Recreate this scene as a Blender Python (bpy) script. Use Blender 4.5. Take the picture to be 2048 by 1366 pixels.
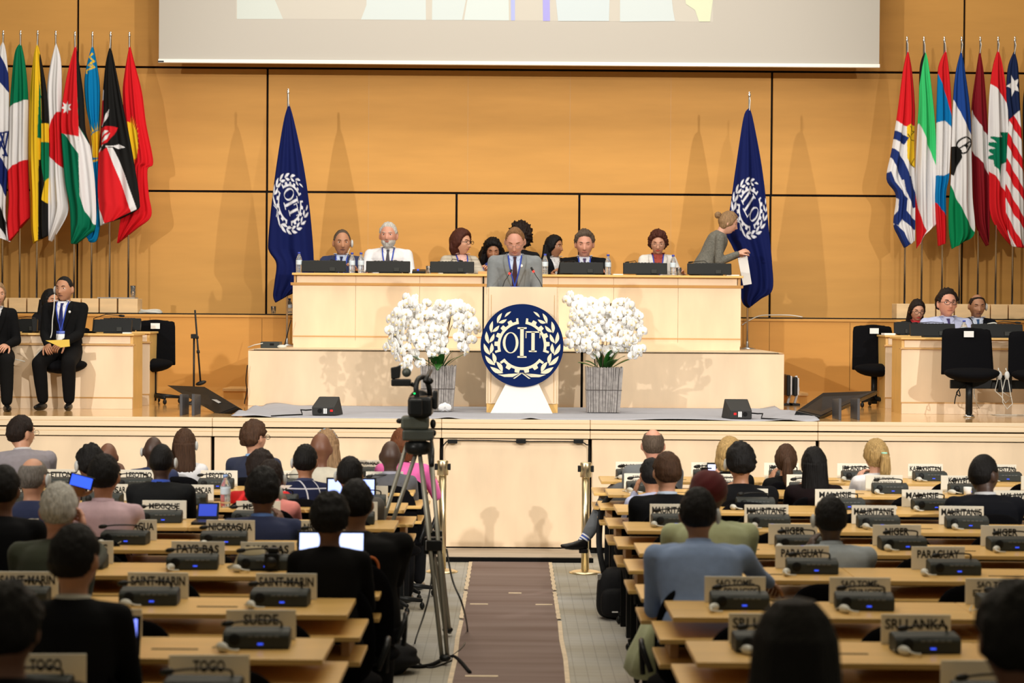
import bpy, bmesh, math, random
from math import sin, cos, pi, radians, atan, sqrt
from mathutils import Vector, Matrix, Euler, noise
from mathutils.bvhtree import BVHTree

for _o in list(bpy.data.objects):
    bpy.data.objects.remove(_o)
SC = bpy.context.scene
COL = SC.collection
rnd = random.Random(7)

# ------------------------------------------------------------------ camera
CAMZ = 2.08
PITCH = atan(58 / 3982)
ROLL = radians(0.407)
CM = Matrix.Rotation(pi / 2 - PITCH, 3, 'X') @ Matrix.Rotation(ROLL, 3, 'Z')
cam_d = bpy.data.cameras.new('camera')
cam_d.lens = 70.0
cam_d.sensor_width = 36.0
cam_d.clip_start = 0.5
cam_d.clip_end = 200
cam_d.dof.use_dof = True
cam_d.dof.focus_distance = 19.5
cam_d.dof.aperture_fstop = 3.5
cam = bpy.data.objects.new('camera', cam_d)
COL.objects.link(cam)
cam.matrix_world = Matrix.Translation((0, 0, CAMZ)) @ CM.to_4x4()
SC.camera = cam


def P(px, py, Y):
    """world point seen at photograph pixel (px,py) on the vertical plane y=Y"""
    d = CM @ Vector(((px - 1024) / 3982, (683 - py) / 3982, -1))
    t = Y / d.y
    return Vector((d.x * t, Y, CAMZ + d.z * t))


def PG(px, py, z):
    """world point seen at pixel (px,py) on the horizontal plane z"""
    d = CM @ Vector(((px - 1024) / 3982, (683 - py) / 3982, -1))
    t = (z - CAMZ) / d.z
    return Vector((d.x * t, d.y * t, z))


# ------------------------------------------------------------------ light
SC.view_settings.view_transform = 'Standard'
SC.view_settings.look = 'None'
SC.view_settings.gamma = 1
SC.view_settings.use_curve_mapping = False
SC.view_settings.exposure = 0.0
world = bpy.data.worlds.new('hall_ambient')
SC.world = world
world.use_nodes = True
world.node_tree.nodes['Background'].inputs[0].default_value = (1.0, 0.86, 0.62, 1)
world.node_tree.nodes['Background'].inputs[1].default_value = 0.18


def spot(name, loc, target, power, size, blend, color, radius=0.12):
    l = bpy.data.lights.new(name, 'SPOT')
    l.energy = power
    l.spot_size = radians(size)
    l.spot_blend = blend
    l.color = color
    l.shadow_soft_size = radius
    o = bpy.data.objects.new(name, l)
    COL.objects.link(o)
    o.location = loc
    o.rotation_euler = (Vector(target) - Vector(loc)).to_track_quat('-Z', 'Y').to_euler()
    return o


def area(name, loc, target, power, sx, sy, color):
    l = bpy.data.lights.new(name, 'AREA')
    l.shape = 'RECTANGLE'
    l.size = sx
    l.size_y = sy
    l.energy = power
    l.color = color
    o = bpy.data.objects.new(name, l)
    COL.objects.link(o)
    o.location = loc
    o.rotation_euler = (Vector(target) - Vector(loc)).to_track_quat('-Z', 'Y').to_euler()
    return o


spot('stage_spot', (-9.5, 1.5, 6.6), (0.8, 20, 2.6), 5200, 36, 0.5, (1.0, 0.95, 0.90))
spot('stage_spot', (9.5, 1.5, 6.6), (-0.8, 20, 2.6), 5200, 36, 0.5, (1.0, 0.95, 0.90))
spot('stage_spot', (4.0, 2.0, 7.5), (0, 19, 2.2), 2000, 36, 0.6, (1.0, 0.95, 0.90))
area('overhead_area_light', (0, 19.0, 9.0), (0, 20.0, 0), 420, 9, 2.0, (1.0, 0.92, 0.80))
area('overhead_area_light', (0, 14.2, 8.5), (0, 14.6, 0), 200, 9, 1.5, (1.0, 0.90, 0.74))
area('overhead_area_light', (0, 8.0, 8.8), (0, 22, 2.6), 360, 8, 3.0, (1.0, 0.94, 0.88))  # fill light added to soften the stage shadows, not a lamp of the hall
area('overhead_area_light', (0, 9.0, 8.5), (0, 9.3, 0), 120, 9, 3.5, (1.0, 0.82, 0.50))

# ------------------------------------------------------------------ materials
MATS = {}


def mat(name, color, rough=0.6, metal=0.0, emit=None, estr=0.0, noise_amt=0.0, nscale=8.0,
        nstretch=(1, 1, 1), bump=0.0, trans=0.0, coat=0.0, attr=None, alpha=1.0, sheen=0.0, color2=None, spec=None):
    if name in MATS:
        return MATS[name]
    m = bpy.data.materials.new(name)
    m.use_nodes = True
    nt = m.node_tree
    b = nt.nodes['Principled BSDF']
    b.inputs['Base Color'].default_value = (*color, 1)
    b.inputs['Roughness'].default_value = rough
    b.inputs['Metallic'].default_value = metal
    if spec is not None or max(color) < .05:
        b.inputs['Specular IOR Level'].default_value = .2 if spec is None else spec
    if trans:
        b.inputs['Transmission Weight'].default_value = trans
    if coat:
        b.inputs['Coat Weight'].default_value = coat
        b.inputs['Coat Roughness'].default_value = 0.08
    if sheen:
        b.inputs['Sheen Weight'].default_value = sheen
    if emit:
        b.inputs['Emission Color'].default_value = (*emit, 1)
        b.inputs['Emission Strength'].default_value = estr
    if attr:
        a = nt.nodes.new('ShaderNodeAttribute')
        a.attribute_name = attr
        nt.links.new(a.outputs['Color'], b.inputs['Base Color'])
    if noise_amt or bump:
        tc = nt.nodes.new('ShaderNodeTexCoord')
        mp = nt.nodes.new('ShaderNodeMapping')
        mp.inputs['Scale'].default_value = nstretch
        nz = nt.nodes.new('ShaderNodeTexNoise')
        nz.inputs['Scale'].default_value = nscale
        nz.inputs['Detail'].default_value = 5
        nt.links.new(tc.outputs['Object'], mp.inputs[0])
        nt.links.new(mp.outputs[0], nz.inputs['Vector'])
        if noise_amt and not attr:
            cr = nt.nodes.new('ShaderNodeValToRGB')
            c2 = color2 or tuple(c * (1 - noise_amt) for c in color)
            cr.color_ramp.elements[0].position = 0.3
            cr.color_ramp.elements[1].position = 0.7
            cr.color_ramp.elements[0].color = (*c2, 1)
            cr.color_ramp.elements[1].color = (*color, 1)
            nt.links.new(nz.outputs['Fac'], cr.inputs[0])
            nt.links.new(cr.outputs[0], b.inputs['Base Color'])
        if bump:
            bp = nt.nodes.new('ShaderNodeBump')
            bp.inputs['Strength'].default_value = bump
            bp.inputs['Distance'].default_value = 0.01
            nt.links.new(nz.outputs['Fac'], bp.inputs['Height'])
            nt.links.new(bp.outputs[0], b.inputs['Normal'])
    MATS[name] = m
    return m


def cloth(name, c, rough=0.9):
    dark_ = max(c) < .05
    if dark_:
        c = tuple(v * .45 for v in c)
    return mat('cloth_' + name, c, rough, noise_amt=0.12, nscale=25, bump=0.15, sheen=0.0 if dark_ else 0.1, spec=.15 if dark_ else .4)


W_WALL = mat('amber_veneer', (0.67, 0.345, 0.090), 0.6, noise_amt=0.10, nscale=3.0, nstretch=(0.35, 1, 2.4), spec=.2)
W_MAPLE = mat('maple_veneer', (0.90, 0.70, 0.475), 0.5, noise_amt=0.17, nscale=1.6, nstretch=(2.2, 1, 0.7))
W_PINE = mat('pine_fascia', (0.86, 0.68, 0.45), 0.5, noise_amt=0.10, nscale=3, nstretch=(0.4, 1, 12))
W_EDGE = mat('desk_edge_wood', (0.62, 0.36, 0.13), 0.45, noise_amt=0.1, nscale=4, nstretch=(0.5, 1, 4))
W_DESK = mat('desk_beech', (0.80, 0.50, 0.16), 0.38, noise_amt=0.12, nscale=5, nstretch=(0.5, 3, 1), coat=0.1)
W_FLOOR = mat('stage_parquet', (0.66, 0.38, 0.14), 0.16, noise_amt=0.16, nscale=3, nstretch=(0.4, 4, 1), coat=0.5)
W_BLOCK = mat('pine_block', (0.84, 0.60, 0.32), 0.55, noise_amt=0.2, nscale=3, nstretch=(1, 1, 5))
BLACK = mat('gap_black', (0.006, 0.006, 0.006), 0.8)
PLASTIC_B = mat('black_plastic', (0.012, 0.013, 0.013), 0.35)
CONS = mat('console_grey', (0.034, 0.040, 0.038), 0.55, spec=.25)
FAB_B = mat('black_upholstery', (0.004, 0.004, 0.005), 0.95, bump=0.3, nscale=120, spec=.08)
STEEL = mat('brushed_steel', (0.62, 0.62, 0.62), 0.28, 1.0)
CHROME = mat('chrome', (0.8, 0.8, 0.8), 0.12, 1.0)
BRASS = mat('brass', (0.80, 0.68, 0.44), 0.30, 1.0)
DKMET = mat('dark_metal', (0.03, 0.03, 0.03), 0.4, 0.6)
WHITE_PL = mat('white_plastic', (0.62, 0.62, 0.56), 0.45)
PAPER = mat('white_paper', (0.82, 0.82, 0.80), 0.7)
LED = mat('blue_display', (0.02, 0.03, 0.3), 0.4, emit=(0.04, 0.10, 1.0), estr=1.1)
PLATE = mat('plate_card', (0.80, 0.77, 0.66), 0.6)
INK = mat('black_ink', (0.012, 0.012, 0.012), 0.6)
NAVY = mat('emblem_navy', (0.0025, 0.014, 0.085), 0.7, spec=.1)
CREAM = mat('emblem_cream', (0.80, 0.74, 0.54), 0.5)
BOTTLE = mat('bottle_plastic', (0.86, 0.92, 0.96), 0.06, trans=0.85)
CAPB = mat('bottle_cap_blue', (0.03, 0.06, 0.42), 0.4)
LABELM = mat('bottle_label', (0.62, 0.72, 0.80), 0.5)
GLASSM = mat('clear_glass', (0.95, 0.97, 0.97), 0.03, trans=0.95)
LANY = mat('lanyard_blue', (0.02, 0.06, 0.45), 0.6)


# ------------------------------------------------------------------ mesh builder
class MB:
    def __init__(self):
        self.v = []
        self.f = []

    def add(self, vs, fs):
        n = len(self.v)
        self.v += [Vector(v) for v in vs]
        self.f += [tuple(i + n for i in f) for f in fs]
        return self

    def box(self, x0, x1, y0, y1, z0, z1):
        return self.add([(x0, y0, z0), (x1, y0, z0), (x1, y1, z0), (x0, y1, z0), (x0, y0, z1), (x1, y0, z1), (x1, y1, z1), (x0, y1, z1)],
                        [(0, 3, 2, 1), (4, 5, 6, 7), (0, 1, 5, 4), (1, 2, 6, 5), (2, 3, 7, 6), (3, 0, 4, 7)])

    def prism(self, pts, a, b, ax='y'):
        """2D polygon extruded along an axis; pts are the two other coordinates in order"""
        n = len(pts)
        mk = {'y': lambda p, t: (p[0], t, p[1]), 'x': lambda p, t: (t, p[0], p[1]), 'z': lambda p, t: (p[0], p[1], t)}[ax]
        vs = [mk(p, a) for p in pts] + [mk(p, b) for p in pts]
        fs = [tuple(range(n)), tuple(range(2 * n - 1, n - 1, -1))] + [(i, i + n, (i + 1) % n + n, (i + 1) % n) for i in range(n)]
        return self.add(vs, fs)

    def tube(self, pts, r, seg=10, cap=True, flat=1.0, up=None):
        pts = [Vector(p) for p in pts]
        rs = r if isinstance(r, (list, tuple)) else [r] * len(pts)
        n0 = len(self.v)
        prev = None
        for i, p in enumerate(pts):
            t = (pts[min(i + 1, len(pts) - 1)] - pts[max(i - 1, 0)])
            t = t.normalized() if t.length > 1e-9 else Vector((0, 0, 1))
            if prev is None:
                u = (up or Vector((0, 0, 1)))
                if abs(t.dot(u)) > .95:
                    u = Vector((0, 1, 0))
                a = t.cross(u).normalized()
            else:
                a = (prev - t * prev.dot(t)).normalized()
            prev = a
            b = t.cross(a)
            for k in range(seg):
                an = 2 * pi * k / seg
                self.v.append(p + (a * cos(an) + b * sin(an) * flat) * rs[i])
        for i in range(len(pts) - 1):
            for k in range(seg):
                k2 = (k + 1) % seg
                self.f.append((n0 + i * seg + k, n0 + i * seg + k2, n0 + (i + 1) * seg + k2, n0 + (i + 1) * seg + k))
        if cap:
            self.f.append(tuple(n0 + k for k in reversed(range(seg))))
            self.f.append(tuple(n0 + (len(pts) - 1) * seg + k for k in range(seg)))
        return self

    def ell(self, c, r, seg=14, rings=10, M=None, fn=None):
        c = Vector(c)
        r = (r, r, r) if isinstance(r, (int, float)) else r
        vs = []
        fs = []
        for i in range(rings + 1):
            th = pi * i / rings
            for k in range(seg):
                ph = 2 * pi * k / seg
                d = Vector((sin(th) * cos(ph), sin(th) * sin(ph), cos(th)))
                q = Vector((d.x * r[0], d.y * r[1], d.z * r[2]))
                if fn:
                    q = fn(d, q)
                if M is not None:
                    q = M @ q
                vs.append(c + q)
        for i in range(rings):
            for k in range(seg):
                k2 = (k + 1) % seg
                fs.append((i * seg + k, (i + 1) * seg + k, (i + 1) * seg + k2, i * seg + k2))
        return self.add(vs, fs)

    def loft(self, rings, cap=True):
        """rings: list of equally long point lists"""
        n = len(rings[0])
        n0 = len(self.v)
        for r_ in rings:
            self.v += [Vector(p) for p in r_]
        for i in range(len(rings) - 1):
            for k in range(n):
                k2 = (k + 1) % n
                self.f.append((n0 + i * n + k, n0 + i * n + k2, n0 + (i + 1) * n + k2, n0 + (i + 1) * n + k))
        if cap:
            self.f.append(tuple(n0 + k for k in reversed(range(n))))
            self.f.append(tuple(n0 + (len(rings) - 1) * n + k for k in range(n)))
        return self

    def grid(self, rows):
        n0 = len(self.v)
        m = len(rows[0])
        for r_ in rows:
            self.v += [Vector(p) for p in r_]
        for i in range(len(rows) - 1):
            for k in range(m - 1):
                a = n0 + i * m + k
                self.f.append((a, a + 1, a + m + 1, a + m))
        return self

    def lathe(self, prof, c=(0, 0, 0), seg=20):
        c = Vector(c)
        return self.loft([[c + Vector((r_ * cos(2 * pi * k / seg), r_ * sin(2 * pi * k / seg), z)) for k in range(seg)] for r_, z in prof])

    def xf(self, M):
        self.v = [M @ v for v in self.v]
        return self

    def join(self, o):
        return self.add(o.v, o.f)

    def mesh(self, name):
        me = bpy.data.meshes.new(name)
        me.from_pydata([tuple(v) for v in self.v], [], self.f)
        me.update()
        return me


def weld(me, d=1e-5):
    bm = bmesh.new()
    bm.from_mesh(me)
    bmesh.ops.remove_doubles(bm, verts=bm.verts, dist=d)
    bmesh.ops.recalc_face_normals(bm, faces=bm.faces)
    bm.to_mesh(me)
    bm.free()


def obj(name, mb, m, parent=None, smooth=False, bevel=0.0, world=True, clean=True, solid=0.0):
    """link one mesh object; with world=True the coordinates are world ones and are moved into the parent's frame"""
    me = mb.mesh(name) if isinstance(mb, MB) else mb
    if clean and isinstance(mb, MB):
        weld(me)
    if parent is not None and world:
        me.transform(root_inv(parent))
    me.materials.append(m)
    if smooth:
        me.polygons.foreach_set('use_smooth', [True] * len(me.polygons))
    o = bpy.data.objects.new(name, me)
    COL.objects.link(o)
    if parent is not None:
        o.parent = parent
    if solid:
        s = o.modifiers.new('solid', 'SOLIDIFY')
        s.thickness = solid
        s.offset = 0
    if bevel:
        b = o.modifiers.new('bevel', 'BEVEL')
        b.width = bevel
        b.segments = 2
        b.limit_method = 'ANGLE'
    return o


def root_inv(p):
    M = Matrix.Identity(4)
    while p is not None:
        M = p.matrix_basis @ M
        p = p.parent
    return M.inverted()


def tag(o, label, cat, group=None):
    o['label'] = label
    o['category'] = cat
    if group:
        o['group'] = group
    return o


def thing(name, label, cat, loc=(0, 0, 0), rotz=0.0, group=None):
    o = bpy.data.objects.new(name, None)
    o.empty_display_size = 0.1
    COL.objects.link(o)
    o.matrix_basis = Matrix.Translation(Vector(loc)) @ Matrix.Rotation(rotz, 4, 'Z')
    return tag(o, label, cat, group)


def structure(name, mb, m, **k):
    o = obj(name, mb, m, **k)
    o['kind'] = 'structure'
    return o


def kids(o):
    return [c for c in bpy.data.objects if c.parent == o]


def dup(src, loc, rotz=0.0, label=None, group=None, scale=None):
    M = Matrix.Translation(Vector(loc)) @ Matrix.Rotation(rotz, 4, 'Z')
    if scale:
        M = M @ Matrix.Diagonal((*scale, 1))

    def rec(o, par):
        c = o.copy()
        COL.objects.link(c)
        if par is not None:
            c.parent = par
        for k_ in SRC_KIDS.setdefault(o.name, kids(o)):
            rec(k_, c)
        return c
    r = rec(src, None)
    r.matrix_basis = M
    if label:
        r['label'] = label
    if group:
        r['group'] = group
    return r


SRC_KIDS = {}


def text_mb(s, h, width=None, depth=0.0, bold=0.0, cx=0.0, cz=0.0, y=0.0):
    """flat lettering in the XZ plane facing -Y, centred at (cx,cz), cap height h, squeezed to width"""
    cu = bpy.data.curves.new('t', 'FONT')
    cu.body = s
    cu.size = 1.0
    cu.offset = bold
    cu.resolution_u = 3
    o = bpy.data.objects.new('t', cu)
    RS.collection.objects.link(o)
    with bpy.context.temp_override(scene=RS, view_layer=RS.view_layers[0]):
        dg = bpy.context.evaluated_depsgraph_get()
        me = bpy.data.meshes.new_from_object(o.evaluated_get(dg))
    vs = [v.co.copy() for v in me.vertices]
    fs = [tuple(p.vertices) for p in me.polygons]
    bpy.data.objects.remove(o)
    bpy.data.curves.remove(cu)
    bpy.data.meshes.remove(me)
    x0 = min(v.x for v in vs)
    x1 = max(v.x for v in vs)
    y0 = min(v.y for v in vs)
    y1 = max(v.y for v in vs)
    sz = h / 0.70 if any(c in 'ÏÉÈ' for c in s) else h / (y1 - y0)
    sx = sz
    if width and (x1 - x0) * sz > width:
        sx = width / (x1 - x0)
    mb = MB()
    mb.v = [Vector((cx + (v.x - (x0 + x1) / 2) * sx, y, cz + (v.y - y0) * sz - h / 2)) for v in vs]
    mb.f = fs
    return mb


def remesh(mb, voxel, smooth_it=2, name='r'):
    me = mb.mesh(name)
    o = bpy.data.objects.new(name, me)
    RS.collection.objects.link(o)
    r = o.modifiers.new('r', 'REMESH')
    r.mode = 'VOXEL'
    r.voxel_size = voxel
    if smooth_it:
        s = o.modifiers.new('s', 'SMOOTH')
        s.iterations = smooth_it
        s.factor = 0.5
    with bpy.context.temp_override(scene=RS, view_layer=RS.view_layers[0]):
        dg = bpy.context.evaluated_depsgraph_get()
        m2 = bpy.data.meshes.new_from_object(o.evaluated_get(dg))
    bpy.data.objects.remove(o)
    bpy.data.meshes.remove(me)
    return m2


RS = bpy.data.scenes.new('workbench')


def join_mesh(me, mb):
    """append raw geometry to a remeshed mesh as one mesh"""
    bm = bmesh.new()
    bm.from_mesh(me)
    vs = [bm.verts.new(v) for v in mb.v]
    for f in mb.f:
        try:
            bm.faces.new([vs[i] for i in f])
        except ValueError:
            pass
    bmesh.ops.remove_doubles(bm, verts=vs, dist=1e-5)
    bm.to_mesh(me)
    bm.free()
    return me
# ------------------------------------------------------------------ the hall: floor, stage, walls
YF, ZS = 17.16, 1.153        # stage front, stage floor
YW, YL, ZL = 22.9, 21.75, 2.045   # back wall, ledge front and its top
Z1 = 1.70                    # top of the dais


def carpet_mat():
    m = mat('hall_carpet', (0.47, 0.465, 0.44), 0.95, noise_amt=0.35, nscale=1.0, nstretch=(0.5, 1.7, 1), color2=(0.33, 0.295, 0.22))
    nt = m.node_tree
    b = nt.nodes['Principled BSDF']
    src = b.inputs['Base Color'].links[0].from_socket
    tc = nt.nodes.new('ShaderNodeTexCoord')
    br = nt.nodes.new('ShaderNodeTexBrick')
    br.offset = 0
    br.inputs['Color1'].default_value = (1, 1, 1, 1)
    br.inputs['Color2'].default_value = (1, 1, 1, 1)
    br.inputs['Mortar'].default_value = (.72, .72, .72, 1)
    br.inputs['Scale'].default_value = 1
    br.inputs['Brick Width'].default_value = .075
    br.inputs['Row Height'].default_value = .10
    br.inputs['Mortar Size'].default_value = .003
    mx = nt.nodes.new('ShaderNodeMixRGB')
    mx.blend_type = 'MULTIPLY'
    mx.inputs[0].default_value = .8
    nt.links.new(tc.outputs['Object'], br.inputs['Vector'])
    nt.links.new(src, mx.inputs[1])
    nt.links.new(br.outputs['Color'], mx.inputs[2])
    nt.links.new(mx.outputs[0], b.inputs['Base Color'])
    return m


structure('floor', MB().box(-12, 12, -4, 24, -0.1, 0.0), carpet_mat())
m_run = mat('aisle_carpet_brown', (0.24, 0.18, 0.16), 0.95, noise_amt=0.4, nscale=1.6, nstretch=(0.3, 3.0, 1), color2=(0.155, 0.10, 0.08))
o = obj('aisle_runner', MB().box(-0.325, 0.325, 3.0, 16.55, 0.0, 0.006), m_run)
tag(o, 'brown carpet strip running down the middle of the aisle', 'carpet')
m_tape = mat('floor_tape', (0.74, 0.60, 0.42), 0.7, noise_amt=0.2, nscale=14)
for sx in (-1, 1):
    for a, b in ((3.0, 13.35), (13.45, 14.75), (14.85, 16.5)):
        x = sx * (0.33)
        mb = MB()
        n = 14
        L_ = [(x + 0.004 * sin(3 * i + a) - .014, a + (b - a) * i / n, 0.0085) for i in range(n + 1)]
        R_ = [(q[0] + .028, q[1], 0.0085) for q in L_]
        mb.grid([[l_, r_] for l_, r_ in zip(L_, R_)])
        o = obj('floor_tape', mb, m_tape, solid=0.002)
        tag(o, 'beige tape on the %s edge of the aisle carpet, %s' % ('left' if sx < 0 else 'right', {3.0: 'long near run', 13.45: 'short middle run', 14.85: 'run by the stage step'}[a]), 'tape', 'tape on the aisle carpet')
for (px, py, w, lab) in ((963, 1352, 66, 'longest and nearest'), (1030, 1186, 26, 'in the middle of the carpet, small'), (958, 1208, 36, 'beside the left tape line'), (1088, 1209, 34, 'beside the right tape line')):
    c = PG(px, py, 0.008)
    hw = w / 2 * c.y / 3982
    o = obj('floor_tape', MB().box(c.x - hw, c.x + hw, c.y - .022, c.y + .022, 0.006, 0.009), m_tape)
    tag(o, 'short crosswise tape on the aisle carpet, ' + lab, 'tape', 'tape on the aisle carpet')
# low carpeted step at the stage foot
structure('trim_step', MB().box(-0.62, 0.68, 16.56, YF, 0, 0.045), mat('step_carpet', (0.55, 0.46, 0.36), 0.9, noise_amt=0.3, nscale=3, nstretch=(.5, 3, 1)), bevel=0.004)
structure('trim_step_edge', MB().box(-0.63, 0.69, 16.545, 16.56, 0, 0.038), BLACK)

# stage
structure('stage_floor', MB().box(-8, 8, YF, YW + .3, ZS - 0.06, ZS), W_FLOOR)
zz = lambda y: P(1024, y, YF).z
seams = [P(x, 900, YF).x for x in (-1200, -700, -120, 425, 883, 1180, 1635, 2240, 2900)]
fas = MB()
fas2 = MB()
pan = MB()
for a, b in zip(seams, seams[1:]):
    fas.box(a + .002, b - .002, YF - 0.02, YF + .05, zz(857.5), zz(839.2))
    fas2.box(a + .002, b - .002, YF - 0.02, YF + .05, zz(876.5), zz(860.5))
    pan.box(a + .016, b - .016, YF + 0.0, YF + .06, 0.055, zz(878.5))
structure('trim_fascia_top', fas, W_PINE, bevel=0.004)
structure('trim_fascia_lower', fas2, W_PINE, bevel=0.004)
structure('wall_stage_front', pan, W_MAPLE, bevel=0.003)
structure('wall_stage_backing', MB().box(-8, 8, YF + .07, YF + .12, 0, ZS - .07), BLACK)
for yy in (846.5, 866.5):
    structure('trim_fascia_line', MB().box(-8, 8, YF - .0212, YF - .0195, zz(yy + .35), zz(yy - .35)), W_EDGE)

# back wall with dark joints between large veneer panels
structure('wall_back_backing', MB().box(-9, 9, YW + .04, YW + .12, 0, 9), BLACK)
wp = MB()
gx = lambda x: P(x, 640, YW).x
z_a, z_b = P(1024, 139.5, YW).z, P(1024, 387, YW).z
cols_top = [-9, gx(153.5), gx(1923), 9]
cols_mid = [-9, gx(153.5) - 0.0, gx(532.5), gx(1540), gx(1923), 9]
cols_low = [-9, gx(153.5), gx(532), gx(911.5), gx(1157), gx(1539), gx(1923), 9]
hw = 0.0125
for cs, z0, z1 in ((cols_top, z_a + hw, 8.6), (cols_mid, z_b + hw, z_a - hw), (cols_low, 1.2, z_b - hw)):
    for a, b in zip(cs, cs[1:]):
        wp.box(a + hw, b - hw, YW, YW + .05, z0, z1)
structure('wall_back', wp, W_WALL, bevel=0.003)
for x, z0, z1 in [(735, z_b, z_a), (933, z_b, z_a), (1137, z_b, z_a), (1338, z_b, z_a), (735, 2.0, z_b), (1340, 2.0, z_b)]:
    structure('trim_wall_joint', MB().box(gx(x) - .002, gx(x) + .002, YW - .0015, YW + .001, z0 + .02, z1 - .02), W_EDGE)
# low wall in front of it, with the ledge on top
LX0, LX1 = P(640, 600, YL).x, P(1440, 600, YL).x
m_low = mat('amber_veneer_low', (0.64, 0.315, 0.075), 0.6, noise_amt=0.10, nscale=3.0, nstretch=(0.35, 1, 2.4), spec=.2)
structure('wall_ledge', MB().box(-9, LX0, YL, YW + .02, ZS, ZL - 0.045), m_low)
structure('wall_ledge', MB().box(LX1, 9, YL, YW + .02, ZS, ZL - 0.045), m_low)
structure('floor_dais', MB().box(LX0, LX1, YL - .02, YW, ZS, 1.70), m_low)
structure('trim_ledge_cap', MB().box(-9, LX0, YL - .012, YW, ZL - .042, ZL - .012).box(LX1, 9, YL - .012, YW, ZL - .042, ZL - .012), W_WALL, bevel=.004)
structure('trim_ledge_gap', MB().box(-9, LX0, YL + .012, YW, ZL - .012, ZL).box(LX1, 9, YL + .012, YW, ZL - .012, ZL), BLACK)
structure('baseboard_ledge', MB().box(-9, 9, YL - .004, YL + .01, ZS, ZS + .09), W_WALL)
for x in (524, 1539, 300, 1700):
    structure('trim_ledge_joint', MB().box(P(x, 650, YL).x - .0015, P(x, 650, YL).x + .0015, YL - .002, YL + .002, ZS + .1, ZL - .05), BLACK)
# side walls and ceiling of the hall (outside the picture, they close the room)
m_side = mat('hall_side_wall', (0.30, 0.22, 0.14), 0.8, noise_amt=0.1)

# dais: wide lower tier
xa, xb = P(496, 760, 19.4).x, P(1568, 760, 19.4).x
Y1 = 19.4
zt = lambda y: P(1024, y, Y1).z
dais = thing('dais', 'wide pale wooden dais step under the presiding desk', 'dais', ((xa + xb) / 2, Y1, ZS))
obj('front_panel', MB().box(xa, P(1164, 700, Y1).x - .012, Y1, Y1 + .04, ZS, zt(704.8)).box(P(1164, 700, Y1).x + .012, xb, Y1, Y1 + .04, ZS, zt(704.8)), W_MAPLE, dais, bevel=.003)
obj('side_panel', MB().box(xa, xa + .04, Y1 + .05, YL - .02, ZS, zt(704.8)), W_MAPLE, dais)
obj('side_panel', MB().box(xb - .04, xb, Y1 + .05, YL - .02, ZS, zt(704.8)), W_EDGE, dais)
obj('dark_joint', MB().box(xa + .05, xb - .05, Y1 + .045, Y1 + .08, ZS, zt(702)), BLACK, dais)
obj('top_slab', MB().box(xa + .005, xb - .005, Y1 - .015, YL - .015, zt(702.6), Z1), W_PINE, dais, bevel=.004)
ZD = Z1
# presiding desk on the dais
YD = 20.8
zd = lambda y: P(1024, y, YD).z
dx0, dx1 = P(585, 620, YD).x, P(1482, 620, YD).x
desk = thing('presiding_desk', 'long pale maple presiding desk with moulded panels on the dais', 'desk', ((dx0 + dx1) / 2, YD, ZD))
ds = [dx0] + [P(x, 620, YD).x for x in (711, 839, 966.5, 1116, 1227, 1356)] + [dx1]
body = MB()
band = MB()
for i, (a, b) in enumerate(zip(ds, ds[1:])):
    g = .001
    body.box(a + g, b - g, YD, YD + .03, zd(690), zd(573.5))
    band.box(a + g + (.03 if i == 0 else 0), b - g - (.03 if i == len(ds) - 2 else 0), YD + .03, YD + .05, zd(568), zd(553.5))
obj('front_panel', body, W_MAPLE, desk, bevel=.002)
obj('upper_band', band, W_MAPLE, desk, bevel=.002)
obj('plinth', MB().box(dx0 + .01, dx1 - .01, YD - .004, YD + .03, ZD, zd(683)), W_MAPLE, desk)
obj('moulding', MB().prism([(YD - .03, zd(568)), (YD + .05, zd(568)), (YD + .05, zd(573.5)), (YD - .01, zd(573.5))], dx0 - .02, dx1 + .02, 'x'), W_EDGE, desk, bevel=.003)
obj('moulding', MB().box(dx0, dx1, YD - .006, YD + .01, zd(676.5), zd(674)), W_EDGE, desk)
obj('desktop', MB().box(dx0 - .005, dx1 + .02, YD - .03, YD + .44, zd(553), zd(548.5)), W_DESK, desk, bevel=.004)
obj('side_panel', MB().box(dx0 + .01, dx0 + .04, YD + .03, YD + .42, ZD, zd(553)), W_EDGE, desk)
obj('side_panel', MB().box(dx1 - .04, dx1 - .01, YD + .03, YD + .42, ZD, zd(553)), W_EDGE, desk)
obj('dark_joint', MB().box(P(966.5, 620, YD).x - .008, P(966.5, 620, YD).x + .008, YD - .003, YD + .002, ZD + .05, zd(553)), BLACK, desk)
obj('inner_panel', MB().box(dx0 + .05, dx1 - .05, YD + .051, YD + .06, ZD, zd(553)), W_MAPLE, desk)
ZT = zd(548.5)   # top of presiding desk

# little wooden steps beside the dais
for x0, x1, top, lab in ((450, 497, 777, 'left'), (1568, 1611, 786, 'right')):
    a, b = P(x0, 800, 20.9).x, P(x1, 800, 20.9).x
    t = thing('wooden_step', 'small wooden step box at the %s end of the dais' % lab, 'step', ((a + b) / 2, 20.6, ZS))
    zt_ = P((x0 + x1) / 2, top, 20.7).z
    obj('tread', MB().box(a, b, 20.7, 21.3, zt_ - .03, zt_), W_EDGE, t, bevel=.003)
    obj('riser', MB().box(a + .01, b - .01, 20.72, 21.28, ZS, zt_ - .03), W_WALL, t)

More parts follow.
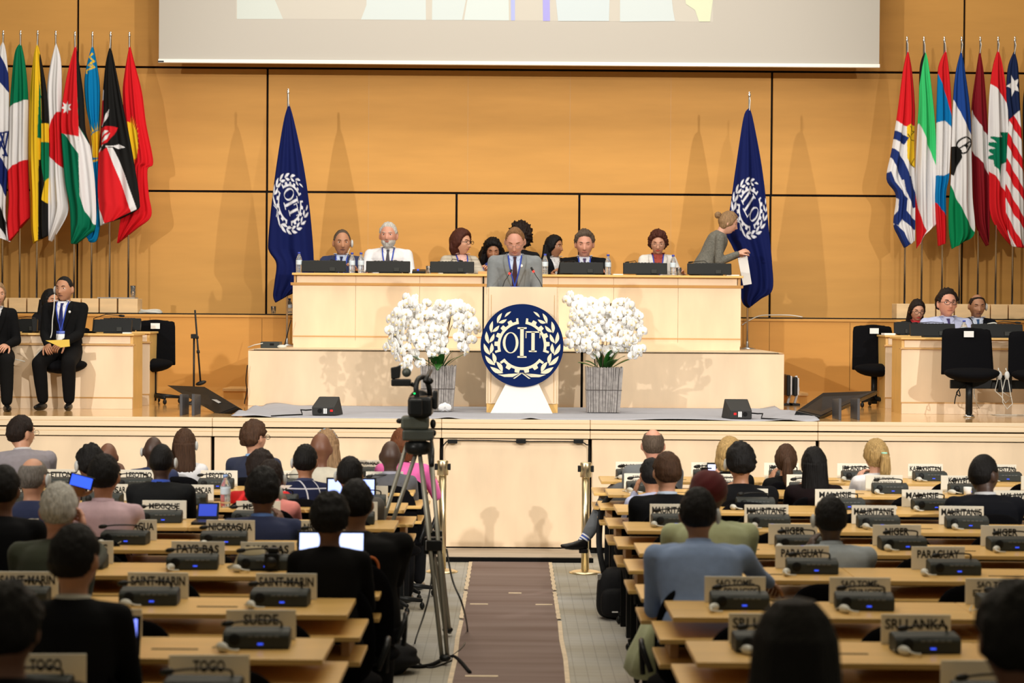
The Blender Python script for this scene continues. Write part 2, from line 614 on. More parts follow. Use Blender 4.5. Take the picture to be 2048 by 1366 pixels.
# projection screen above
YS = 22.3
a, b = P(318, 60, YS), P(1759, 60, YS)
zb = P(1024, 125.5, YS).z
scr = thing('projection_screen', 'large light grey projection screen hanging over the stage', 'screen', ((a.x + b.x) / 2, YS, zb))
obj('screen_fabric', MB().box(a.x, b.x, YS, YS + .01, zb, 7.6), mat('screen_fabric', (0.47, 0.445, 0.40), 0.85, spec=.1), scr)
obj('bottom_bar', MB().box(a.x - .005, b.x + .006, YS - .025, YS + .03, zb - .03, zb + .012), mat('screen_bar', (0.80, 0.78, 0.72), 0.25), scr, bevel=.006)
obj('bar_end_cap', MB().box(a.x - .006, a.x + .06, YS - .027, YS - .02, zb - .024, zb - .008), PLASTIC_B, scr)
obj('roller_case', MB().box(a.x - .05, b.x + .05, YS - .08, YS + .1, 7.6, 7.8), mat('screen_bar2', (0.7, 0.7, 0.66), 0.4), scr)


def quad_px(pts, Y):
    mb = MB()
    mb.add([P(x, y, Y) for x, y in pts], [tuple(range(len(pts)))])
    return mb


IMG = [([(472, -160), (1426, -160), (1426, 44), (472, 37)], (0.64, 0.61, 0.54), 0.06, 'picture_area'),
       ([(474, -100), (520, -60), (552, 5), (566, 38), (474, 38)], (0.66, 0.72, 0.68), 0.22, 'white_shape'),
       ([(733, -120), (850, -120), (852, 40), (722, 39), (733, 10)], (0.66, 0.74, 0.74), 0.26, 'white_shape'),
       ([(866, -120), (955, -120), (924, 40), (864, 40)], (0.66, 0.74, 0.74), 0.26, 'white_shape'),
       ([(955, -120), (1015, -120), (1018, 41), (928, 40)], (0.68, 0.76, 0.75), 0.28, 'white_shape'),
       ([(1020, -120), (1030, -120), (1030, 41), (1022, 41)], (0.45, 0.50, 0.85), 0.30, 'blue_shape'),
       ([(1084, -120), (1098, -120), (1100, 42), (1086, 42)], (0.42, 0.40, 0.85), 0.30, 'blue_shape'),
       ([(1100, -120), (1222, -120), (1218, 42), (1116, 42)], (0.64, 0.73, 0.76), 0.28, 'white_shape'),
       ([(1240, -120), (1330, -120), (1346, 20), (1350, 42), (1240, 43)], (0.66, 0.74, 0.75), 0.28, 'white_shape'),
       ([(1352, -120), (1442, -120), (1420, 43), (1398, 43), (1390, 20), (1372, 8)], (0.74, 0.80, 0.58), 0.28, 'yellow_shape')]
for i, (pp, c, e, nm) in enumerate(IMG):
    obj(nm, quad_px(pp, YS - .001 - .0004 * i), mat('projected_%s_%d' % (nm, i), tuple(v_ * .80 for v_ in c), 0.8, emit=c, estr=e * .12), scr, clean=False)


# ------------------------------------------------------------------ the round emblem
def emblem_polys(word):
    """laurel, cog wheel and letters as convex-ish polygons in unit-disc coordinates"""
    out = []
    C = lambda r_, a: (r_ * cos(radians(a)), r_ * sin(radians(a)))

    def ringpoly(a0, a1, teeth):
        n = 14
        inner, outer = [], []
        for i in range(n * teeth + 1):
            a = a0 + (a1 - a0) * i / (n * teeth)
            ph = (i % n) / n
            inner.append(C(.525, a))
            outer.append((a, C(.665 if (ph < .26 or ph > .74) else .59, a)))
        return [[inner[i], outer[i][1], outer[i + 1][1], inner[i + 1]] for i in range(n * teeth)]
    out += ringpoly(98.5, 196, 5)
    out += ringpoly(-16, 81.5, 5)
    out += ringpoly(217, 323, 5)

    def leaf(r0, a0, r1, a1, w, side):
        p0, p1 = Vector(C(r0, a0)), Vector(C(r1, a1))
        d = p1 - p0
        n = Vector((-d.y, d.x)).normalized()
        q = []
        prof = [0, .55, .9, 1, .85, .5, 0]
        for i, t in enumerate(prof):
            q.append(p0 + d * i / 6 + n * w * t * (1.0 if side > 0 else .35))
        for i in range(5, 0, -1):
            q.append(p0 + d * i / 6 - n * w * prof[i] * (.35 if side > 0 else 1.0))
        return [(v.x, v.y) for v in q]
    for k in range(6):
        a = 236 - k * 19.5
        s_ = 1 - k * .05
        lf = [leaf(.80, a, .92, a - 22 * s_, .078 * s_, 1), leaf(.795, a - 2, .73, a - 24 * s_, .075 * s_, -1)]
        for q in lf:
            out.append(q)
            out.append([(-x, y) for x, y in reversed(q)])
    q = leaf(.80, 122, .86, 108, .04, 1)
    out += [q, [(-x, y) for x, y in reversed(q)]]
    # stems crossing at the bottom
    st = [(-.58, -.70), (-.42, -.76), (-.22, -.76), (-.02, -.655), (.06, -.65), (-.12, -.675), (-.30, -.685), (-.45, -.70)]
    out += [st, [(-x, y) for x, y in reversed(st)]]
    sk = [(-.02, -.66), (.02, -.66), (-.17, -.80), (-.21, -.795)]
    out += [sk, [(-x, y) for x, y in reversed(sk)]]

    def R(x0, x1, y0, y1):
        return [(x0, y0), (x1, y0), (x1, y1), (x0, y1)]

    def O(cx, cy, rx, ry):
        r_ = []
        n = 24
        for i in range(n):
            a, b_ = 2 * pi * i / n, 2 * pi * (i + 1) / n
            r_.append([(cx + (rx - .065) * cos(a), cy + (ry - .022) * sin(a)), (cx + rx * cos(a), cy + ry * sin(a)),
                       (cx + rx * cos(b_), cy + ry * sin(b_)), (cx + (rx - .065) * cos(b_), cy + (ry - .022) * sin(b_))])
        return r_
    if word == 'OIT':
        out += O(-.275, .065, .19, .255)
        out += [R(-.045, .04, -.27, .42), R(-.11, .11, .40, .44), R(-.11, .11, -.295, -.255)]
        out += [R(.225, .305, -.14, .33), R(.165, .355, -.155, -.12), R(.085, .44, .31, .345), R(.085, .105, .18, .33), R(.42, .44, .18, .33)]
    else:
        out += [R(-.43, -.35, -.18, .30), R(-.48, -.30, -.2, -.165), R(-.48, -.30, .29, .325)]
        out += [R(-.17, -.09, -.27, .42), R(-.23, -.03, .40, .44), R(-.23, .12, -.295, -.255), R(.09, .12, -.29, -.12)]
        out += O(.27, .065, .19, .255)
    return out


EMB = emblem_polys('OIT')
# lectern with the disc
YP = 18.25
zl = lambda y, Y=YP: P(1045, y, Y).z
xl, xr = P(977, 700, YP).x, P(1113, 700, YP).x
lec = thing('lectern', 'pale wooden speaker lectern at the front of the stage', 'lectern', ((xl + xr) / 2, YP, ZS))
obj('front_panel', MB().box(xl, xr, YP, YP + .03, ZS + .09, zl(574)), W_MAPLE, lec, bevel=.003)
obj('side_panel', MB().box(xl - .02, xl + .012, YP + .02, YP + .38, ZS + .09, zl(575)), W_PINE, lec, bevel=.003)
obj('side_panel', MB().box(xr - .012, xr + .02, YP + .02, YP + .38, ZS + .09, zl(575)), W_PINE, lec, bevel=.003)
obj('desktop', MB().box(xl + .01, xr - .01, YP + .03, YP + .38, zl(580), zl(577)), W_DESK, lec)
obj('plinth', MB().box(xl - .015, xr + .015, YP + .01, YP + .38, ZS, ZS + .09), W_DESK, lec, bevel=.003)
obj('edge_bead', MB().box(xl + .02, xl + .024, YP - .004, YP + .001, ZS + .1, zl(590)), W_EDGE, lec)
obj('edge_bead', MB().box(xr - .024, xr - .02, YP - .004, YP + .001, ZS + .1, zl(590)), W_EDGE, lec)
YE = YP - .10
ec = P(1044, 691, YE)
er = 83.0 * YE / 3982
sign = thing('emblem_sign', 'round navy emblem disc reading OIT on a white tapered stand', 'sign', (ec.x, YE, ZS))
n = 96
obj('disc', MB().prism([(ec.x + er * cos(2 * pi * i / n), ec.z + er * sin(2 * pi * i / n)) for i in range(n)], YE - .012, YE + .012), NAVY, sign, bevel=.002)
em = MB()
for q in EMB:
    em.prism([(ec.x + x * er, ec.z + y * er) for x, y in q], YE - .016, YE - .011)
obj('laurel_and_letters', em, CREAM, sign, clean=False)
b0, b1, t0, t1 = P(980, 828.5, YE), P(1106, 828.5, YE), P(1013, 765, YE), P(1076, 765, YE)
obj('stand', MB().prism([(b0.x, ZS + .001), (b1.x, ZS + .001), (t1.x, t1.z), (t0.x, t0.z)], YE + .013, YE + .03), mat('white_board', (0.93, 0.90, 0.84), 0.4), sign, bevel=.002)
obj('rear_strut', MB().box(ec.x - .03, ec.x + .03, YE + .03, YE + .06, ZS, ec.z), W_PINE, sign)


def gooseneck(pts, m=DKMET, r=0.004, tip=0.011, tipmat=None, parent=None):
    o = obj('gooseneck', MB().tube(pts, r, 8), m, parent, smooth=True)
    a, b_ = Vector(pts[-2]), Vector(pts[-1])
    d = (b_ - a).normalized()
    obj('microphone_head', MB().tube([b_, b_ + d * .012, b_ + d * .03, b_ + d * .05, b_ + d * .056], [tip * .7, tip, tip, tip * .9, tip * .3], 10), tipmat or PLASTIC_B, parent, smooth=True)


RED_LED = mat('red_ring', (0.5, 0.01, 0.01), 0.4, emit=(1, 0.02, 0.01), estr=3.0)
for (bx, by, tx, ty, s_) in ((1005, 572, 1019, 547, 'left'), (1085, 574, 1067, 543, 'right')):
    Y = YP + .12
    b_ = P(bx, by, Y)
    t_ = P(tx, ty, Y + .12)
    t = thing('lectern_microphone', 'thin gooseneck microphone with a red ring, %s one on the lectern' % s_, 'microphone', (b_.x, Y, zl(577)), group='lectern microphones')
    obj('base', MB().lathe([(.022, 0), (.022, .01), (.008, .016)], (b_.x, Y, zl(577))), DKMET, t, smooth=True)
    gooseneck([(b_.x, Y, zl(577) + .01), b_ + (t_ - b_) * .33 + Vector((0, 0, .01)), b_ + (t_ - b_) * .7, t_], parent=t, r=.0035)
    obj('light_ring', MB().ell(t_, .011, 10, 8), RED_LED, t, smooth=True)

# grey carpet laid over the front of the stage
crp = MB()
rows = []
NX, NYc = 220, 14
for j in range(NYc + 1):
    Y = YF + .015 + (19.38 - YF - .02) * j / NYc
    row = []
    for i in range(NX + 1):
        x0_, x1_ = P(462, 830, YF).x, P(1640, 840, YF).x
        if j > 5:
            k = (j - 5) / (NYc - 5)
            x0_ = x0_ - .02 + .05 * k
            x1_ = x1_ - .10 * k
        x = x0_ + (x1_ - x0_) * i / NX
        w = max(0, sin(x * 5.3 + 2 * sin(x * 2.1))) ** 6 * (1 - j / NYc) ** 3
        e = max(0, 1 - i / 26) + max(0, 1 - (NX - i) / 26)
        row.append((x, Y, ZS + .006 + .014 * w + .03 * e * abs(sin(i * .16 + j * .5)) ** 2))
    rows.append(row)
crp.grid(rows)
o = obj('stage_carpet', crp, mat('grey_stage_carpet', (0.40, 0.41, 0.46), 0.95, noise_amt=.08, nscale=12), smooth=True, solid=.005)
tag(o, 'light grey carpet laid wrinkled along the front of the stage', 'carpet')
# ------------------------------------------------------------------ people
SKIN = {}


def skin(k):
    cs = {'pale': (0.66, 0.36, 0.25), 'light': (0.58, 0.30, 0.19), 'tan': (0.44, 0.21, 0.115), 'olive': (0.36, 0.175, 0.095),
          'brown': (0.16, 0.068, 0.038), 'dark': (0.055, 0.028, 0.019), 'ruddy': (0.60, 0.29, 0.20)}
    return mat('skin_' + k, cs[k], 0.5, bump=0.05, nscale=60)


HAIRC = {'black': (0.006, 0.005, 0.005), 'dark': (0.020, 0.011, 0.008), 'brown': (0.075, 0.035, 0.017), 'red': (0.17, 0.055, 0.018),
         'auburn': (0.085, 0.022, 0.012), 'ginger': (0.27, 0.13, 0.05), 'blond': (0.55, 0.36, 0.14), 'ash': (0.36, 0.22, 0.11),
         'grey': (0.22, 0.20, 0.18), 'white': (0.70, 0.68, 0.63), 'greybrown': (0.12, 0.085, 0.06)}


def hairm(k):
    return mat('hair_' + k, HAIRC[k], 0.6, noise_amt=0.55, nscale=22, nstretch=(6, 6, 0.5), bump=0.8, spec=.22)


EYE_W = mat('eye_white', (0.75, 0.72, 0.68), 0.3)
EYE_D = mat('eye_iris', (0.015, 0.010, 0.008), 0.2)
LIPM = mat('lip', (0.42, 0.13, 0.10), 0.45)
LIPD = mat('lip_dark', (0.13, 0.045, 0.035), 0.45)
LIPR = mat('lip_red', (0.55, 0.02, 0.03), 0.35)
SPEC = mat('spectacle_frame', (0.02, 0.018, 0.018), 0.3)
SPECM = mat('spectacle_metal', (0.25, 0.2, 0.18), 0.3, 0.8)
HEADSET = mat('headset_grey', (0.55, 0.57, 0.56), 0.45)


def head_fn(fem=False, heavy=0.0):
    def G(v, c, s):
        return math.exp(-((v - c) / s) ** 2)

    def fn(d, q):
        x, y, z = d.x * .0745, d.y * .094, d.z * .116
        if d.z < 0:
            t = -d.z
            x *= 1 - (.36 - .16 * heavy) * t ** 1.7
            if d.y > 0:
                y *= 1 - .50 * t
            else:
                y *= 1 - .04 * t
        if d.y < 0:
            f = min(1, -d.y * 1.6)
            o = 0
            nz = max(0, min(1, (.018 - z) / .046))
            o += G(x, 0, .0105 + .003 * nz) * (nz ** 1.2 * .025 if z > -.031 else .025 * G(z, -.031, .009))
            o += -.009 * (G(x, .031, .015) + G(x, -.031, .015)) * G(z, .010, .012)
            o += (.0035 if fem else .0055) * (G(x, .030, .022) + G(x, -.030, .022)) * G(z, .031, .008)
            o += .004 * (G(x, .042, .02) + G(x, -.042, .02)) * G(z, -.018, .02)
            o += .006 * G(x, 0, .024) * G(z, -.056, .0095)
            o += -.003 * G(x, 0, .02) * G(z, -.071, .006)
            o += .008 * G(x, 0, .024) * G(z, -.092, .014)
            y -= o * f
        return Vector((x, y, z))
    return fn


def hair_shell(fn, th, hl, top=None, nz=0.0, nscale=22, seg=56, rings=44, front=None, part=False, seed=0):
    """a scalp shell: thickness th where the direction lies above the hairline hl(y)->z"""
    mb = MB()

    def hf(d, q):
        v = fn(d, q)
        h = 0
        ks = hl
        for (a, za), (b, zb_) in zip(ks, ks[1:]):
            if a <= d.y <= b:
                h = za + (zb_ - za) * (d.y - a) / (b - a)
        w = max(0, min(1, (d.z - h) / .16))
        w = w * w * (3 - 2 * w)
        if top is not None:
            w *= 1 - max(0, min(1, (d.z - top + .35 * min(0, d.y)) / .12))
        t = th * w
        if nz:
            t += w * nz * noise.noise(Vector((d.x * nscale * .2 + seed, d.y * nscale * .2, d.z * nscale * .2)))
            t += w * nz * .5 * noise.noise(Vector((d.x * nscale * .5 + seed, d.y * nscale * .5, d.z * nscale * .3)))
        base = Vector((d.x, d.y, d.z))
        return v + base * (t - .0045 * (1 - w))
    mb.ell((0, 0, 0), 1, seg, rings, fn=hf)
    return mb


HL_M = [(-1.01, .80), (-.75, .70), (-.50, .56), (-.36, .08), (-.12, .10), (.02, .16), (.20, .10), (.34, -.26), (.6, -.45), (1.01, -.52)]
HL_W = [(-1.01, .78), (-.8, .64), (-.6, .36), (-.42, -.20), (0, -.5), (.3, -.75), (.6, -.8), (1.01, -.8)]
HL_R = [(-1.01, .97), (-.75, .90), (-.50, .74), (-.36, .12), (-.12, .12), (.02, .16), (.20, .10), (.34, -.26), (.6, -.45), (1.01, -.52)]


def lock(cs, rs, seg=20, ridge=.10, nr=7, flat=.6, seed=0):
    """a strand volume lofted along a centre line, with ridged sides"""
    mb = MB()
    pts = [Vector(c) for c in cs]
    # resample
    P2, R2 = [], []
    m = 6
    for i in range(len(pts) - 1):
        for k in range(m):
            t = k / m
            P2.append(pts[i].lerp(pts[i + 1], t))
            R2.append(tuple(a + (b - a) * t for a, b in zip(rs[i], rs[i + 1])))
    P2.append(pts[-1])
    R2.append(rs[-1])
    rings = []
    for j, (c, r_) in enumerate(zip(P2, R2)):
        ring = []
        for k in range(seg * 2):
            a = 2 * pi * k / (seg * 2)
            f = 1 + ridge * sin(nr * a + seed) + ridge * .6 * noise.noise(Vector((cos(a) * 2, sin(a) * 2 + seed, j * .35)))
            ring.append(c + Vector((cos(a) * r_[0] * f, sin(a) * r_[1] * f, 0)))
        rings.append(ring)
    return mb.loft(rings)


def chain(pts, rs, seg=8):
    mb = MB()
    mb.tube(pts, rs, seg)
    for p, r_ in zip(pts, rs):
        mb.ell(p, r_ * .995, seg, 6)
    return mb


def hand(w, d, nrm, curl=0.6, s=1.0, side=1, spread=.12):
    """palm, four fingers of different lengths and a thumb from the side of the palm; d points to the fingertips, nrm out of the palm"""
    d = d.normalized()
    nrm = (nrm - d * nrm.dot(d)).normalized()
    sd = d.cross(nrm) * side
    mb = MB()
    L = .088 * s
    c = w + d * L * .52
    M = Matrix((sd, d, nrm)).transposed()
    mb.ell(c, (.039 * s, L * .60, .015 * s), 14, 10, M=M)
    for i, (off, ln) in enumerate(((-.028, .80), (-.0095, .95), (.0095, 1.0), (.028, .88))):
        b = w + d * L * .93 + sd * (-off) * s
        dirv = (d + sd * (-off) * spread * 20).normalized()
        p = [b - d * .012 * s, b]
        a = 0
        for seg_l, cu in ((.038, .5), (.026, .9), (.020, .7)):
            a += curl * cu
            p.append(p[-1] + (dirv * cos(a) + nrm * sin(a)) * seg_l * ln * s)
        mb.join(chain(p, [.0095 * s, .0092 * s, .0086 * s, .0078 * s, .0068 * s], 7))
    b = w + d * L * .28 + sd * .030 * s
    td = (d * .75 + sd * .65 + nrm * .25).normalized()
    p = [b, b + td * .036 * s]
    p.append(p[-1] + (td * .8 + d * .35 + nrm * curl * .4).normalized() * .030 * s)
    p.append(p[-1] + (td * .5 + d * .6 + nrm * curl * .6).normalized() * .024 * s)
    mb.join(chain(p, [.013 * s, .0115 * s, .010 * s, .008 * s], 7))
    return mb


def ik(S, T, a, b, hint):
    v = T - S
    D = min(v.length, (a + b) * .998)
    v = v.normalized()
    T = S + v * D
    x = (a * a - b * b + D * D) / (2 * D)
    h = sqrt(max(0, a * a - x * x))
    p = (hint - v * hint.dot(v)).normalized()
    return S + v * x + p * h, T


def person(label, hp, Y, wpx, floor, face=0.0, lean=6, nod=0, turn=0, tilt=0, sk='light', hair=('short', 'dark'), top='navy', top_c=None,
           shirt=None, tie=None, lany=False, hands=None, trousers=(0.012, 0.012, 0.014), bulk=1.0, spec=None, stand=False, curl=.6,
           legs=None, front=True, beard=None, earpiece=0, group=None, fem=False, heavy=0.0, lapels=True, lip=None, collar=None, hidden_legs=False,
           extra=None, palm=None, scale=None, gaze=0, neckw=1.0, voxel=None, desk_z=None, raised=0, hand_world=None, badge=None, hem=0.0):
    hs = scale or wpx * Y / 3982 / .140
    s = hs * .89
    nl = (.112 if front else .130) * hs / s
    fwd_h = Vector((0, -.030 * hs, 0)) if front else Vector((0, -.008 * hs, 0))
    H = P(hp[0], hp[1], Y)
    R = lambda a, ax: Matrix.Rotation(radians(a), 3, ax)
    la = radians(lean)
    upv = Vector((0, -sin(la), cos(la)))
    hd = la * .55 + radians(nod) * .35
    nk = Vector((0, -sin(hd), cos(hd)))
    tl = .50 * s
    hloc = upv * tl + nk * nl * s + fwd_h
    RZ = Matrix.Rotation(radians(face), 3, 'Z')
    root = H - RZ @ hloc
    ph = max(.2, H.z - floor - hloc.z)
    t = thing('person', label, 'person', (root.x, root.y, floor), radians(face), group)
    Pv = Vector((0, 0, ph))
    N = Pv + upv * tl
    Hc = N + nk * nl * s + fwd_h
    sh = {1: Pv + upv * .437 * s + Vector((.168 * s * bulk * (.90 if fem else 1), 0, 0)), -1: Pv + upv * .437 * s + Vector((-.168 * s * bulk * (.90 if fem else 1), 0, 0))}
    vox = voxel or (.0065 if front else .011)
    # ---- limbs
    if hands is None:
        hands = {1: (.16, -.34, .14), -1: (-.16, -.34, .14)}
    J = {}
    for k in (1, -1):
        T = Pv + Vector(hands[k]) * s
        if desk_z is not None and not (stand or raised == k):
            T.z = max(desk_z - floor + .030, ph + .02)
        if hand_world and k in hand_world:
            T = RZ.inverted() @ (hand_world[k] - Vector((root.x, root.y, floor)))
        hint = Vector((k * .15, .5, -.8)) if stand else Vector((k * .38, .32, -1))
        E, T = ik(sh[k], T, .285 * s, .255 * s, hint)
        J[k] = (sh[k], E, T)
    if stand:
        LG = {k: (Pv + Vector((k * .085 * s, 0, -.02)), Vector((k * .095 * s, -.03 * s, ph * .52)), Vector((k * .10 * s, .02 * s, .075 * s))) for k in (1, -1)}
    else:
        LG = {k: (Pv + Vector((k * .09 * s, 0, 0)), Vector((k * .12 * s, -.42 * s, max(.36 * s, min(ph + .03, .50 * s)))), Vector((k * .125 * s, -.43 * s, .075 * s))) for k in (1, -1)}
    if legs:
        LG = {k: tuple(Vector(q) * s for q in legs[k]) for k in (1, -1)}
        for k in (1, -1):
            LG[k][0].z = ph

    def torso(ex, neck=True, t0=-.10, t1=.50):
        W = [(-.10, .150, .115), (0, .165, .125), (.10, .160, .120), (.20, .145, .108), (.32, .160, .115), (.41, .172, .112), (.455, .150, .098), (.485, .105, .078), (.51, .062, .062)]
        rings = []
        for h_, wx, wy in W:
            if h_ < t0 - 1e-6 or h_ > t1 + .02:
                continue
            c = Pv + upv * h_ * s
            wx2, wy2 = wx * (bulk if h_ < .47 else 1) * (.90 if fem else 1), wy * (bulk if h_ < .47 else 1)
            rings.append([c + Vector((cos(2 * pi * k / 24) * (wx2 * s + ex), 0, 0)) + Vector((0, cos(la), sin(la))) * sin(2 * pi * k / 24) * (wy2 * s + ex) for k in range(24)])
        return MB().loft(rings)
    hm = head_fn(fem, heavy)
    HR = Matrix.Rotation(radians(turn), 3, 'Z') @ Matrix.Rotation(-hd * 0 + radians(nod), 3, 'X') @ Matrix.Rotation(radians(tilt), 3, 'Y')
    headM = Matrix.Translation(Hc) @ HR.to_4x4() @ Matrix.Diagonal((hs, hs, hs, 1))
    hmb = MB().ell((0, 0, 0), 1, 56 if front else 32, 44 if front else 26, fn=hm)
    bvh_head = BVHTree.FromPolygons(hmb.v, hmb.f)
    for k in (1, -1):
        hmb.ell((k * .077, .012, -.004), (.011, .019, .031), 10, 8, M=Matrix.Rotation(k * .35, 3, 'Z') @ Matrix.Rotation(-.15, 3, 'X'))
    hmb.xf(headM)
    body = torso(-.012)
    body.join(chain([N - upv * .05 * s, N + nk * .05 * s, Hc - nk * .05 * hs + Vector((0, .02 * hs, 0))], [.055 * s * neckw, .053 * s * neckw, .050 * hs * neckw], 16))
    body.join(hmb)
    for k in (1, -1):
        S_, E, T = J[k]
        body.join(chain([S_, S_.lerp(E, .5), E], [.045 * s, .042 * s, .036 * s], 12))
        body.join(chain([E, E.lerp(T, .4), T], [.036 * s, .036 * s, .025 * s], 12))
        if not hidden_legs:
            a, b, c = LG[k]
            body.join(chain([a, b], [.075 * s, .050 * s], 10)).join(chain([b, b.lerp(c, .35), c], [.050 * s, .048 * s, .034 * s], 10))
    me = remesh(body, vox, 1)
    hb = MB()
    for k in (1, -1):
        S_, E, T = J[k]
        d = (T - E).normalized()
        pn = Vector(palm[k]) if palm else (Vector((-k * .5, 0, -.9)))
        hb.join(hand(T, d, pn, curl, s, k))
    join_mesh(me, hb)
    obj('body', me, skin(sk), t, smooth=True, world=False)
    # ---- clothes
    pad = .012 if lapels else .007
    cl = torso(pad * s, t0=-.10 + hem)
    rr = 1.0 if lapels else .92
    for k in (1, -1):
        S_, E, T = J[k]
        W_ = T - (T - E).normalized() * .012 * s
        cl.join(chain([S_, S_.lerp(E, .5), E], [.061 * s * rr * (bulk * .5 + .5), .057 * s * rr, .050 * s * rr], 14))
        cl.join(chain([E, E.lerp(W_, .5), W_], [.051 * s * rr, .046 * s * rr, .037 * s * rr], 14))
        cl.join(chain([sh[k] + Vector((-k * .10 * s, 0, .026 * s)), sh[k] + Vector((-k * .01 * s, 0, .0))], [.046 * s, .060 * s * rr], 12))
    cme = remesh(cl, .009 if front else .013, 3)
    nm = 'jacket' if lapels else 'shirt'
    bv = BVHTree.FromPolygons([v.co.copy() for v in cme.vertices], [tuple(p.vertices) for p in cme.polygons])
    tm = top_c if isinstance(top_c, bpy.types.Material) else cloth(top, top_c)
    obj(nm, cme, tm, t, smooth=True, world=False)
    if not hidden_legs:
        tr = MB()
        tr.join(torso(.014 * s, t0=-.12, t1=.02))
        for k in (1, -1):
            a, b, c = LG[k]
            tr.join(chain([a, a.lerp(b, .5), b], [.100 * s, .092 * s, .074 * s], 14)).join(chain([b, b.lerp(c, .5), c + (b - c).normalized() * .03 * s], [.074 * s, .068 * s, .057 * s], 14))
        obj('trousers', remesh(tr, .013, 2), cloth('trouser_%d' % int(1e4 * sum(trousers)), trousers), t, smooth=True, world=False)
        for k in (1, -1):
            a, b, c = LG[k]
            fdir = Vector((.15 * k, -1, 0)) if not (legs and len(legs[k]) > 3) else Vector(legs[k][3]).normalized()
            shm = MB()
            updir = (b - c).normalized() if legs and len(legs[k]) > 3 else Vector((0, 0, 1))
            M = Matrix((fdir.cross(updir).normalized(), -fdir, updir)).transposed()
            shm.ell(c + fdir * .06 * s - updir * .047 * s, (.042 * s, .135 * s, .042 * s), 18, 12, M=M, fn=lambda d, q: Vector((q.x * (1 - .2 * max(0, -d.y)), q.y, (q.z * (.85 + .35 * d.y) if q.z > 0 else max(q.z, -.036 * s)))))
            obj('shoe', shm, mat('black_leather', (0.008, 0.008, 0.008), 0.18), t, smooth=True, world=False)

    # ---- things laid on the chest
    zax = upv

    def front_pt(x, h, off, back=False):
        o_ = Pv + upv * h * s + Vector((x * s, 0, 0))
        dy = Vector((0, 1, 0)) if not back else Vector((0, -1, 0))
        hit = bv.ray_cast(o_ - dy * .6 * s, dy)
        p = hit[0] if hit[0] is not None else o_ - dy * .12 * s
        return p - dy * off * s

    def strip(name, pts, m, off=.004, cols=3, par=None, back=False, sub=8):
        rows = []
        q = []
        for (x0, h0, w0), (x1, h1, w1) in zip(pts, pts[1:]):
            for i in range(sub):
                u = i / sub
                q.append((x0 + (x1 - x0) * u, h0 + (h1 - h0) * u, w0 + (w1 - w0) * u))
        q.append(pts[-1])
        for x, h_, w_ in q:
            rows.append([front_pt(x + w_ * (c / cols - .5), h_, off, back) for c in range(cols + 1)])
        return obj(name, MB().grid(rows), m, par or t, smooth=True, world=False, solid=.003 * s)
    if shirt:
        sm = cloth('shirt_%d%d%d' % tuple(int(99 * c) for c in shirt), shirt)
        strip('shirt_front', [(0, .505, .10), (0, .46, .115), (0, .38, .10), (0, .24, .045 if not stand else .03), (0, .18, .004)], sm, .0045, 8)
        for k in (1, -1):
            strip('collar', [(k * .062, .515, .03), (k * .040, .480, .045), (k * .026, .452, .012)], sm, .010, 3)
        lm = tm
        if lapels:
            for k in (1, -1):
                strip('lapel', [(k * .085, .50, .030), (k * .078, .44, .055), (k * .060, .36, .060), (k * .032, .25, .035), (k * .006, .17, .008)], lm, .008, 4)
    if collar:
        cm_ = cloth('shirt_%d%d%d' % tuple(int(99 * c) for c in collar), collar)
        obj('collar', MB().tube([N - nk * .02 * s + Vector((0, .008 * s, 0)), N + nk * .022 * s + Vector((0, .004 * s, 0))], [.074 * s, .064 * s], 24), cm_, t, smooth=True, world=False)
    if tie:
        tmn = cloth('tie_%d%d%d' % tuple(int(99 * c) for c in tie), tie)
        strip('tie', [(0, .487, .032), (0, .462, .024), (0, .455, .022), (0, .38, .038), (0, .24, .050), (0, .18, .054)], tmn, .0095, 3)
    if lany:
        for k in (1, -1):
            strip('lanyard', [(k * .060, .50, .012), (k * .050, .42, .012), (k * .030, .32, .012), (0, .20, .012)], LANY, .0135, 1)
        b = strip('badge', [(0, .205, .085), (0, .175, .085)], mat('badge_blue', (0.10, 0.16, 0.55), 0.4), .017, 2, sub=2)
        strip('badge_card', [(0, .175, .085), (0, .10, .085)], PAPER, .017, 2, b, sub=3)
    if badge:
        p = front_pt(badge, .40, .012)
        obj('lapel_pin', MB().ell(p, (.013 * s, .004 * s, .013 * s), 14, 8), mat('pin_white', (0.8, 0.78, 0.75), 0.3), t, smooth=True, world=False)

    # ---- hair
    def hobj(nm_, mb_, m_, par=None, sm=True):
        mb_.xf(headM)
        return obj(nm_, mb_, m_, par or t, smooth=sm, world=False)
    ht, hc = hair[0], hair[1]
    sg = (56, 44) if front else (44, 34)
    sd = rnd.random() * 20
    if ht == 'short':
        hobj('hair', hair_shell(hm, .013, HL_M, nz=.006, nscale=26, seg=sg[0], rings=sg[1], seed=sd), hairm(hc))
    elif ht == 'fuller':
        hobj('hair', hair_shell(hm, .023, HL_M, nz=.010, nscale=22, seg=sg[0], rings=sg[1], seed=sd), hairm(hc))
    elif ht == 'cropped':
        hobj('hair', hair_shell(hm, .005, HL_M, nz=.0015, seg=sg[0], rings=sg[1], seed=sd), hairm(hc))
    elif ht == 'receding':
        hobj('hair', hair_shell(hm, .008, HL_R, nz=.003, seg=sg[0], rings=sg[1], seed=sd), hairm(hc))
    elif ht == 'fringe':
        hobj('hair', hair_shell(hm, .008, HL_M, top=.60, nz=.003, seg=sg[0], rings=sg[1], seed=sd), hairm(hc))
    elif ht == 'shortcurly':
        hobj('hair', hair_shell(hm, .022, [(a_, z_ + (.10 if a_ > -.5 else 0)) for a_, z_ in HL_W], nz=.016, nscale=30, seg=72, rings=56, seed=sd), hairm(hc))
    elif ht == 'curly':
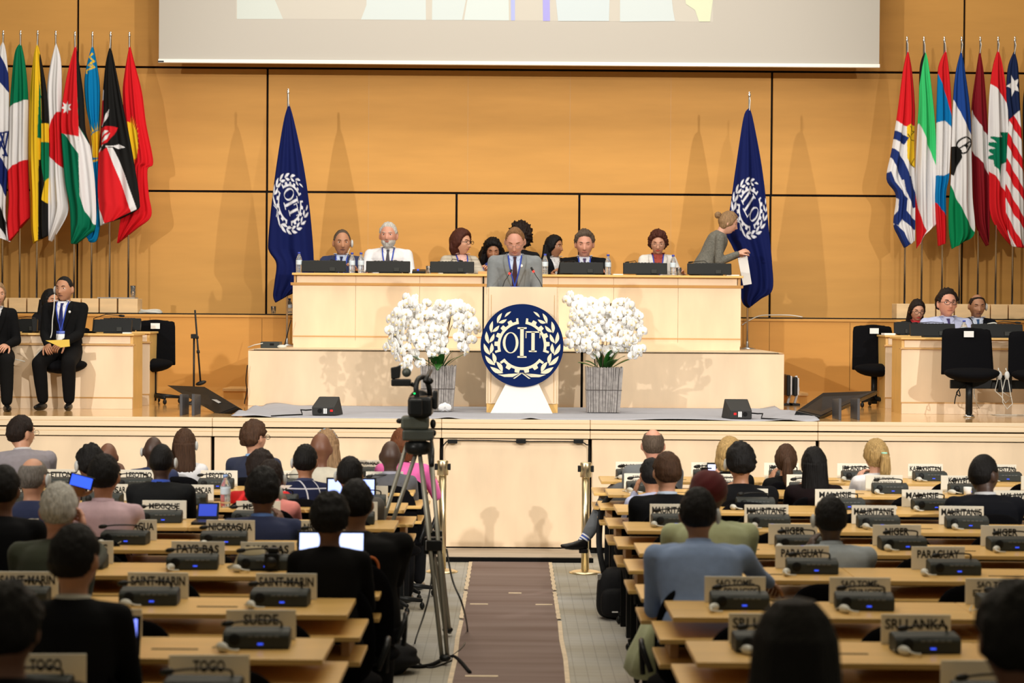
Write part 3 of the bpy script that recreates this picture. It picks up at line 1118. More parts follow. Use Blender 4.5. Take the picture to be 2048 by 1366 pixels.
        hobj('hair', hair_shell(hm, .034, HL_W, nz=.030, nscale=30, seg=72, rings=56, seed=sd), hairm(hc))
    elif ht in ('long', 'longwavy', 'pony', 'bun', 'sidebun', 'bob', 'longcurly'):
        big = {'longcurly': .030, 'bob': .026, 'longwavy': .020}.get(ht, .014)
        h = hair_shell(hm, big, HL_W if ht not in ('pony', 'bun') else [(a, z + (.06 if a > -.4 else 0)) for a, z in HL_W], nz=.016 if 'curly' in ht else .005, nscale=26, seg=sg[0], rings=sg[1], seed=sd)
        if ht == 'long':
            h.join(lock([(0, .045, .02), (0, .055, -.08), (0, .070, -.17), (0, .075, -.27), (0, .07, -.33)], [(.082, .062), (.090, .056), (.096, .046), (.090, .036), (.060, .02)], ridge=.03, nr=17, seed=sd))
        if ht == 'longwavy':
            h.join(lock([(0, .045, .02), (.004, .055, -.08), (-.004, .070, -.16), (.005, .075, -.24), (0, .07, -.29)], [(.090, .066), (.104, .062), (.108, .05), (.100, .042), (.065, .02)], ridge=.09, nr=11, seed=sd))
        if ht == 'longcurly':
            h.join(lock([(0, .035, .03), (0, .045, -.07), (0, .055, -.15), (0, .06, -.21)], [(.10, .08), (.13, .075), (.125, .06), (.08, .03)], ridge=.14, nr=9, seed=sd))
            for k in (1, -1):
                h.join(lock([(k * .085, .0, .02), (k * .10, -.01, -.07), (k * .105, -.01, -.15), (k * .09, 0, -.20)], [(.025, .04), (.035, .045), (.032, .04), (.015, .02)], seg=10, ridge=.2, nr=5, seed=sd + k))
        if ht == 'bob':
            h.join(lock([(0, .03, .02), (0, .035, -.06), (0, .04, -.115)], [(.094, .075), (.098, .065), (.07, .04)], ridge=.08, nr=9, seed=sd))
        if ht == 'pony':
            h.join(lock([(.0, .105, .03), (.005, .135, .0), (.005, .135, -.09), (0, .12, -.18), (-.004, .11, -.235)], [(.018, .018), (.030, .026), (.040, .028), (.034, .022), (.012, .008)], ridge=.10, nr=9, seed=sd))
        if ht == 'bun':
            h.ell((0, .125, .045), (.036, .034, .034), 18, 14, fn=lambda d, q: q * (1 + .10 * sin(8 * d.x + 5 * d.z)))
        ho = hobj('hair', h, hairm(hc))
        if ht == 'pony' and extra == 'tie':
            hobj('hair_tie', MB().lathe([(.019, -.006), (.024, 0), (.019, .006)], (.0, .108, .028), 16), mat('mint_elastic', (0.35, 0.75, 0.6), .5), ho)
    elif ht == 'turban':
        cap = MB().ell((0, .0, .035), (.092, .112, .088), 40, 26, fn=lambda d, q: q * (1 + .02 * sin(9 * d.x + 12 * d.z)))
        hobj('cap', cap, cloth(hc, (0.085, 0.006, 0.008)))
    if ht == 'veil':
        v = lock([(0, .01, .142), (0, .01, .132), (0, .01, .10), (0, .02, .05), (0, .03, -.05), (0, .05, -.14), (0, .06, -.24)], [(.012, .012), (.05, .055), (.078, .085), (.100, .11), (.108, .11), (.14, .11), (.20, .12)], ridge=.03, nr=7, flat=1, seed=sd)
        hobj('headscarf', v, hairm('black'))
    if extra == 'band':
        hobj('headband', MB().tube([(.083 * cos(a), .015, .01 + .118 * sin(a)) for a in [pi * i / 20 for i in range(21)]], .007, 8), mat('sky_headband', (0.22, 0.5, 0.72), .5))
    if beard:
        bm_ = MB().ell((0, 0, 0), 1, 56, 44, fn=lambda d, q: hm(d, q) + Vector((d.x * .5, d.y, d.z)) * (
            (.018 * max(0, min(1, (-.30 - .22 * max(0, 1 - abs(d.x) / .5) - d.z) / .18)) + .006 * max(0, 1 - abs(d.z + .36) / .07) * (abs(d.x) < .36)) * max(0, min(1, (.35 - d.y) / .3)) - .004))
        hobj('beard', bm_, hairm(beard))
    # ---- face
    if front:
        def fz(x, z):
            hit = bvh_head.ray_cast(Vector((x, -.3, z)), Vector((0, 1, 0)))
            return hit[0].y if hit[0] is not None else -.09
        op = .0055 if gaze == 0 else .0022
        for k in (1, -1):
            y = fz(k * .031, .010)
            e = MB().ell((k * .031, y + .0035, .010 - .002 * (gaze > 0)), (.0125, .0075, op), 14, 10)
            eo = hobj('eye', e, EYE_W if gaze == 0 else EYE_D)
            if gaze == 0:
                hobj('iris', MB().ell((k * .031, y - .0025, .010), (.0055, .0022, .0052), 12, 8), EYE_D, eo)
            bro = MB().tube([(k * (.016 + .028 * u), fz(k * (.016 + .028 * u), .027 + .006 * sin(pi * u * .8)) - .001, .027 + .005 * sin(pi * u * .8)) for u in (0, .25, .5, .75, 1)], [.0025, .0034, .0034, .003, .0015], 6)
            hobj('eyebrow', bro, hairm(hc if hc in HAIRC and hc not in ('blond',) else 'ash'))
        lipm = lip or (LIPD if sk in ('dark', 'brown', 'olive', 'tan') else LIPM)
        lw = .022
        mb_ = MB().tube([(lw * u, fz(lw * u, -.055) - .0006, -.055 - .001 * u * u) for u in (-1, -.6, -.2, .2, .6, 1)], [.0012, .0036, .0048, .0048, .0036, .0012], 8)
        hobj('lips', mb_, lipm)
        hobj('mouth_line', MB().tube([(lw * u, fz(lw * u, -.055) - .0050 + .0035 * u * u, -.0548) for u in (-1, -.5, 0, .5, 1)], .0009, 6), EYE_D)
        for k in (1, -1):
            hobj('nostril', MB().ell((k * .0065, -.108, -.0375), (.003, .004, .0018), 8, 6), EYE_D)
    if spec:
        sm_ = SPEC if spec == 'dark' else SPECM
        g = MB()
        rt = .0022 if spec == 'dark' else .0013
        for k in (1, -1):
            g.tube([(k * .032 + .024 * cos(a), -.108 + .25 * (k * (.024 * cos(a))) * k * k * .3, .006 + .016 * sin(a)) for a in [2 * pi * i / 20 for i in range(21)]], rt, 6)
            g.tube([(k * .056, -.104, .012), (k * .076, -.06, .012), (k * .082, .01, .010)], rt, 6)
        g.tube([(-.008, -.109, .010), (0, -.111, .012), (.008, -.109, .010)], rt, 6)
        hobj('spectacles', g, sm_)
    if earpiece:
        ks = (1, -1) if earpiece == 2 else (earpiece,)
        for k in ks:
            hobj('earphone', MB().ell((k * .090, .0, -.005), (.014, .028, .036), 16, 12), HEADSET)
        if earpiece == 2:
            hobj('earphone_band', MB().tube([(.092 * cos(a), .01, .0 + .137 * sin(a)) for a in [pi * i / 24 for i in range(25)]], .0045, 8), HEADSET)
    T_['J'] = J
    T_['t'] = t
    T_['headM'] = headM
    T_['front'] = front_pt
    T_['s'] = s
    T_['N'] = N
    T_['Hc'] = Hc
    T_['LG'] = LG
    T_['strip'] = strip
    return t


T_ = {}
W = (0.80, 0.80, 0.80)
LB = (0.52, 0.62, 0.82)
# desk-level hands for people at the presiding desk
HD = {1: (.17, -.36, .16), -1: (-.17, -.36, .16)}
striped = mat('striped_tweed', (0.60, 0.55, 0.45), .85, noise_amt=.45, nscale=6, nstretch=(.3, .3, 9), color2=(.32, .28, .22))
plaid = None
person('man in a navy suit with white earpiece, first seat of the presiding desk', (684, 486), 21.65, 31, ZD, turn=10, nod=4, tilt=0, sk='tan', hair=('receding', 'greybrown'),
       top='navy_suit', top_c=(0.018, 0.028, 0.085), shirt=LB, tie=(0.015, 0.02, 0.07), lany=True, hands=HD, desk_z=2.486, lean=4, earpiece=1, heavy=.5, hidden_legs=True, bulk=1.02)
person('white-bearded man in a white shirt and grey tie at the presiding desk', (777, 472), 21.65, 31, ZD, turn=-6, nod=0, sk='ruddy', hair=('short', 'white'), beard='white',
       top='white_shirt', top_c=(0.78, 0.78, 0.80), shirt=(0.80, 0.80, 0.82), tie=(0.07, 0.065, 0.08), lany=True, hands=HD, desk_z=2.486, lapels=False, lean=3, hidden_legs=True, bulk=1.12)
person('woman in a cream striped jacket and glasses looking aside at the presiding desk', (922, 486), 21.65, 30, ZD, face=18, turn=38, nod=2, sk='light', hair=('bob', 'auburn'), fem=True,
       top='striped', top_c=striped, shirt=(0.72, 0.45, 0.40), lany=True, desk_z=2.486, hands={1: (.2, -.36, .14), -1: (-.17, -.36, .16)}, lean=5, spec='dark', hidden_legs=True)
person('curly-haired woman in a blue top looking down behind the speaker', (985, 502), 22.35, 27, ZD, turn=6, nod=16, sk='tan', hair=('longcurly', 'black'), fem=True, gaze=1,
       top='blue_top', top_c=(0.05, 0.09, 0.42), lapels=False, hands=HD, desk_z=2.486, lean=10, hidden_legs=True, lip=LIPM)
person('person with bushy dark curly hair mostly hidden behind the speaker', (1041, 474), 22.3, 30, ZD, face=180, turn=0, nod=0, sk='tan', hair=('curly', 'dark'), fem=True, front=False,
       top='dark_top', top_c=(0.02, 0.02, 0.025), lapels=False, hands=HD, desk_z=2.486, lean=2, hidden_legs=True)
person('woman with long black hair and dark jacket looking sideways beside the speaker', (1108, 494), 22.25, 26, ZD, face=25, turn=35, nod=2, sk='tan', hair=('longwavy', 'black'), fem=True,
       top='black_jacket', top_c=(0.010, 0.012, 0.02), shirt=(0.7, 0.7, 0.72), hands=HD, desk_z=2.486, lean=4, hidden_legs=True, lip=LIPM)
person('grey-haired man in a black suit looking down at the presiding desk', (1169, 489), 21.65, 32, ZD, turn=-2, nod=10, sk='ruddy', hair=('fuller', 'greybrown'), gaze=1,
       top='black_suit', top_c=(0.010, 0.011, 0.014), shirt=(0.66, 0.70, 0.80), tie=(0.06, 0.04, 0.10), lany=True, hands=HD, desk_z=2.486, lean=7, badge=.075, hidden_legs=True, bulk=1.08)
person('woman in a white jacket and glasses reading at the presiding desk', (1316, 486), 21.6, 28.5, ZD, turn=-4, nod=16, sk='light', hair=('shortcurly', 'auburn'), fem=True, gaze=1,
       top='white_jacket', top_c=(0.72, 0.70, 0.66), shirt=(0.35, 0.06, 0.04), lany=True, desk_z=2.486, hands={1: (.24, -.34, .16), -1: (-.1, -.36, .16)}, lean=8, spec='metal', hidden_legs=True, lip=LIPR)
person('speaker in a light grey suit and glasses reading at the lectern', (1030, 484), 18.62, 35, ZS, turn=-4, nod=26, sk='ruddy', hair=('receding', 'ginger'), gaze=1, stand=True,
       top='grey_suit', top_c=(0.205, 0.225, 0.235), shirt=LB, tie=(0.05, 0.02, 0.03), lany=True, hand_world={1: P(1066, 583, 18.42), -1: P(992, 583, 18.42)}, lean=18, spec='metal', badge=.06, bulk=1.10,
       trousers=(.10, .11, .12))
t_st = person('woman in a grey jacket with a hair bun bending with papers beside the blue flag', (1456, 446), 21.36, 27, ZD, face=90, turn=0, nod=18, sk='pale', hair=('bun', 'ash'), fem=True, gaze=1, stand=True,
              top='grey_tweed', top_c=mat('grey_tweed', (0.17, 0.165, 0.14), .95, noise_amt=.4, nscale=60), lapels=False, hand_world={1: P(1474, 511, 21.40), -1: P(1476, 507, 21.24)}, lean=26, trousers=(.02, .02, .02), bulk=1.05)
HL = P(1478, 508, 21.4)
o = obj('paper_folder', MB().prism([(P(x, y, 21.33).x, P(x, y, 21.33).z) for x, y in ((1475, 516), (1494, 512), (1503, 568), (1486, 571))], 21.31, 21.325), PAPER)
tag(o, 'white paper folder held by the woman in the grey jacket', 'folder')

# seated man at the far side of the stage
t_m = person('man in a black suit and blue tie sitting on a chair with a yellow folder', (129, 579), 18.55, 31, ZS, face=-4, turn=-10, nod=0, sk='tan', hair=('cropped', 'black'),
             top='black_suit2', top_c=(0.008, 0.008, 0.009), shirt=(0.78, 0.80, 0.86), tie=(0.010, 0.018, 0.13), lany=True, lean=-3, earpiece=-1, badge=.085, bulk=1.06,
             hands={1: (.075, -.30, .085), -1: (-.085, -.30, .07)}, trousers=(.008, .0075, .008), curl=.9,
             legs={1: ((.09, 0, .4), (.15, -.36, .47), (.14, -.30, .085)), -1: ((-.09, 0, .4), (-.15, -.36, .47), (-.125, -.30, .085))})
Yf = 18.1
o = obj('yellow_folder', MB().prism([(P(x, y, Yf).x, P(x, y, Yf).z) for x, y in ((91, 681), (138, 679), (139, 693), (122, 695))], Yf, Yf + .02), mat('yellow_card', (0.72, 0.50, 0.06), .5), bevel=.001)
tag(o, 'yellow folder with clear cover in the hands of the seated man', 'folder')
person('woman with long light brown hair in a black suit at the edge of the stage', (-8, 590), 18.35, 31, ZS, face=12, turn=20, nod=2, sk='light', hair=('long', 'ash'), fem=True,
       top='black_suit3', top_c=(0.007, 0.007, 0.008), shirt=(.7, .7, .7), lean=2, hands={1: (.12, -.30, .12), -1: (-.05, -.30, .10)}, trousers=(.01, .01, .01))
person('dark-haired person mostly hidden behind the seated man in black', (101, 603), 19.6, 27, ZS, face=20, turn=25, sk='tan', hair=('longwavy', 'black'), fem=True,
       top='dark_top', top_c=(0.02, 0.02, 0.025), lapels=False, hidden_legs=True)
# people at the other side desks
HD2 = {1: (.15, -.33, .12), -1: (-.15, -.33, .12)}
person('woman with shoulder-length dark hair, glasses and red top looking down', (1834, 621), 20.75, 26, ZS, turn=4, nod=16, sk='light', hair=('long', 'dark'), fem=True, gaze=1, spec='dark',
       top='black_cardigan', top_c=(0.01, 0.009, 0.01), shirt=(0.55, 0.02, 0.03), hands=HD2, desk_z=1.864, lean=8, hidden_legs=True, lip=LIPR)
person('dark-haired man with glasses in a pale blue shirt at the side desk', (1894, 608), 20.4, 33, ZS, turn=6, nod=-2, sk='ruddy', hair=('fuller', 'dark'), spec='dark', heavy=.6,
       top='paleblue_shirt', top_c=(0.48, 0.54, 0.78), shirt=(0.50, 0.56, 0.80), tie=(0.04, 0.03, 0.12), lapels=False, hands=HD2, desk_z=1.864, lean=2, hidden_legs=True, bulk=1.15)
person('balding man in a dark suit with white earpiece at the side desk', (1954, 613), 20.75, 29, ZS, turn=2, nod=8, sk='olive', hair=('fringe', 'dark'), gaze=1,
       top='black_suit4', top_c=(0.012, 0.014, 0.022), shirt=(0.62, 0.70, 0.85), tie=(0.03, 0.08, 0.20), hands=HD2, desk_z=1.864, lean=5, earpiece=1, hidden_legs=True)
# ------------------------------------------------------------------ flags
def in_poly(x, y, pg):
    c = False
    n = len(pg)
    j = n - 1
    for i in range(n):
        xi, yi = pg[i]
        xj, yj = pg[j]
        if (yi > y) != (yj > y) and x < (xj - xi) * (y - yi) / (yj - yi) + xi:
            c = not c
        j = i
    return c


def poly_at(pts, t):
    L_ = [0]
    for a, b in zip(pts, pts[1:]):
        L_.append(L_[-1] + math.hypot(b[0] - a[0], b[1] - a[1]))
    d = t * L_[-1]
    for i in range(len(pts) - 1):
        if d <= L_[i + 1] or i == len(pts) - 2:
            u = (d - L_[i]) / max(1e-6, L_[i + 1] - L_[i])
            a, b = pts[i], pts[i + 1]
            return (a[0] + (b[0] - a[0]) * u, a[1] + (b[1] - a[1]) * u)


FLAGM = mat('flag_cloth', (1, 1, 1), 0.8, attr='pattern', spec=.15)
POLE_X = {}


def catmull(pts, m=6):
    out = []
    n = len(pts)
    for i in range(n - 1):
        p0, p1, p2, p3 = pts[max(0, i - 1)], pts[i], pts[i + 1], pts[min(n - 1, i + 2)]
        for k in range(m):
            t = k / m
            out.append(tuple(.5 * (2 * p1[c] + (p2[c] - p0[c]) * t + (2 * p0[c] - 5 * p1[c] + 4 * p2[c] - p3[c]) * t * t + (3 * p1[c] - p0[c] - 3 * p2[c] + p3[c]) * t ** 3) for c in (0, 1)))
    out.append(pts[-1])
    return out


def flag(label, Y, left, right, base, regions, pole, zbase, group, folds=2.2, amp=.028, nx=60, ny=260, seed=0, tf=None, fn=None, bulge=.05, ptop=None):
    """left/right: edges of the hanging cloth in picture pixels from the apex down; regions: (colour, polygon) painted in order"""
    tf = tf or (lambda x, y: (x, y))
    L_ = catmull([tf(*p) for p in left])
    R_ = catmull([tf(*p) for p in right])
    regs = []
    for c, pg in regions:
        pg = [tf(*p) for p in pg]
        xs = [p[0] for p in pg]
        ys = [p[1] for p in pg]
        regs.append((c, pg, min(xs), max(xs), min(ys), max(ys)))
    px, py0, py1 = pole     # pole pixel x at top, top y
    top = P(px, py0, Y + .02)
    px2 = P(px, py0, Y + .02).x
    t = thing('flag', label, 'flag', (px2, Y + .02, zbase), group=group)
    obj('pole', MB().tube([(px2, Y + .02, zbase + .012), (px2, Y + .02, top.z)], .011, 14), STEEL, t, smooth=True)
    obj('pole_base', MB().lathe([(.0, 0), (.09, 0), (.09, .012), (.02, .02), (.016, .08), (.011, .081)], (px2, Y + .02, zbase), 28), STEEL, t, smooth=True)
    obj('finial_clip', MB().lathe([(.012, 0), (.014, .004), (.014, .03), (.006, .034), (.012, .05), (.004, .058)], (px2, Y + .02, top.z - .03), 14), CHROME, t, smooth=True)
    ap = P(*L_[0], Y)
    obj('halyard', MB().tube([(px2, Y + .018, top.z - .02), (px2 + .006, Y - .01, (top.z + ap.z) / 2), (ap.x, Y, ap.z - .03)], .0035, 6), PAPER, t)
    vs, fs, cols = [], [], []
    rows_f = []
    for j in range(ny + 1):
        tt = j / ny
        a, b = poly_at(L_, tt), poly_at(R_, tt)
        wpx = max(1e-3, abs(b[0] - a[0]))
        row = []
        A = amp * min(1, tt * 2.2) * (1 + .2 * sin(seed + 3 * tt))
        for i in range(nx + 1):
            u = i / nx
            x, y = a[0] + (b[0] - a[0]) * u, a[1] + (b[1] - a[1]) * u
            f = A * sin(2 * pi * folds * u + seed + 1.3 * tt) + A * .45 * sin(2 * pi * folds * 2.3 * u + 2 * seed - 2 * tt)
            d = -bulge * min(1, tt * 2.5) * sin(pi * u) ** .6 + f
            row.append((x, y, d))
        rows_f.append(row)

    def colour(x, y):
        c = base
        for cc, pg, x0, x1, y0, y1 in regs:
            if x0 <= x <= x1 and y0 <= y <= y1 and in_poly(x, y, pg):
                c = cc
        if fn:
            c = fn(x, y, c)
        return c
    mb = MB()
    for row in rows_f:
        ring = [P(x, y, Y + d) for x, y, d in row]
        # keep the outline of the cloth in its own plane; folds only go in depth
        ring = [Vector((P(x, y, Y).x, Y + d, P(x, y, Y).z)) for x, y, d in row]
        back = [Vector((P(x, y, Y).x, Y + .035 * min(1, j_ / 8) + .5 * max(0, d) + .012, P(x, y, Y).z)) for (x, y, d), j_ in zip(reversed(row[2:-2:4]), [8] * 999)]
        rows2 = ring + back
        vs.append(rows2)
    m = len(vs[0])
    me_mb = MB().loft(vs)
    me = me_mb.mesh('cloth')
    ca = me.color_attributes.new('pattern', 'FLOAT_COLOR', 'POINT')
    data = []
    for row in rows_f:
        rc = []
        for x, y, d in row:
            q4 = [colour(x + ax_, y + ay_) for ax_ in (-.30, .30) for ay_ in (-.42, .42)]
            rc.append(tuple(sum(c_[k_] for c_ in q4) / 4 for k_ in (0, 1, 2)))
        bc = [rc[i] for i in reversed(range(2, len(row) - 2, 4))]
        for c in rc + bc:
            data += [c[0], c[1], c[2], 1.0]
    ca.data.foreach_set('color', data)
    obj('cloth', me, FLAGM, t, smooth=True, clean=False)
    return t


WH, RD, GN, BK, YE_, NV = (0.74, 0.74, 0.76), (0.62, 0.012, 0.018), (0.0, 0.17, 0.075), (0.008, 0.008, 0.008), (0.80, 0.52, 0.02), (0.010, 0.022, 0.14)
LT = lambda x, y: (x * .3807, y * .3807)
RT = lambda x, y: (1540 + x * .3719, 60 + y * .3719)


def star(cx, cy, r, n=5, rin=.4, rot=-90, sq=1.0):
    return [(cx + sq * (r if i % 2 == 0 else r * rin) * cos(radians(rot + 180 * i / n)), cy + (r if i % 2 == 0 else r * rin) * sin(radians(rot + 180 * i / n))) for i in range(2 * n)]


def stroke(pts, w):
    """a polyline of the given width as a polygon"""
    a, b = [], []
    for i, p in enumerate(pts):
        q0, q1 = pts[max(0, i - 1)], pts[min(len(pts) - 1, i + 1)]
        dx, dy = q1[0] - q0[0], q1[1] - q0[1]
        L_ = math.hypot(dx, dy) or 1
        nx_, ny_ = -dy / L_ * w / 2, dx / L_ * w / 2
        a.append((p[0] + nx_, p[1] + ny_))
        b.append((p[0] - nx_, p[1] - ny_))
    return a + b[::-1]


GL, GR = 'national flags on poles left of the stage', 'national flags on poles right of the stage'
YFL = 22.25
ZLT = ZL


def rays(cx, cy, r0, r1, n, a0, a1, sq=.6):
    out = []
    for i in range(n):
        a = a0 + (a1 - a0) * (i + .5) / n
        da = (a1 - a0) / n * .42
        p = lambda r_, an: (cx + sq * r_ * cos(radians(an)), cy + r_ * sin(radians(an)))
        out.append([p(r0, a - da), p(r1, a + 4), p(r0, a + da)])
    return out


dk = (0.012, 0.010, 0.03)
flag('white and navy striped flag with a blue star at the far left', YFL, [(15, 215), (-20, 300), (-50, 480), (-60, 800), (-50, 1180), (-20, 1240)],
     [(15, 215), (32, 290), (45, 460), (46, 700), (40, 900), (30, 1120), (55, 1272)], WH,
     [(NV, [(-60, 250), (0, 285), (28, 340), (48, 400), (48, 490), (0, 430), (-60, 400)]), (NV, stroke([(5, 700), (60, 690)], 9)), (NV, stroke([(5, 700), (38, 820)], 9)), (NV, stroke([(-10, 830), (22, 700)], 9)), (NV, stroke([(0, 740), (36, 820)], 9)), (NV, stroke([(12, 815), (60, 822)], 9)), (NV, stroke([(22, 830), (44, 695)], 9)),
      (NV, [(-60, 780), (0, 818), (45, 900), (44, 1060), (0, 960), (-60, 900)]), (BK, [(-60, 1060), (0, 1080), (35, 1170), (38, 1250), (0, 1190), (-60, 1180)])],  # black patch near the bottom paints a shaded fold into the white cloth
     (17, 168 / 1, 0) if False else (LT(17, 172)[0], LT(17, 172)[1], 0), ZLT, GL, folds=1.3, seed=1, tf=LT)
flag('green, white and red striped flag hanging second from the far left', YFL, [(107, 225), (75, 290), (52, 540), (48, 700), (40, 900), (45, 1060), (38, 1180), (45, 1275)],
     [(107, 225), (130, 330), (147, 520), (145, 840), (155, 1110), (152, 1142)], WH,
     [(GN, [(0, 0), (200, 0), (200, 518), (140, 525), (90, 540), (50, 565), (0, 570)]), (RD, [(0, 930), (42, 902), (70, 870), (110, 850), (148, 838), (200, 836), (200, 1400), (0, 1400)])],
     (*LT(108, 172), 0), ZLT, GL, folds=1.6, seed=2.4, tf=LT)
flag('yellow, black and green flag hanging third from the far left', YFL - .03, [(195, 225), (175, 300), (155, 500), (147, 800), (158, 1040), (162, 1200), (172, 1280)],
     [(195, 225), (212, 300), (243, 470), (257, 650), (258, 900), (252, 1100), (252, 1236)], YE_,
     [(BK, [(207, 280), (260, 400), (300, 650), (222, 650), (218, 500)]), (GN, [(208, 420), (216, 480), (222, 650), (222, 730), (200, 724)]), (YE_, [(221, 650), (300, 650), (300, 750), (221, 748)]),
      (GN, [(218, 748), (300, 750), (300, 900), (240, 965), (216, 860)]), (BK, [(205, 840), (216, 838), (238, 960), (300, 950), (300, 1300), (205, 1300)]), (YE_, [(222, 1050), (240, 960), (260, 930), (256, 1072)])],
     (*LT(198, 172), 0), ZLT, GL, folds=1.8, seed=.6, tf=LT)
flag('white flag with a red disc hanging between yellow and star flags', YFL, [(293, 225), (262, 350), (248, 480), (258, 700), (255, 900), (256, 1100), (258, 1255)],
     [(293, 225), (320, 330), (325, 560), (337, 900), (352, 1040), (350, 1130), (268, 1270)], WH,
     [(RD, [(330, 585), (300, 592), (275, 625), (258, 690), (258, 820), (290, 850), (338, 888), (345, 700)])],
     (*LT(293, 174), 0), ZLT, GL, folds=1.5, seed=4, tf=LT)
flag('red, black, white and green flag with a small white star', YFL - .04, [(395, 235), (352, 400), (322, 600), (325, 740), (342, 960), (365, 1090), (370, 1280)],
     [(395, 235), (408, 300), (438, 500), (450, 680), (475, 770), (500, 960), (505, 1180), (470, 1230), (400, 1283)], (0.0, 0.15, 0.075),
     [(RD, [(300, 0), (403, 0), (404, 400), (416, 722), (330, 702), (300, 690)]), (BK, [(400, 200), (600, 300), (600, 800), (478, 772), (440, 700), (415, 660), (404, 400)]),
      (WH, [(415, 665), (478, 772), (520, 1000), (520, 1185), (495, 1180), (450, 1110), (425, 1030), (420, 810)]), (WH, [(338, 704), (416, 720), (421, 812)]), (WH, star(352, 566, 36, 7, .5, -80, .85))],
     (*LT(394, 178), 0), ZLT, GL, folds=1.7, seed=5.2, tf=LT)
KB = (0.0, 0.20, 0.47)
flag('sky blue flag with a gold sun and ornament partly behind its neighbours', YFL + .07, [(485, 235), (460, 320), (442, 430), (450, 560), (478, 700), (490, 900), (470, 1120), (448, 1230)],
     [(485, 235), (510, 350), (525, 480), (520, 700), (518, 900), (530, 1100), (512, 1255), (475, 1275)], KB,
     [(YE_, stroke([(488, 280), (470, 300), (492, 320), (465, 345), (490, 350)], 11)), (YE_, stroke([(500, 320), (478, 335), (500, 352), (455, 372), (458, 388)], 9)), (YE_, [(480, 720), (500, 695), (540, 680), (540, 830), (492, 830)])] +
     [(YE_, q) for q in rays(520, 745, 62, 105, 9, 150, 270, .75)] + [(YE_, stroke([(490, 850), (520, 840)], 10))],
     (*LT(486, 178), 0), ZLT, GL, folds=1.4, seed=2.0, tf=LT)
flag('black, white and red flag with a red shield and white spears', YFL - .05, [(577, 240), (555, 330), (538, 480), (528, 640), (515, 800), (510, 1000), (518, 1100), (525, 1186)],
     [(577, 240), (600, 330), (648, 560), (690, 760), (725, 960), (736, 1060), (728, 1100), (640, 1145)], BK,
     [(WH, [(530, 460), (546, 475), (544, 525), (528, 530)]), (RD, [(525, 530), (543, 525), (545, 650), (525, 660)]), (RD, [(500, 800), (530, 790), (568, 778), (640, 960), (694, 1112), (600, 1160), (556, 1175), (520, 1100), (505, 950)]),
      (WH, [(568, 778), (598, 778), (660, 920), (722, 1100), (692, 1114), (640, 970)]), (WH, [(505, 1000), (520, 1100), (556, 1175), (527, 1190), (500, 1100)]),
      (WH, [(545, 640), (560, 600), (580, 578), (576, 615), (552, 645)]), (WH, stroke([(535, 665), (548, 640)], 7)), (WH, [(596, 770), (625, 758), (662, 776), (622, 784)]), (WH, stroke([(560, 772), (600, 771)], 6)), (WH, stroke([(512, 800), (545, 760)], 7)),
      (RD, [(528, 672), (570, 664), (622, 670), (600, 715), (570, 750), (530, 766)]), (WH, [(538, 700), (556, 686), (578, 690), (556, 705), (536, 722)]), (WH, [(534, 745), (560, 715), (586, 700), (568, 732), (540, 750)]), (BK, [(530, 770), (560, 768), (562, 780), (535, 800)])],
     (*LT(581, 178), 0), ZLT, GL, folds=1.6, seed=.9, tf=LT)
flag('all red flag with half a gold sun, last of the left row', YFL + .09, [(680, 235), (655, 380), (645, 500), (660, 700), (670, 900), (640, 1120), (618, 1278)],
     [(680, 235), (705, 330), (745, 480), (768, 650), (806, 850), (775, 890), (782, 1020), (796, 1135), (720, 1200), (655, 1250)], (0.60, 0.008, 0.014),
     [(YE_, [(672, 640), (700, 650), (728, 700), (730, 770), (722, 830), (700, 840)])] + [(YE_, q) for q in rays(690, 740, 78, 132, 16, -100, 95, .36)],
     (*LT(680, 180), 0), ZLT, GL, folds=2.0, seed=3.3, tf=LT)
# right row
N2 = (0.012, 0.03, 0.16)
sunp = [(732, 520), (750, 508), (782, 520), (785, 740), (770, 738), (745, 720), (732, 690)]
flag('red flag over wavy navy and white stripes, first of the right row', YFL, [(742, 105), (715, 230), (680, 490), (655, 650), (628, 800), (678, 890), (664, 1040), (690, 1110), (722, 1172)],
     [(742, 105), (765, 220), (782, 420), (778, 600), (782, 880), (780, 1100), (778, 1135)], WH,
     [(RD, [(600, 0), (820, 0), (820, 520), (760, 515), (733, 522), (700, 505), (680, 486), (600, 486)])] + [(YE_, sunp)] + [(N2, q) for q in (
         stroke([(655, 555), (690, 575), (730, 600)], 44), stroke([(640, 650), (670, 672), (700, 730), (728, 800)], 48), stroke([(735, 790), (750, 860), (790, 950)], 46),
         stroke([(625, 770), (650, 830), (690, 880), (712, 910), (706, 980), (665, 1040)], 46), stroke([(706, 980), (740, 1020), (790, 1060)], 44), stroke([(655, 1060), (700, 1100), (735, 1170)], 46))] +
     [(BK, q) for q in (stroke([(736, 560), (750, 590), (776, 596)], 4), stroke([(748, 520), (762, 545), (778, 548)], 4), stroke([(752, 570), (778, 545)], 4), stroke([(755, 730), (776, 690)], 4), stroke([(742, 705), (775, 740)], 4))],
     (*RT(737, 48), 0), ZLT, GR, folds=2.0, seed=1.7, tf=RT)
flag('light green and white flag with a black edge, second of the right row', YFL + .06, [(835, 110), (808, 200), (802, 400), (792, 560), (782, 800), (783, 1000), (790, 1176)],
     [(835, 110), (855, 200), (883, 480), (890, 720), (890, 1000), (889, 1048), (838, 1080)], WH,
     [((0.04, 0.56, 0.17), [(760, 0), (920, 0), (920, 780), (888, 735), (855, 640), (825, 560), (802, 500), (788, 520), (760, 540)]), (BK, [(790, 90), (838, 108), (818, 200), (800, 330), (780, 340)]),
      (RD, [(760, 860), (784, 880), (796, 960), (815, 1040), (838, 1080), (810, 1130), (790, 1180), (760, 1180)])],
     (*RT(828, 48), 0), ZLT, GR, folds=1.7, seed=.3, tf=RT)
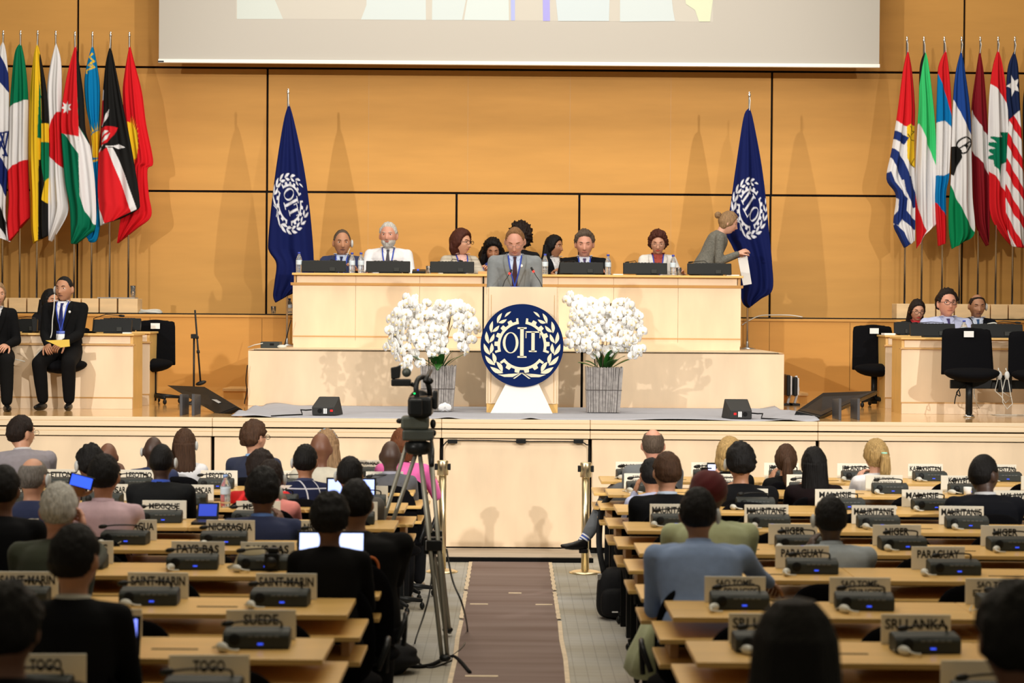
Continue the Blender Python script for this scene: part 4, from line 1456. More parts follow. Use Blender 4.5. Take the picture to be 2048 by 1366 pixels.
flag('blue and red banded flag with a white disc, third of the right row', YFL, [(947, 105), (912, 180), (903, 250), (895, 500), (892, 780), (888, 930), (905, 1162)],
     [(947, 105), (962, 220), (974, 400), (972, 560), (962, 780), (945, 880), (947, 1060), (944, 1148)], (0.0, 0.17, 0.45),
     [(RD, [(880, 80), (1000, 80), (1000, 520), (976, 475), (950, 370), (925, 290), (904, 235), (880, 235)]), (WH, [(880, 510), (900, 497), (940, 490), (968, 520), (1000, 600), (1000, 740), (960, 770), (930, 785), (880, 782)]),
      (RD, [(870, 920), (888, 928), (920, 965), (946, 1002), (1000, 1010), (1000, 1200), (870, 1200)])],
     (*RT(938, 48), 0), ZLT, GR, folds=1.4, seed=2.2, tf=RT)
ring_hat = stroke([(1041 + 40 * cos(a) * (1 - .15 * sin(a)), 622 + 42 * sin(a) - 12 * cos(a)) for a in [2 * pi * i / 20 for i in range(21)]], 9)
flag('blue, white and green flag with a black straw hat, fourth of the right row', YFL - .04, [(1030, 110), (1000, 230), (985, 380), (976, 600), (972, 800), (960, 960), (962, 1090), (978, 1178)],
     [(1030, 110), (1050, 220), (1080, 450), (1086, 700), (1090, 900), (1100, 1090), (1040, 1140)], WH,
     [((0.01, 0.055, 0.28), [(940, 80), (1120, 80), (1120, 600), (1082, 562), (1050, 510), (1020, 440), (984, 372), (940, 372)]), ((0.0, 0.20, 0.07), [(940, 820), (970, 832), (1010, 930), (1050, 1010), (1096, 1084), (1120, 1100), (1120, 1200), (940, 1200)]),
      (BK, [(960, 630), (1008, 626), (1024, 650), (1026, 690), (1000, 745), (985, 786), (960, 770)]), (BK, ring_hat), (BK, stroke([(1010, 640), (1075, 600)], 8)), (BK, star(1050, 625, 22, 4, .4))],
     (*RT(1031, 48), 0), ZLT, GR, folds=1.6, seed=4.4, tf=RT)
MRN = (0.22, 0.008, 0.016)
flag('maroon flag with a diagonal white band, fifth of the right row', YFL + .07, [(1130, 110), (1110, 230), (1085, 420), (1084, 650), (1092, 880), (1108, 1050), (1165, 1162)],
     [(1130, 110), (1150, 230), (1166, 420), (1178, 700), (1184, 900), (1178, 1090), (1172, 1150)], MRN,
     [(WH, [(1060, 400), (1085, 432), (1112, 490), (1150, 545), (1175, 570), (1200, 620), (1200, 850), (1176, 785), (1150, 730), (1115, 690), (1084, 650), (1060, 640)])],
     (*RT(1131, 48), 0), ZLT, GR, folds=1.6, seed=5.5, tf=RT)
cedar = [(1232, 550), (1278, 552), (1285, 600), (1282, 640), (1270, 660), (1268, 712), (1245, 722), (1236, 760), (1232, 792), (1222, 750), (1200, 735), (1196, 700), (1176, 690), (1180, 676), (1196, 672), (1180, 650), (1182, 640), (1205, 640), (1178, 618), (1180, 602), (1212, 608), (1186, 582), (1186, 572), (1222, 580), (1248, 575)]
flag('red and white flag with a green cedar tree, sixth of the right row', YFL, [(1228, 105), (1200, 200), (1182, 350), (1176, 600), (1182, 800), (1188, 990), (1240, 1090), (1300, 1160)],
     [(1228, 105), (1252, 200), (1275, 400), (1281, 700), (1272, 900), (1290, 1060), (1303, 1156)], WH,
     [(RD, [(1150, 80), (1330, 80), (1330, 430), (1276, 402), (1245, 350), (1215, 310), (1185, 288), (1150, 280)]), (RD, [(1150, 740), (1180, 758), (1210, 790), (1235, 830), (1266, 878), (1330, 900), (1330, 1200), (1150, 1200)]), ((0.0, 0.16, 0.08), cedar)],
     (*RT(1227, 48), 0), ZLT, GR, folds=1.5, seed=.7, tf=RT)
lib = []
for i in range(9):
    y0 = 470 + i * 152
    lib.append((RD if i % 1 == 0 else WH, stroke([(1240, y0 - 110), (1285, y0 - 20), (1325, y0 + 60), (1390, y0 + 160)], 34)))
flag('red and white striped flag with a white star on navy, seventh of the right row', YFL - .05, [(1315, 115), (1282, 200), (1272, 350), (1286, 480), (1276, 600), (1265, 900), (1276, 1080), (1302, 1165)],
     [(1315, 115), (1335, 200), (1345, 400), (1356, 600), (1368, 900), (1368, 1172)], WH, lib +
     [((0.008, 0.018, 0.07), [(1240, 80), (1400, 80), (1400, 400), (1330, 440), (1285, 482), (1240, 470)]), (WH, star(1308, 300, 62, 5, .42, -110, .62)), ((0.008, 0.018, 0.07), [(1330, 180), (1400, 180), (1400, 300), (1335, 300)])],
     (*RT(1317, 48), 0), ZLT, GR, folds=1.3, seed=3.9, tf=RT)
flag('dark flag at the far right edge, last of the right row', YFL + .05, [(1408, 110), (1385, 230), (1362, 400), (1366, 700), (1374, 1000), (1390, 1150)],
     [(1408, 110), (1430, 260), (1450, 500), (1460, 900), (1455, 1160)], (0.012, 0.03, 0.05), [(MRN, [(1300, 700), (1500, 780), (1500, 1300), (1300, 1300)])],
     (*RT(1410, 48), 0), ZLT, GR, folds=1.4, seed=2.9, tf=RT)


# the two big navy flags
def emb_fn(cx, cy, rx, ry, rot, polys, skew=0.0):
    cr, sr = cos(radians(rot)), sin(radians(rot))
    pb = [(q, min(p[0] for p in q), max(p[0] for p in q), min(p[1] for p in q), max(p[1] for p in q)) for q in polys]

    def f(x, y, c):
        a, b = (x - cx) / rx, -(y - cy) / ry
        b -= skew * a
        if a * a + b * b > 1.05:
            return c
        u, v = a * cr - b * sr, a * sr + b * cr
        for q, x0, x1, y0, y1 in pb:
            if x0 <= u <= x1 and y0 <= v <= y1 and in_poly(u, v, q):
                return (0.66, 0.68, 0.74)
        return c
    return f


T1 = lambda x, y: (480 + x * .337, 160 + y * .3368)
T2 = lambda x, y: (1380 + x * .337, 160 + y * .3368)
YI = 21.63
NVF = (0.003, 0.008, 0.075)
flag('tall navy flag with white laurel emblem at the left end of the desk', YI, [(290, 140), (262, 230), (228, 430), (192, 700), (168, 960), (175, 1020), (216, 1090), (206, 1200), (197, 1280), (210, 1322)],
     [(290, 140), (318, 230), (368, 460), (400, 660), (424, 880), (436, 1060), (430, 1180), (330, 1258), (300, 1272)], NVF, [], (*T1(286, 66), 0), ZD, 'navy emblem flags', folds=1.6, amp=.03, nx=90, ny=300, seed=2.6, tf=T1,
     fn=emb_fn(*T1(298, 735), 40 * 1.0, 66, 68, emblem_polys('OIT'), -.10), bulge=.045)
flag('tall navy flag with white laurel emblem behind the standing woman', YI, [(352, 165), (318, 225), (272, 520), (242, 740), (215, 900), (252, 990), (298, 1100), (305, 1300), (345, 1356)],
     [(352, 165), (372, 225), (414, 450), (440, 640), (466, 900), (484, 1080), (488, 1245), (420, 1300), (370, 1338)], NVF, [], (*T2(353, 84), 0), ZD, 'navy emblem flags', folds=1.6, amp=.03, nx=90, ny=300, seed=.4, tf=T2,
     fn=emb_fn(*T2(352, 764), 39, 67, 50, emblem_polys('ILO'), 0), bulge=.045)

# ------------------------------------------------------------------ blocks on the ledge, coil, cups
bx = [(-40, 14), (17, 52), (54, 88.5), (90, 125), (127, 161), (163, 197), (199, 233.5), (236, 275.5)]
for i, (x0, x1) in enumerate(bx):
    a, b = P(x0, 612, YL + .04), P(x1, 612, YL + .04)
    o = obj('wooden_block', MB().box(a.x + .002, b.x - .002, YL + .04, YL + .32, ZL, P(150, 596.5, YL + .04).z), W_BLOCK, bevel=.005)
    tag(o, 'pine block on the ledge under the left flags, %s' % ['cut by the picture edge', 'second from the outer edge', 'third from the outer edge', 'fourth from the outer edge', 'behind the seated man in black', 'just right of the seated man', 'next to last toward the desk', 'last one beside the white cable coil'][i], 'block', 'pine blocks on the left ledge')
for i, (x0, x1) in enumerate([(1793, 1834), (1836, 1871), (1873, 1908), (1910, 1944), (1946, 1980.5), (1982, 2016), (2018, 2060)]):
    a, b = P(x0, 620, YL + .04), P(x1, 620, YL + .04)
    o = obj('wooden_block', MB().box(a.x + .002, b.x - .002, YL + .04, YL + .32, ZL, P(1900, 608, YL + .04).z), W_BLOCK, bevel=.005)
    tag(o, 'pine block on the ledge under the right flags, %s' % ['innermost with a round knot', 'behind the woman in glasses', 'behind the man in pale blue', 'between the two men', 'behind the balding man', 'right of the balding man', 'at the picture edge'][i], 'block', 'pine blocks on the right ledge')
a, b = P(196, 595, YL + .1), P(271, 595, YL + .1)
o = obj('thin_book', MB().box(a.x, b.x, YL + .06, YL + .26, P(150, 596.5, YL + .04).z + .001, P(150, 596.5, YL + .04).z + .013), mat('grey_card', (0.3, 0.3, 0.3), .5), bevel=.001)
tag(o, 'thin dark grey binder lying on top of the left pine blocks', 'binder')
c = P(300, 622, YL + .1)
mb = MB()
for k in range(5):
    mb.tube([(c.x + (.13 - .006 * k) * cos(q) * 1.0, YL + .12 + .09 * sin(q), ZL + .008 + .007 * k + .004 * sin(3 * q + k)) for q in [2 * pi * i / 40 for i in range(41)]], .006, 6)
t = obj('cable_coil', mb, WHITE_PL, smooth=True)
tag(t, 'coiled white cable lying on the ledge beside the pine blocks', 'cable')


def bottle(label, x, y_base, Y, z, h=.215, group='water bottles on the presiding desk', capm=CAPB):
    q = P(x, y_base, Y)
    t = thing('water_bottle', label, 'bottle', (q.x, Y, z), group=group)
    k = h / .215
    obj('bottle_body', MB().lathe([(.0, .002), (.028, 0), (.032, .006), (.032, .03), (.030, .036), (.032, .042), (.032, .125), (.030, .145), (.020, .175), (.013, .188), (.013, .2)], (q.x, Y, z), 22).xf(Matrix.Translation((0, 0, z)) @ Matrix.Scale(k, 4, (0, 0, 1)) @ Matrix.Translation((0, 0, -z))), BOTTLE, t, smooth=True)
    obj('bottle_label', MB().lathe([(.0326, .085 * k), (.0329, .09 * k), (.0329, .128 * k), (.0326, .133 * k)], (q.x, Y, z), 22), LABELM, t, smooth=True)
    obj('bottle_cap', MB().lathe([(.0, .199 * k), (.0150, .199 * k), (.0150, .218 * k), (0, .219 * k)], (q.x, Y, z), 18), capm, t, smooth=True)
    return t


for x, w in ((598, 'at the left end of the desk'), (704, 'left one of the pair right of the first monitor'), (722, 'right one of the pair beside the second monitor'), (1090, 'just right of the speaker'), (1216, 'beside the man in the black suit'), (1346, 'in front of the woman in the white jacket')):
    bottle('clear water bottle with blue cap, ' + w, x, 548, YD + .10 + (.03 if x in (704, 1216) else 0), ZT)
bottle('small clear water bottle on the ledge beside the left navy flag', 579, 625, YL + .1, ZL, .17, 'bottles elsewhere on the stage')
bottle('small water bottle standing on the right side desk', 1928, 655, 19.25, ZS + .71, .17, 'bottles elsewhere on the stage')


def cup(label, x, Y, z, h=.085, r=.03, group='drinking glasses'):
    q = P(x, 600, Y)
    o = obj('drinking_glass', MB().lathe([(.0, .003), (r * .8, 0), (r * .82, .004), (r, h), (r * .94, h), (r * .76, .008), (0, .008)], (q.x, Y, z), 22), GLASSM, smooth=True)
    return tag(o, label, 'glass', group)


cup('clear glass beside the bottle right of the speaker', 1082, YD + .17, ZT)
cup('clear glass beside the bottle of the woman in the white jacket', 1357, YD + .14, ZT)
cup('clear glass between second and third desk monitors', 857, YD + .2, ZT)
cup('clear glass on the ledge left of the left navy flag pole', 547, YL + .1, ZL)
cup('upper glass of the two stacked at the end of the left ledge', 266, YL + .12, P(150, 596.5, YL + .04).z + .013 + .06, .07)
cup('lower glass of the two stacked at the end of the left ledge', 266, YL + .12, P(150, 596.5, YL + .04).z + .013, .07)


# ------------------------------------------------------------------ monitors and microphones on the presiding desk
def monitor_proto(w, h):
    t = thing('desk_monitor', 'x', 'monitor', (0, 0, 0))
    obj('housing', MB().prism([(-.02, .012), (.035, .012), (.055, h - .01), (.02, h)], -w / 2, w / 2, 'x'), PLASTIC_B, t, bevel=.006, world=False)
    v = MB()
    for i in range(9):
        x = -w * .32 + i * w * .075
        v.box(x, x + w * .055, .022, .046, h - .004, h + .002)
    obj('vent', v, DKMET, t, world=False)
    obj('rear_hinge', MB().box(w * .13, w * .26, -.028, -.012, .02, h * .45), mat('hinge_grey', (0.035, 0.038, 0.036), .5), t, world=False, bevel=.003)
    obj('foot', MB().box(-w * .2, w * .3, -.04, .12, 0, .012), PLASTIC_B, t, world=False, bevel=.003)
    return t


mon = None
MONX = [(604, 691, 'in front of the man in the navy suit'), (732, 820, 'in front of the white-bearded man'), (860, 948, 'in front of the woman in stripes'), (1118, 1208, 'in front of the man in the black suit'), (1246, 1335, 'in front of the woman in white'), (1375, 1463, 'by the standing woman, with nobody behind')]
MW = 88 * 20.9 / 3982
for i, (a, b, w) in enumerate(MONX):
    lab = 'low black desk monitor seen from behind, ' + w
    q = P((a + b) / 2, 540, YD + .06)
    if mon is None:
        mon = monitor_proto(MW, .132)
        mon.matrix_basis = Matrix.Translation((q.x, YD + .06, ZT))
        mon['label'] = lab
        mon['group'] = 'monitors on the presiding desk'
    else:
        dup(mon, (q.x, YD + .06, ZT), 0, lab, 'monitors on the presiding desk')
for (bx_, tx, ty, w) in ((648, 676, 520, 'first seat, with the navy suit'), (812, 772, 521, 'seat of the bearded man'), (893, 918, 519, 'seat of the woman in stripes'), (1168, 1128, 522, 'seat of the man in black'), (1282, 1258, 522, 'seat of the woman in white'), (1430, 1386, 522, 'empty seat by the standing woman')):
    Y = YD + .22
    b_, t_ = P(bx_, 540, Y), P(tx, ty + 2, Y + .1)
    t = thing('desk_microphone', 'black gooseneck microphone bending over the monitor, ' + w, 'microphone', (b_.x, Y, ZT), group='microphones on the presiding desk')
    obj('base', MB().box(b_.x - .03, b_.x + .03, Y - .02, Y + .05, ZT, ZT + .02), PLASTIC_B, t, bevel=.004)
    gooseneck([(b_.x, Y, ZT + .018), (b_.x + (t_.x - b_.x) * .1, Y, ZT + .10), (b_.x + (t_.x - b_.x) * .5, Y + .04, t_.z + .012), t_], parent=t, r=.0035, tip=.009)
for (x0, x1, w, m_) in ((956, 984, 'wooden gavel block at the desk beside the speaker', W_EDGE), (1452, 1478, 'stack of pale papers at the right end of the presiding desk', PAPER), (1226, 1246, 'pale papers between bottle and monitor on the presiding desk', PAPER)):
    a, b = P(x0, 548, YD + .1), P(x1, 548, YD + .1)
    o = obj('gavel_block' if m_ is W_EDGE else 'paper_stack', MB().box(a.x, b.x, YD + .06, YD + .24, ZT, ZT + (.03 if m_ is W_EDGE else .012)), m_, bevel=.003)
    tag(o, w, 'block' if m_ is W_EDGE else 'papers')
a = P(838, 545, YD + .12)
t = thing('small_console', 'small black control box between the second and third desk monitors', 'console', (a.x, YD + .12, ZT))
obj('box', MB().prism([(YD + .06, ZT), (YD + .18, ZT), (YD + .18, ZT + .05), (YD + .06, ZT + .025)], a.x - .07, a.x + .07, 'x'), PLASTIC_B, t, bevel=.004)
obj('button', MB().box(a.x - .02, a.x, YD + .1, YD + .13, ZT + .035, ZT + .05), LED, t)


# ------------------------------------------------------------------ side desks
def side_desk(label, x0, x1, ytop, ybase, group, left):
    """front face spans pixels x0..x1 (ends beyond the frame allowed)"""
    Yb = None
    xc = max(60, min(1990, (x0 + x1) / 2))
    Yb = PG(xc, ybase, ZS).y
    xa_, xb_ = P(x0, 720, Yb).x, P(x1, 720, Yb).x
    zt_ = P(xc, ytop, Yb).z
    t = thing('side_desk', label, 'desk', ((xa_ + xb_) / 2, Yb, ZS), group=group)
    obj('front_panel', MB().box(xa_, xb_, Yb, Yb + .025, ZS + .10, zt_ - .115), W_MAPLE, t, bevel=.003)
    obj('upper_band', MB().box(xa_ + .03, xb_ - .03, Yb + .02, Yb + .04, zt_ - .095, zt_ - .02), W_MAPLE, t, bevel=.003)
    obj('moulding', MB().box(xa_ - .015, xb_ + .015, Yb - .02, Yb + .05, zt_ - .113, zt_ - .096), W_EDGE, t, bevel=.004)
    obj('plinth', MB().box(xa_ + .005, xb_ - .005, Yb - .004, Yb + .03, ZS, ZS + .10), W_MAPLE, t, bevel=.002)
    obj('moulding', MB().box(xa_, xb_, Yb - .008, Yb + .01, ZS + .10, ZS + .112), W_EDGE, t)
    obj('desktop', MB().box(xa_ - .01, xb_ + .01, Yb - .02, Yb + .55, zt_ - .02, zt_), W_DESK, t, bevel=.004)
    obj('side_panel', MB().box(xa_ + .005, xa_ + .03, Yb + .03, Yb + .5, ZS, zt_ - .02), W_DESK, t)
    obj('side_panel', MB().box(xb_ - .03, xb_ - .005, Yb + .03, Yb + .5, ZS, zt_ - .02), W_DESK, t)
    return t, Yb, zt_


GS = 'side desks on the stage'
_, Ya, Za = side_desk('front pale wooden side desk behind the seated man in black', -260, 266, 666, 817, GS, True)
_, Yb_, Zb_ = side_desk('rear pale wooden side desk on the left, half hidden by the front one', -230, 299, 662, 809, GS, True)
_, Yc, Zc = side_desk('front pale wooden side desk behind the empty black chairs', 1803, 2330, 676, 829, GS, False)
_, Yd, Zd = side_desk('rear pale wooden side desk on the right, half hidden by the front one', 1771, 2300, 672, 818.5, GS, False)
for (x0, x1, Y, z, w) in ((34, 74, Ya + .1, Za, 'left of the seated man in black'), (185, 263, Ya + .1, Za, 'right of the seated man in black'), (206, 281, Yb_ + .1, Zb_, 'on the rear left desk beside the empty chair'),
                          (-60, 30, Ya + .1, Za, 'at the left picture edge'), (1789, 1822, Yd + .1, Zd, 'on the rear right desk by the chair'), (1821, 1911, Yc + .1, Zc, 'before the man in pale blue'), (1944, 2046, Yc + .1, Zc, 'before the balding man'), ):
    ww = (x1 - x0) * Y / 3982
    q = P((x0 + x1) / 2, 650, Y)
    dup(mon, (q.x, Y, z), 0, 'wide black desk monitor seen from behind, ' + w, 'monitors on the side desks', scale=(ww / MW, 1, 1.0))
for (bx_, tx, ty, Y, z, w, g_) in ((185, 238, 631, Ya + .25, Za, 'right of the seated man in black', 0), (72, 36, 636, Ya + .25, Za, 'left of the seated man in black', 0), (1890, 1835, 646, Yc + .25, Zc, 'before the man in pale blue', 0), (1985, 2030, 645, Yc + .25, Zc, 'before the balding man', 0)):
    b_, t_ = P(bx_, 650, Y), P(tx, ty, Y - .02)
    t = thing('desk_microphone', 'long black gooseneck microphone on a side desk, ' + w, 'microphone', (b_.x, Y, z), group='microphones on the side desks')
    obj('base', MB().box(b_.x - .03, b_.x + .03, Y - .02, Y + .05, z, z + .02), PLASTIC_B, t, bevel=.004)
    gooseneck([(b_.x, Y, z + .018), (b_.x + (t_.x - b_.x) * .05, Y, z + .14), (b_.x + (t_.x - b_.x) * .5, Y, t_.z + .01), t_], parent=t, r=.004, tip=.011)
a = P(1778, 668, Yd + .1)
o = obj('notepad', MB().box(a.x - .06, a.x + .05, Yd + .02, Yd + .2, Zd, Zd + .02), PAPER, bevel=.002)
tag(o, 'white notepad at the end of the rear right side desk', 'notepad')
a = P(255, 663, Ya + .05)
o = obj('notepad', MB().box(a.x - .04, a.x + .035, Ya + .01, Ya + .1, Za, Za + .012), PAPER, bevel=.002)
tag(o, 'small white pad at the end of the front left side desk', 'notepad')


# ------------------------------------------------------------------ black stage chairs
def stage_chair(label, x0, x1, ytop, yseat, Y, group, sticker=True, wheels=False, clean_=True, base_z=None):
    c = P((x0 + x1) / 2, ytop, Y)
    w = (x1 - x0) * Y / 3982
    zb_ = ZS
    zs_ = P((x0 + x1) / 2, yseat, Y).z
    t = thing('stage_chair', label, 'chair', (c.x, Y, zb_), group=group)
    H_ = c.z - zs_
    rows = []
    for j in range(13):
        v = j / 12
        z = zs_ - .02 + (H_ + .02) * v
        wd = w / 2 * (1 - .08 * v) * (1 if v < .85 else (1 - ((v - .85) / .15) ** 2 * .22))
        rows.append([(c.x + wd * u, Y + .10 + .10 * (1 - v) ** 2 * 0 - .035 * (1 - u * u) + .06 * v, z - .05 * (v > .95) * u * u) for u in [k / 8 - 1 for k in range(17)]])
    o = obj('backrest', MB().grid(rows), FAB_B, t, smooth=True, solid=.055)
    obj('seat', MB().ell((c.x, Y - .10, zs_ - .02), (w * .53, .24, .085), 28, 12, fn=lambda d, q: Vector((q.x * (1 if abs(d.z) < .9 else .9), q.y, q.z * .8 + .02 * abs(d.x) ** 2))), FAB_B, t, smooth=True)
    obj('pedestal', MB().tube([(c.x, Y, zs_ - .05), (c.x, Y, zb_ + .03)], .032, 14), PLASTIC_B, t, smooth=True)
    if wheels:
        for k in range(5):
            a = 2 * pi * k / 5 + .3
            lg = obj('base_arm', MB().tube([(c.x, Y, zb_ + .085), (c.x + .26 * cos(a), Y + .26 * sin(a), zb_ + .065)], [.025, .015], 8), PLASTIC_B, t, smooth=True)
            obj('castor', MB().ell((c.x + .26 * cos(a), Y + .26 * sin(a), zb_ + .028), (.02, .028, .028), 12, 8), PLASTIC_B, lg, smooth=True)
    else:
        obj('foot_plate', MB().lathe([(0, 0), (.055, 0), (.05, .015), (.03, .03), (0, .031)], (c.x, Y, zb_), 20), CHROME, t, smooth=True)
    if sticker:
        p = P((x0 + x1) / 2 + 1, ytop + (yseat - ytop) * .14, Y)
        obj('sticker', MB().box(p.x - .045, p.x + .045, Y + .055, Y + .062, p.z - .028, p.z + .028), PAPER, t)
    return t


GC = 'black chairs on the stage'
stage_chair('empty black chair with white sticker beside the left side desks', 268, 347, 640, 726, Yb_ + .35, GC, wheels=True)
stage_chair('empty black chair with white sticker beside the right side desks', 1709, 1790, 650, 736, Yd + .35, GC, wheels=True)
stage_chair('empty black chair with white sticker in front of the right side desk', 1888, 1991, 656, 745, 18.22, GC)
stage_chair('empty black chair cut by the right picture edge', 2022, 2128, 662, 748, 18.22, GC, sticker=False)
stage_chair('black chair under the seated man with the yellow folder', 84, 176, 655, 728, 18.62, GC, sticker=False)
stage_chair('black chair under the woman at the left picture edge', -50, 30, 640, 730, 18.5, GC, sticker=False)
for (x0, x1, y, Y, w) in ((1900, 2120, 766, 18.25, 'linking the two empty chairs on the right'), (5, 130, 756, 18.75, 'linking the seated man and the woman on the left')):
    a, b = P(x0, y, Y), P(x1, y, Y)
    t = thing('chair_beam', 'black beam ' + w, 'beam', ((a.x + b.x) / 2, Y, a.z), group='beams under the stage chairs')
    obj('rail', MB().box(a.x, b.x, Y - .02, Y + .02, a.z - .05, a.z + .03), PLASTIC_B, t, bevel=.005)
    cx_ = P(2007 if x0 > 1000 else 58, y, Y).x
    obj('socket_box', MB().box(cx_ - .065, cx_ + .065, Y - .06, Y + .02, a.z - .08, a.z + .075), PLASTIC_B, t, bevel=.006)
for (x, w) in ((1999, 'left'), (2014, 'right')):
    Y = 18.14
    c = P(x, 751, Y)
    t = thing('headset', 'white listening earpiece hanging from the chair beam, %s of two' % w, 'headset', (c.x, Y, c.z), group='earpieces on the right beam')
    obj('ear_cup', MB().ell(c, (.024, .016, .040), 16, 12), HEADSET, t, smooth=True)
    obj('hook', MB().tube([c + Vector((0, 0, .035)), c + Vector((-.012, 0, .06)), c + Vector((0, .03, .066))], .005, 8), WHITE_PL, t, smooth=True)
    k = 1 if w == 'right' else -1
    lo = P(x - 6 * k + 6, 812 + 6 * k, Y)
    obj('cord', MB().tube(catmull3 if False else [c + Vector((-.015, 0, -.03)), c + Vector((-.04, 0, -.14)), Vector((lo.x - .04, Y, lo.z + .06)), lo, Vector((lo.x + .05, Y, lo.z + .05)), c + Vector((.03, 0, -.15)), c + Vector((.012, 0, -.03))], .004, 8), WHITE_PL, t, smooth=True)

# ------------------------------------------------------------------ tilted floor monitors at both ends of the stage
def floor_monitor(label, panel, legs_px, Y0, Y1_, mir):
    """a large flat screen seen from behind, leaning back on two side plates"""
    base = PG(sum(p[0] for p in legs_px) / len(legs_px), 829 if not mir else 838, ZS)
    t = thing('floor_monitor', label, 'monitor', (base.x, base.y, ZS), group='floor monitors')
    v = []
    for (x, y, Yp) in panel:
        v.append(P(x, y, Yp))
    n_ = (v[1] - v[0]).cross(v[3] - v[0]).normalized()
    if n_.y > 0:
        n_ = -n_
    mb = MB().add(v + [q - n_ * .05 for q in v], [(0, 1, 2, 3), (7, 6, 5, 4), (0, 4, 5, 1), (1, 5, 6, 2), (2, 6, 7, 3), (3, 7, 4, 0)])
    obj('screen_housing', mb, mat('monitor_shell', (0.016, 0.016, 0.016), .22), t, bevel=.006)
    c = (v[0] + v[1] + v[2] + v[3]) / 4
    inner = [c + (q - c) * .93 + n_ * .004 for q in v]
    obj('rear_panel', MB().add(inner + [q - n_ * .01 for q in inner], [(0, 1, 2, 3), (7, 6, 5, 4), (0, 4, 5, 1), (1, 5, 6, 2), (2, 6, 7, 3), (3, 7, 4, 0)]), mat('monitor_back', (0.022, 0.021, 0.020), .35), t)
    lb = [c + (v[2] - c) * .35 + (q - c) * .13 + n_ * .007 for q in v]
    obj('type_label', MB().add(lb, [(0, 1, 2, 3)]), mat('type_label', (.5, .5, .48), .5), t)
    for x in legs_px:
        xx = x[0]
        bt = PG(xx, x[1], ZS)
        X = bt.x
        zt_ = P(xx, x[2], bt.y).z
        obj('support_plate', MB().prism([(bt.y, ZS), (bt.y + .36, ZS), (bt.y + .36, zt_ - .02), (bt.y, zt_)], X - .012, X + .012, 'x'), mat('grey_plate', (0.055, 0.055, 0.06), .5), t, bevel=.002)
    return t


floor_monitor('large tilted floor monitor seen from behind, beside the wooden steps on the left', [(333, 770, 18.9), (408, 773, 18.35), (478, 815, 17.75), (437, 830, 17.9)], [(362, 831, 788), (386, 831, 788)], 18.1, 18.1, False)
floor_monitor('large tilted floor monitor seen from behind, beside the right side desks', [(1757, 781, 18.9), (1646, 785, 18.3), (1592, 822, 17.75), (1640, 833, 17.7)], [(1680, 840, 797), (1717, 840, 797)], 18.1, 18.1, True)

# wedge loudspeakers on the carpet
for (x0, x1, yt, yb, k, w) in ((623, 683, 795, 832, 1, 'left of the lectern'), (1447, 1504, 800, 839, -1, 'right of the lectern')):
    q = PG((x0 + x1) / 2, yb - 1, ZS + .012)
    Y = q.y
    W2 = (x1 - x0) * Y / 3982
    h = (yb - yt) * Y / 3982
    X0 = P(x0, 815, Y).x
    t = thing('wedge_speaker', 'small black wedge loudspeaker on the grey carpet, ' + w, 'loudspeaker', (X0 + W2 / 2, Y, ZS + .012), group='wedge loudspeakers')
    z0 = ZS + .012
    if k > 0:
        fr = [(X0, z0), (X0 + W2 * .78, z0), (X0 + W2 * .76, z0 + h * .48), (X0 - .004, z0 + h * .48)]
        mb = MB().add([(X0 + .005, Y, z0), (X0 + W2 * .80, Y, z0), (X0 + W2 * .76, Y, z0 + h * .46), (X0, Y, z0 + h * .46), (X0 + .05, Y + .17, z0 + h), (X0 + W2 * .88, Y + .17, z0 + h), (X0 + W2, Y + .2, z0), (X0 + .05, Y + .2, z0)],
                      [(0, 1, 2, 3), (3, 2, 5, 4), (1, 6, 5, 2), (0, 3, 4, 7), (7, 4, 5, 6), (0, 7, 6, 1)])
    else:
        mb = MB().add([(X0 + W2 * .22, Y, z0), (X0 + W2, Y, z0), (X0 + W2, Y, z0 + h * .46), (X0 + W2 * .24, Y, z0 + h * .46), (X0 + W2 * .10, Y + .17, z0 + h), (X0 + W2 * .93, Y + .17, z0 + h), (X0 + W2 * .95, Y + .2, z0), (X0, Y + .2, z0)],
                      [(0, 1, 2, 3), (3, 2, 5, 4), (1, 6, 5, 2), (0, 3, 4, 7), (7, 4, 5, 6), (0, 7, 6, 1)])
    obj('cabinet', mb, mat('speaker_shell', (0.030, 0.030, 0.029), .45), t, bevel=.008)
    cx_ = X0 + W2 * (.40 if k > 0 else .52)
    for i in (0, 1):
        obj('white_label', MB().box(cx_ + .017 * i, cx_ + .017 * i + .013, Y - .003, Y + .002, z0 + h * .1, z0 + h * .38), PAPER, t)
    xs_ = X0 + W2 * (.62 if k > 0 else .36)
    obj('red_switch', MB().box(xs_, xs_ + .025, Y - .004, Y + .002, z0 + h * .2, z0 + h * .32), mat('switch_red', (0.7, 0.01, 0.01), .4), t, bevel=.002)
    obj('socket', MB().tube([(X0 + W2 * (.28 if k > 0 else .76), Y + .002, z0 + h * .25), (X0 + W2 * (.28 if k > 0 else .76), Y - .004, z0 + h * .25)], .02, 16), BLACK, t)
    xc_ = X0 + (0 if k > 0 else W2)
    pts = [(xc_, Y + .02, z0 + h * .3), (xc_ - k * .05, Y, z0 + h * .28), (xc_ - k * .09, Y - .03, z0 + .05), (xc_ - k * .07, Y - .09, z0 + .012), (xc_ - k * .22, Y - .16, z0 + .008), (xc_ - k * .32, YF + .02, z0 + .006)]
    obj('power_cable', MB().tube([Vector(p) for p in pts], .006, 8), BLACK, t, smooth=True)

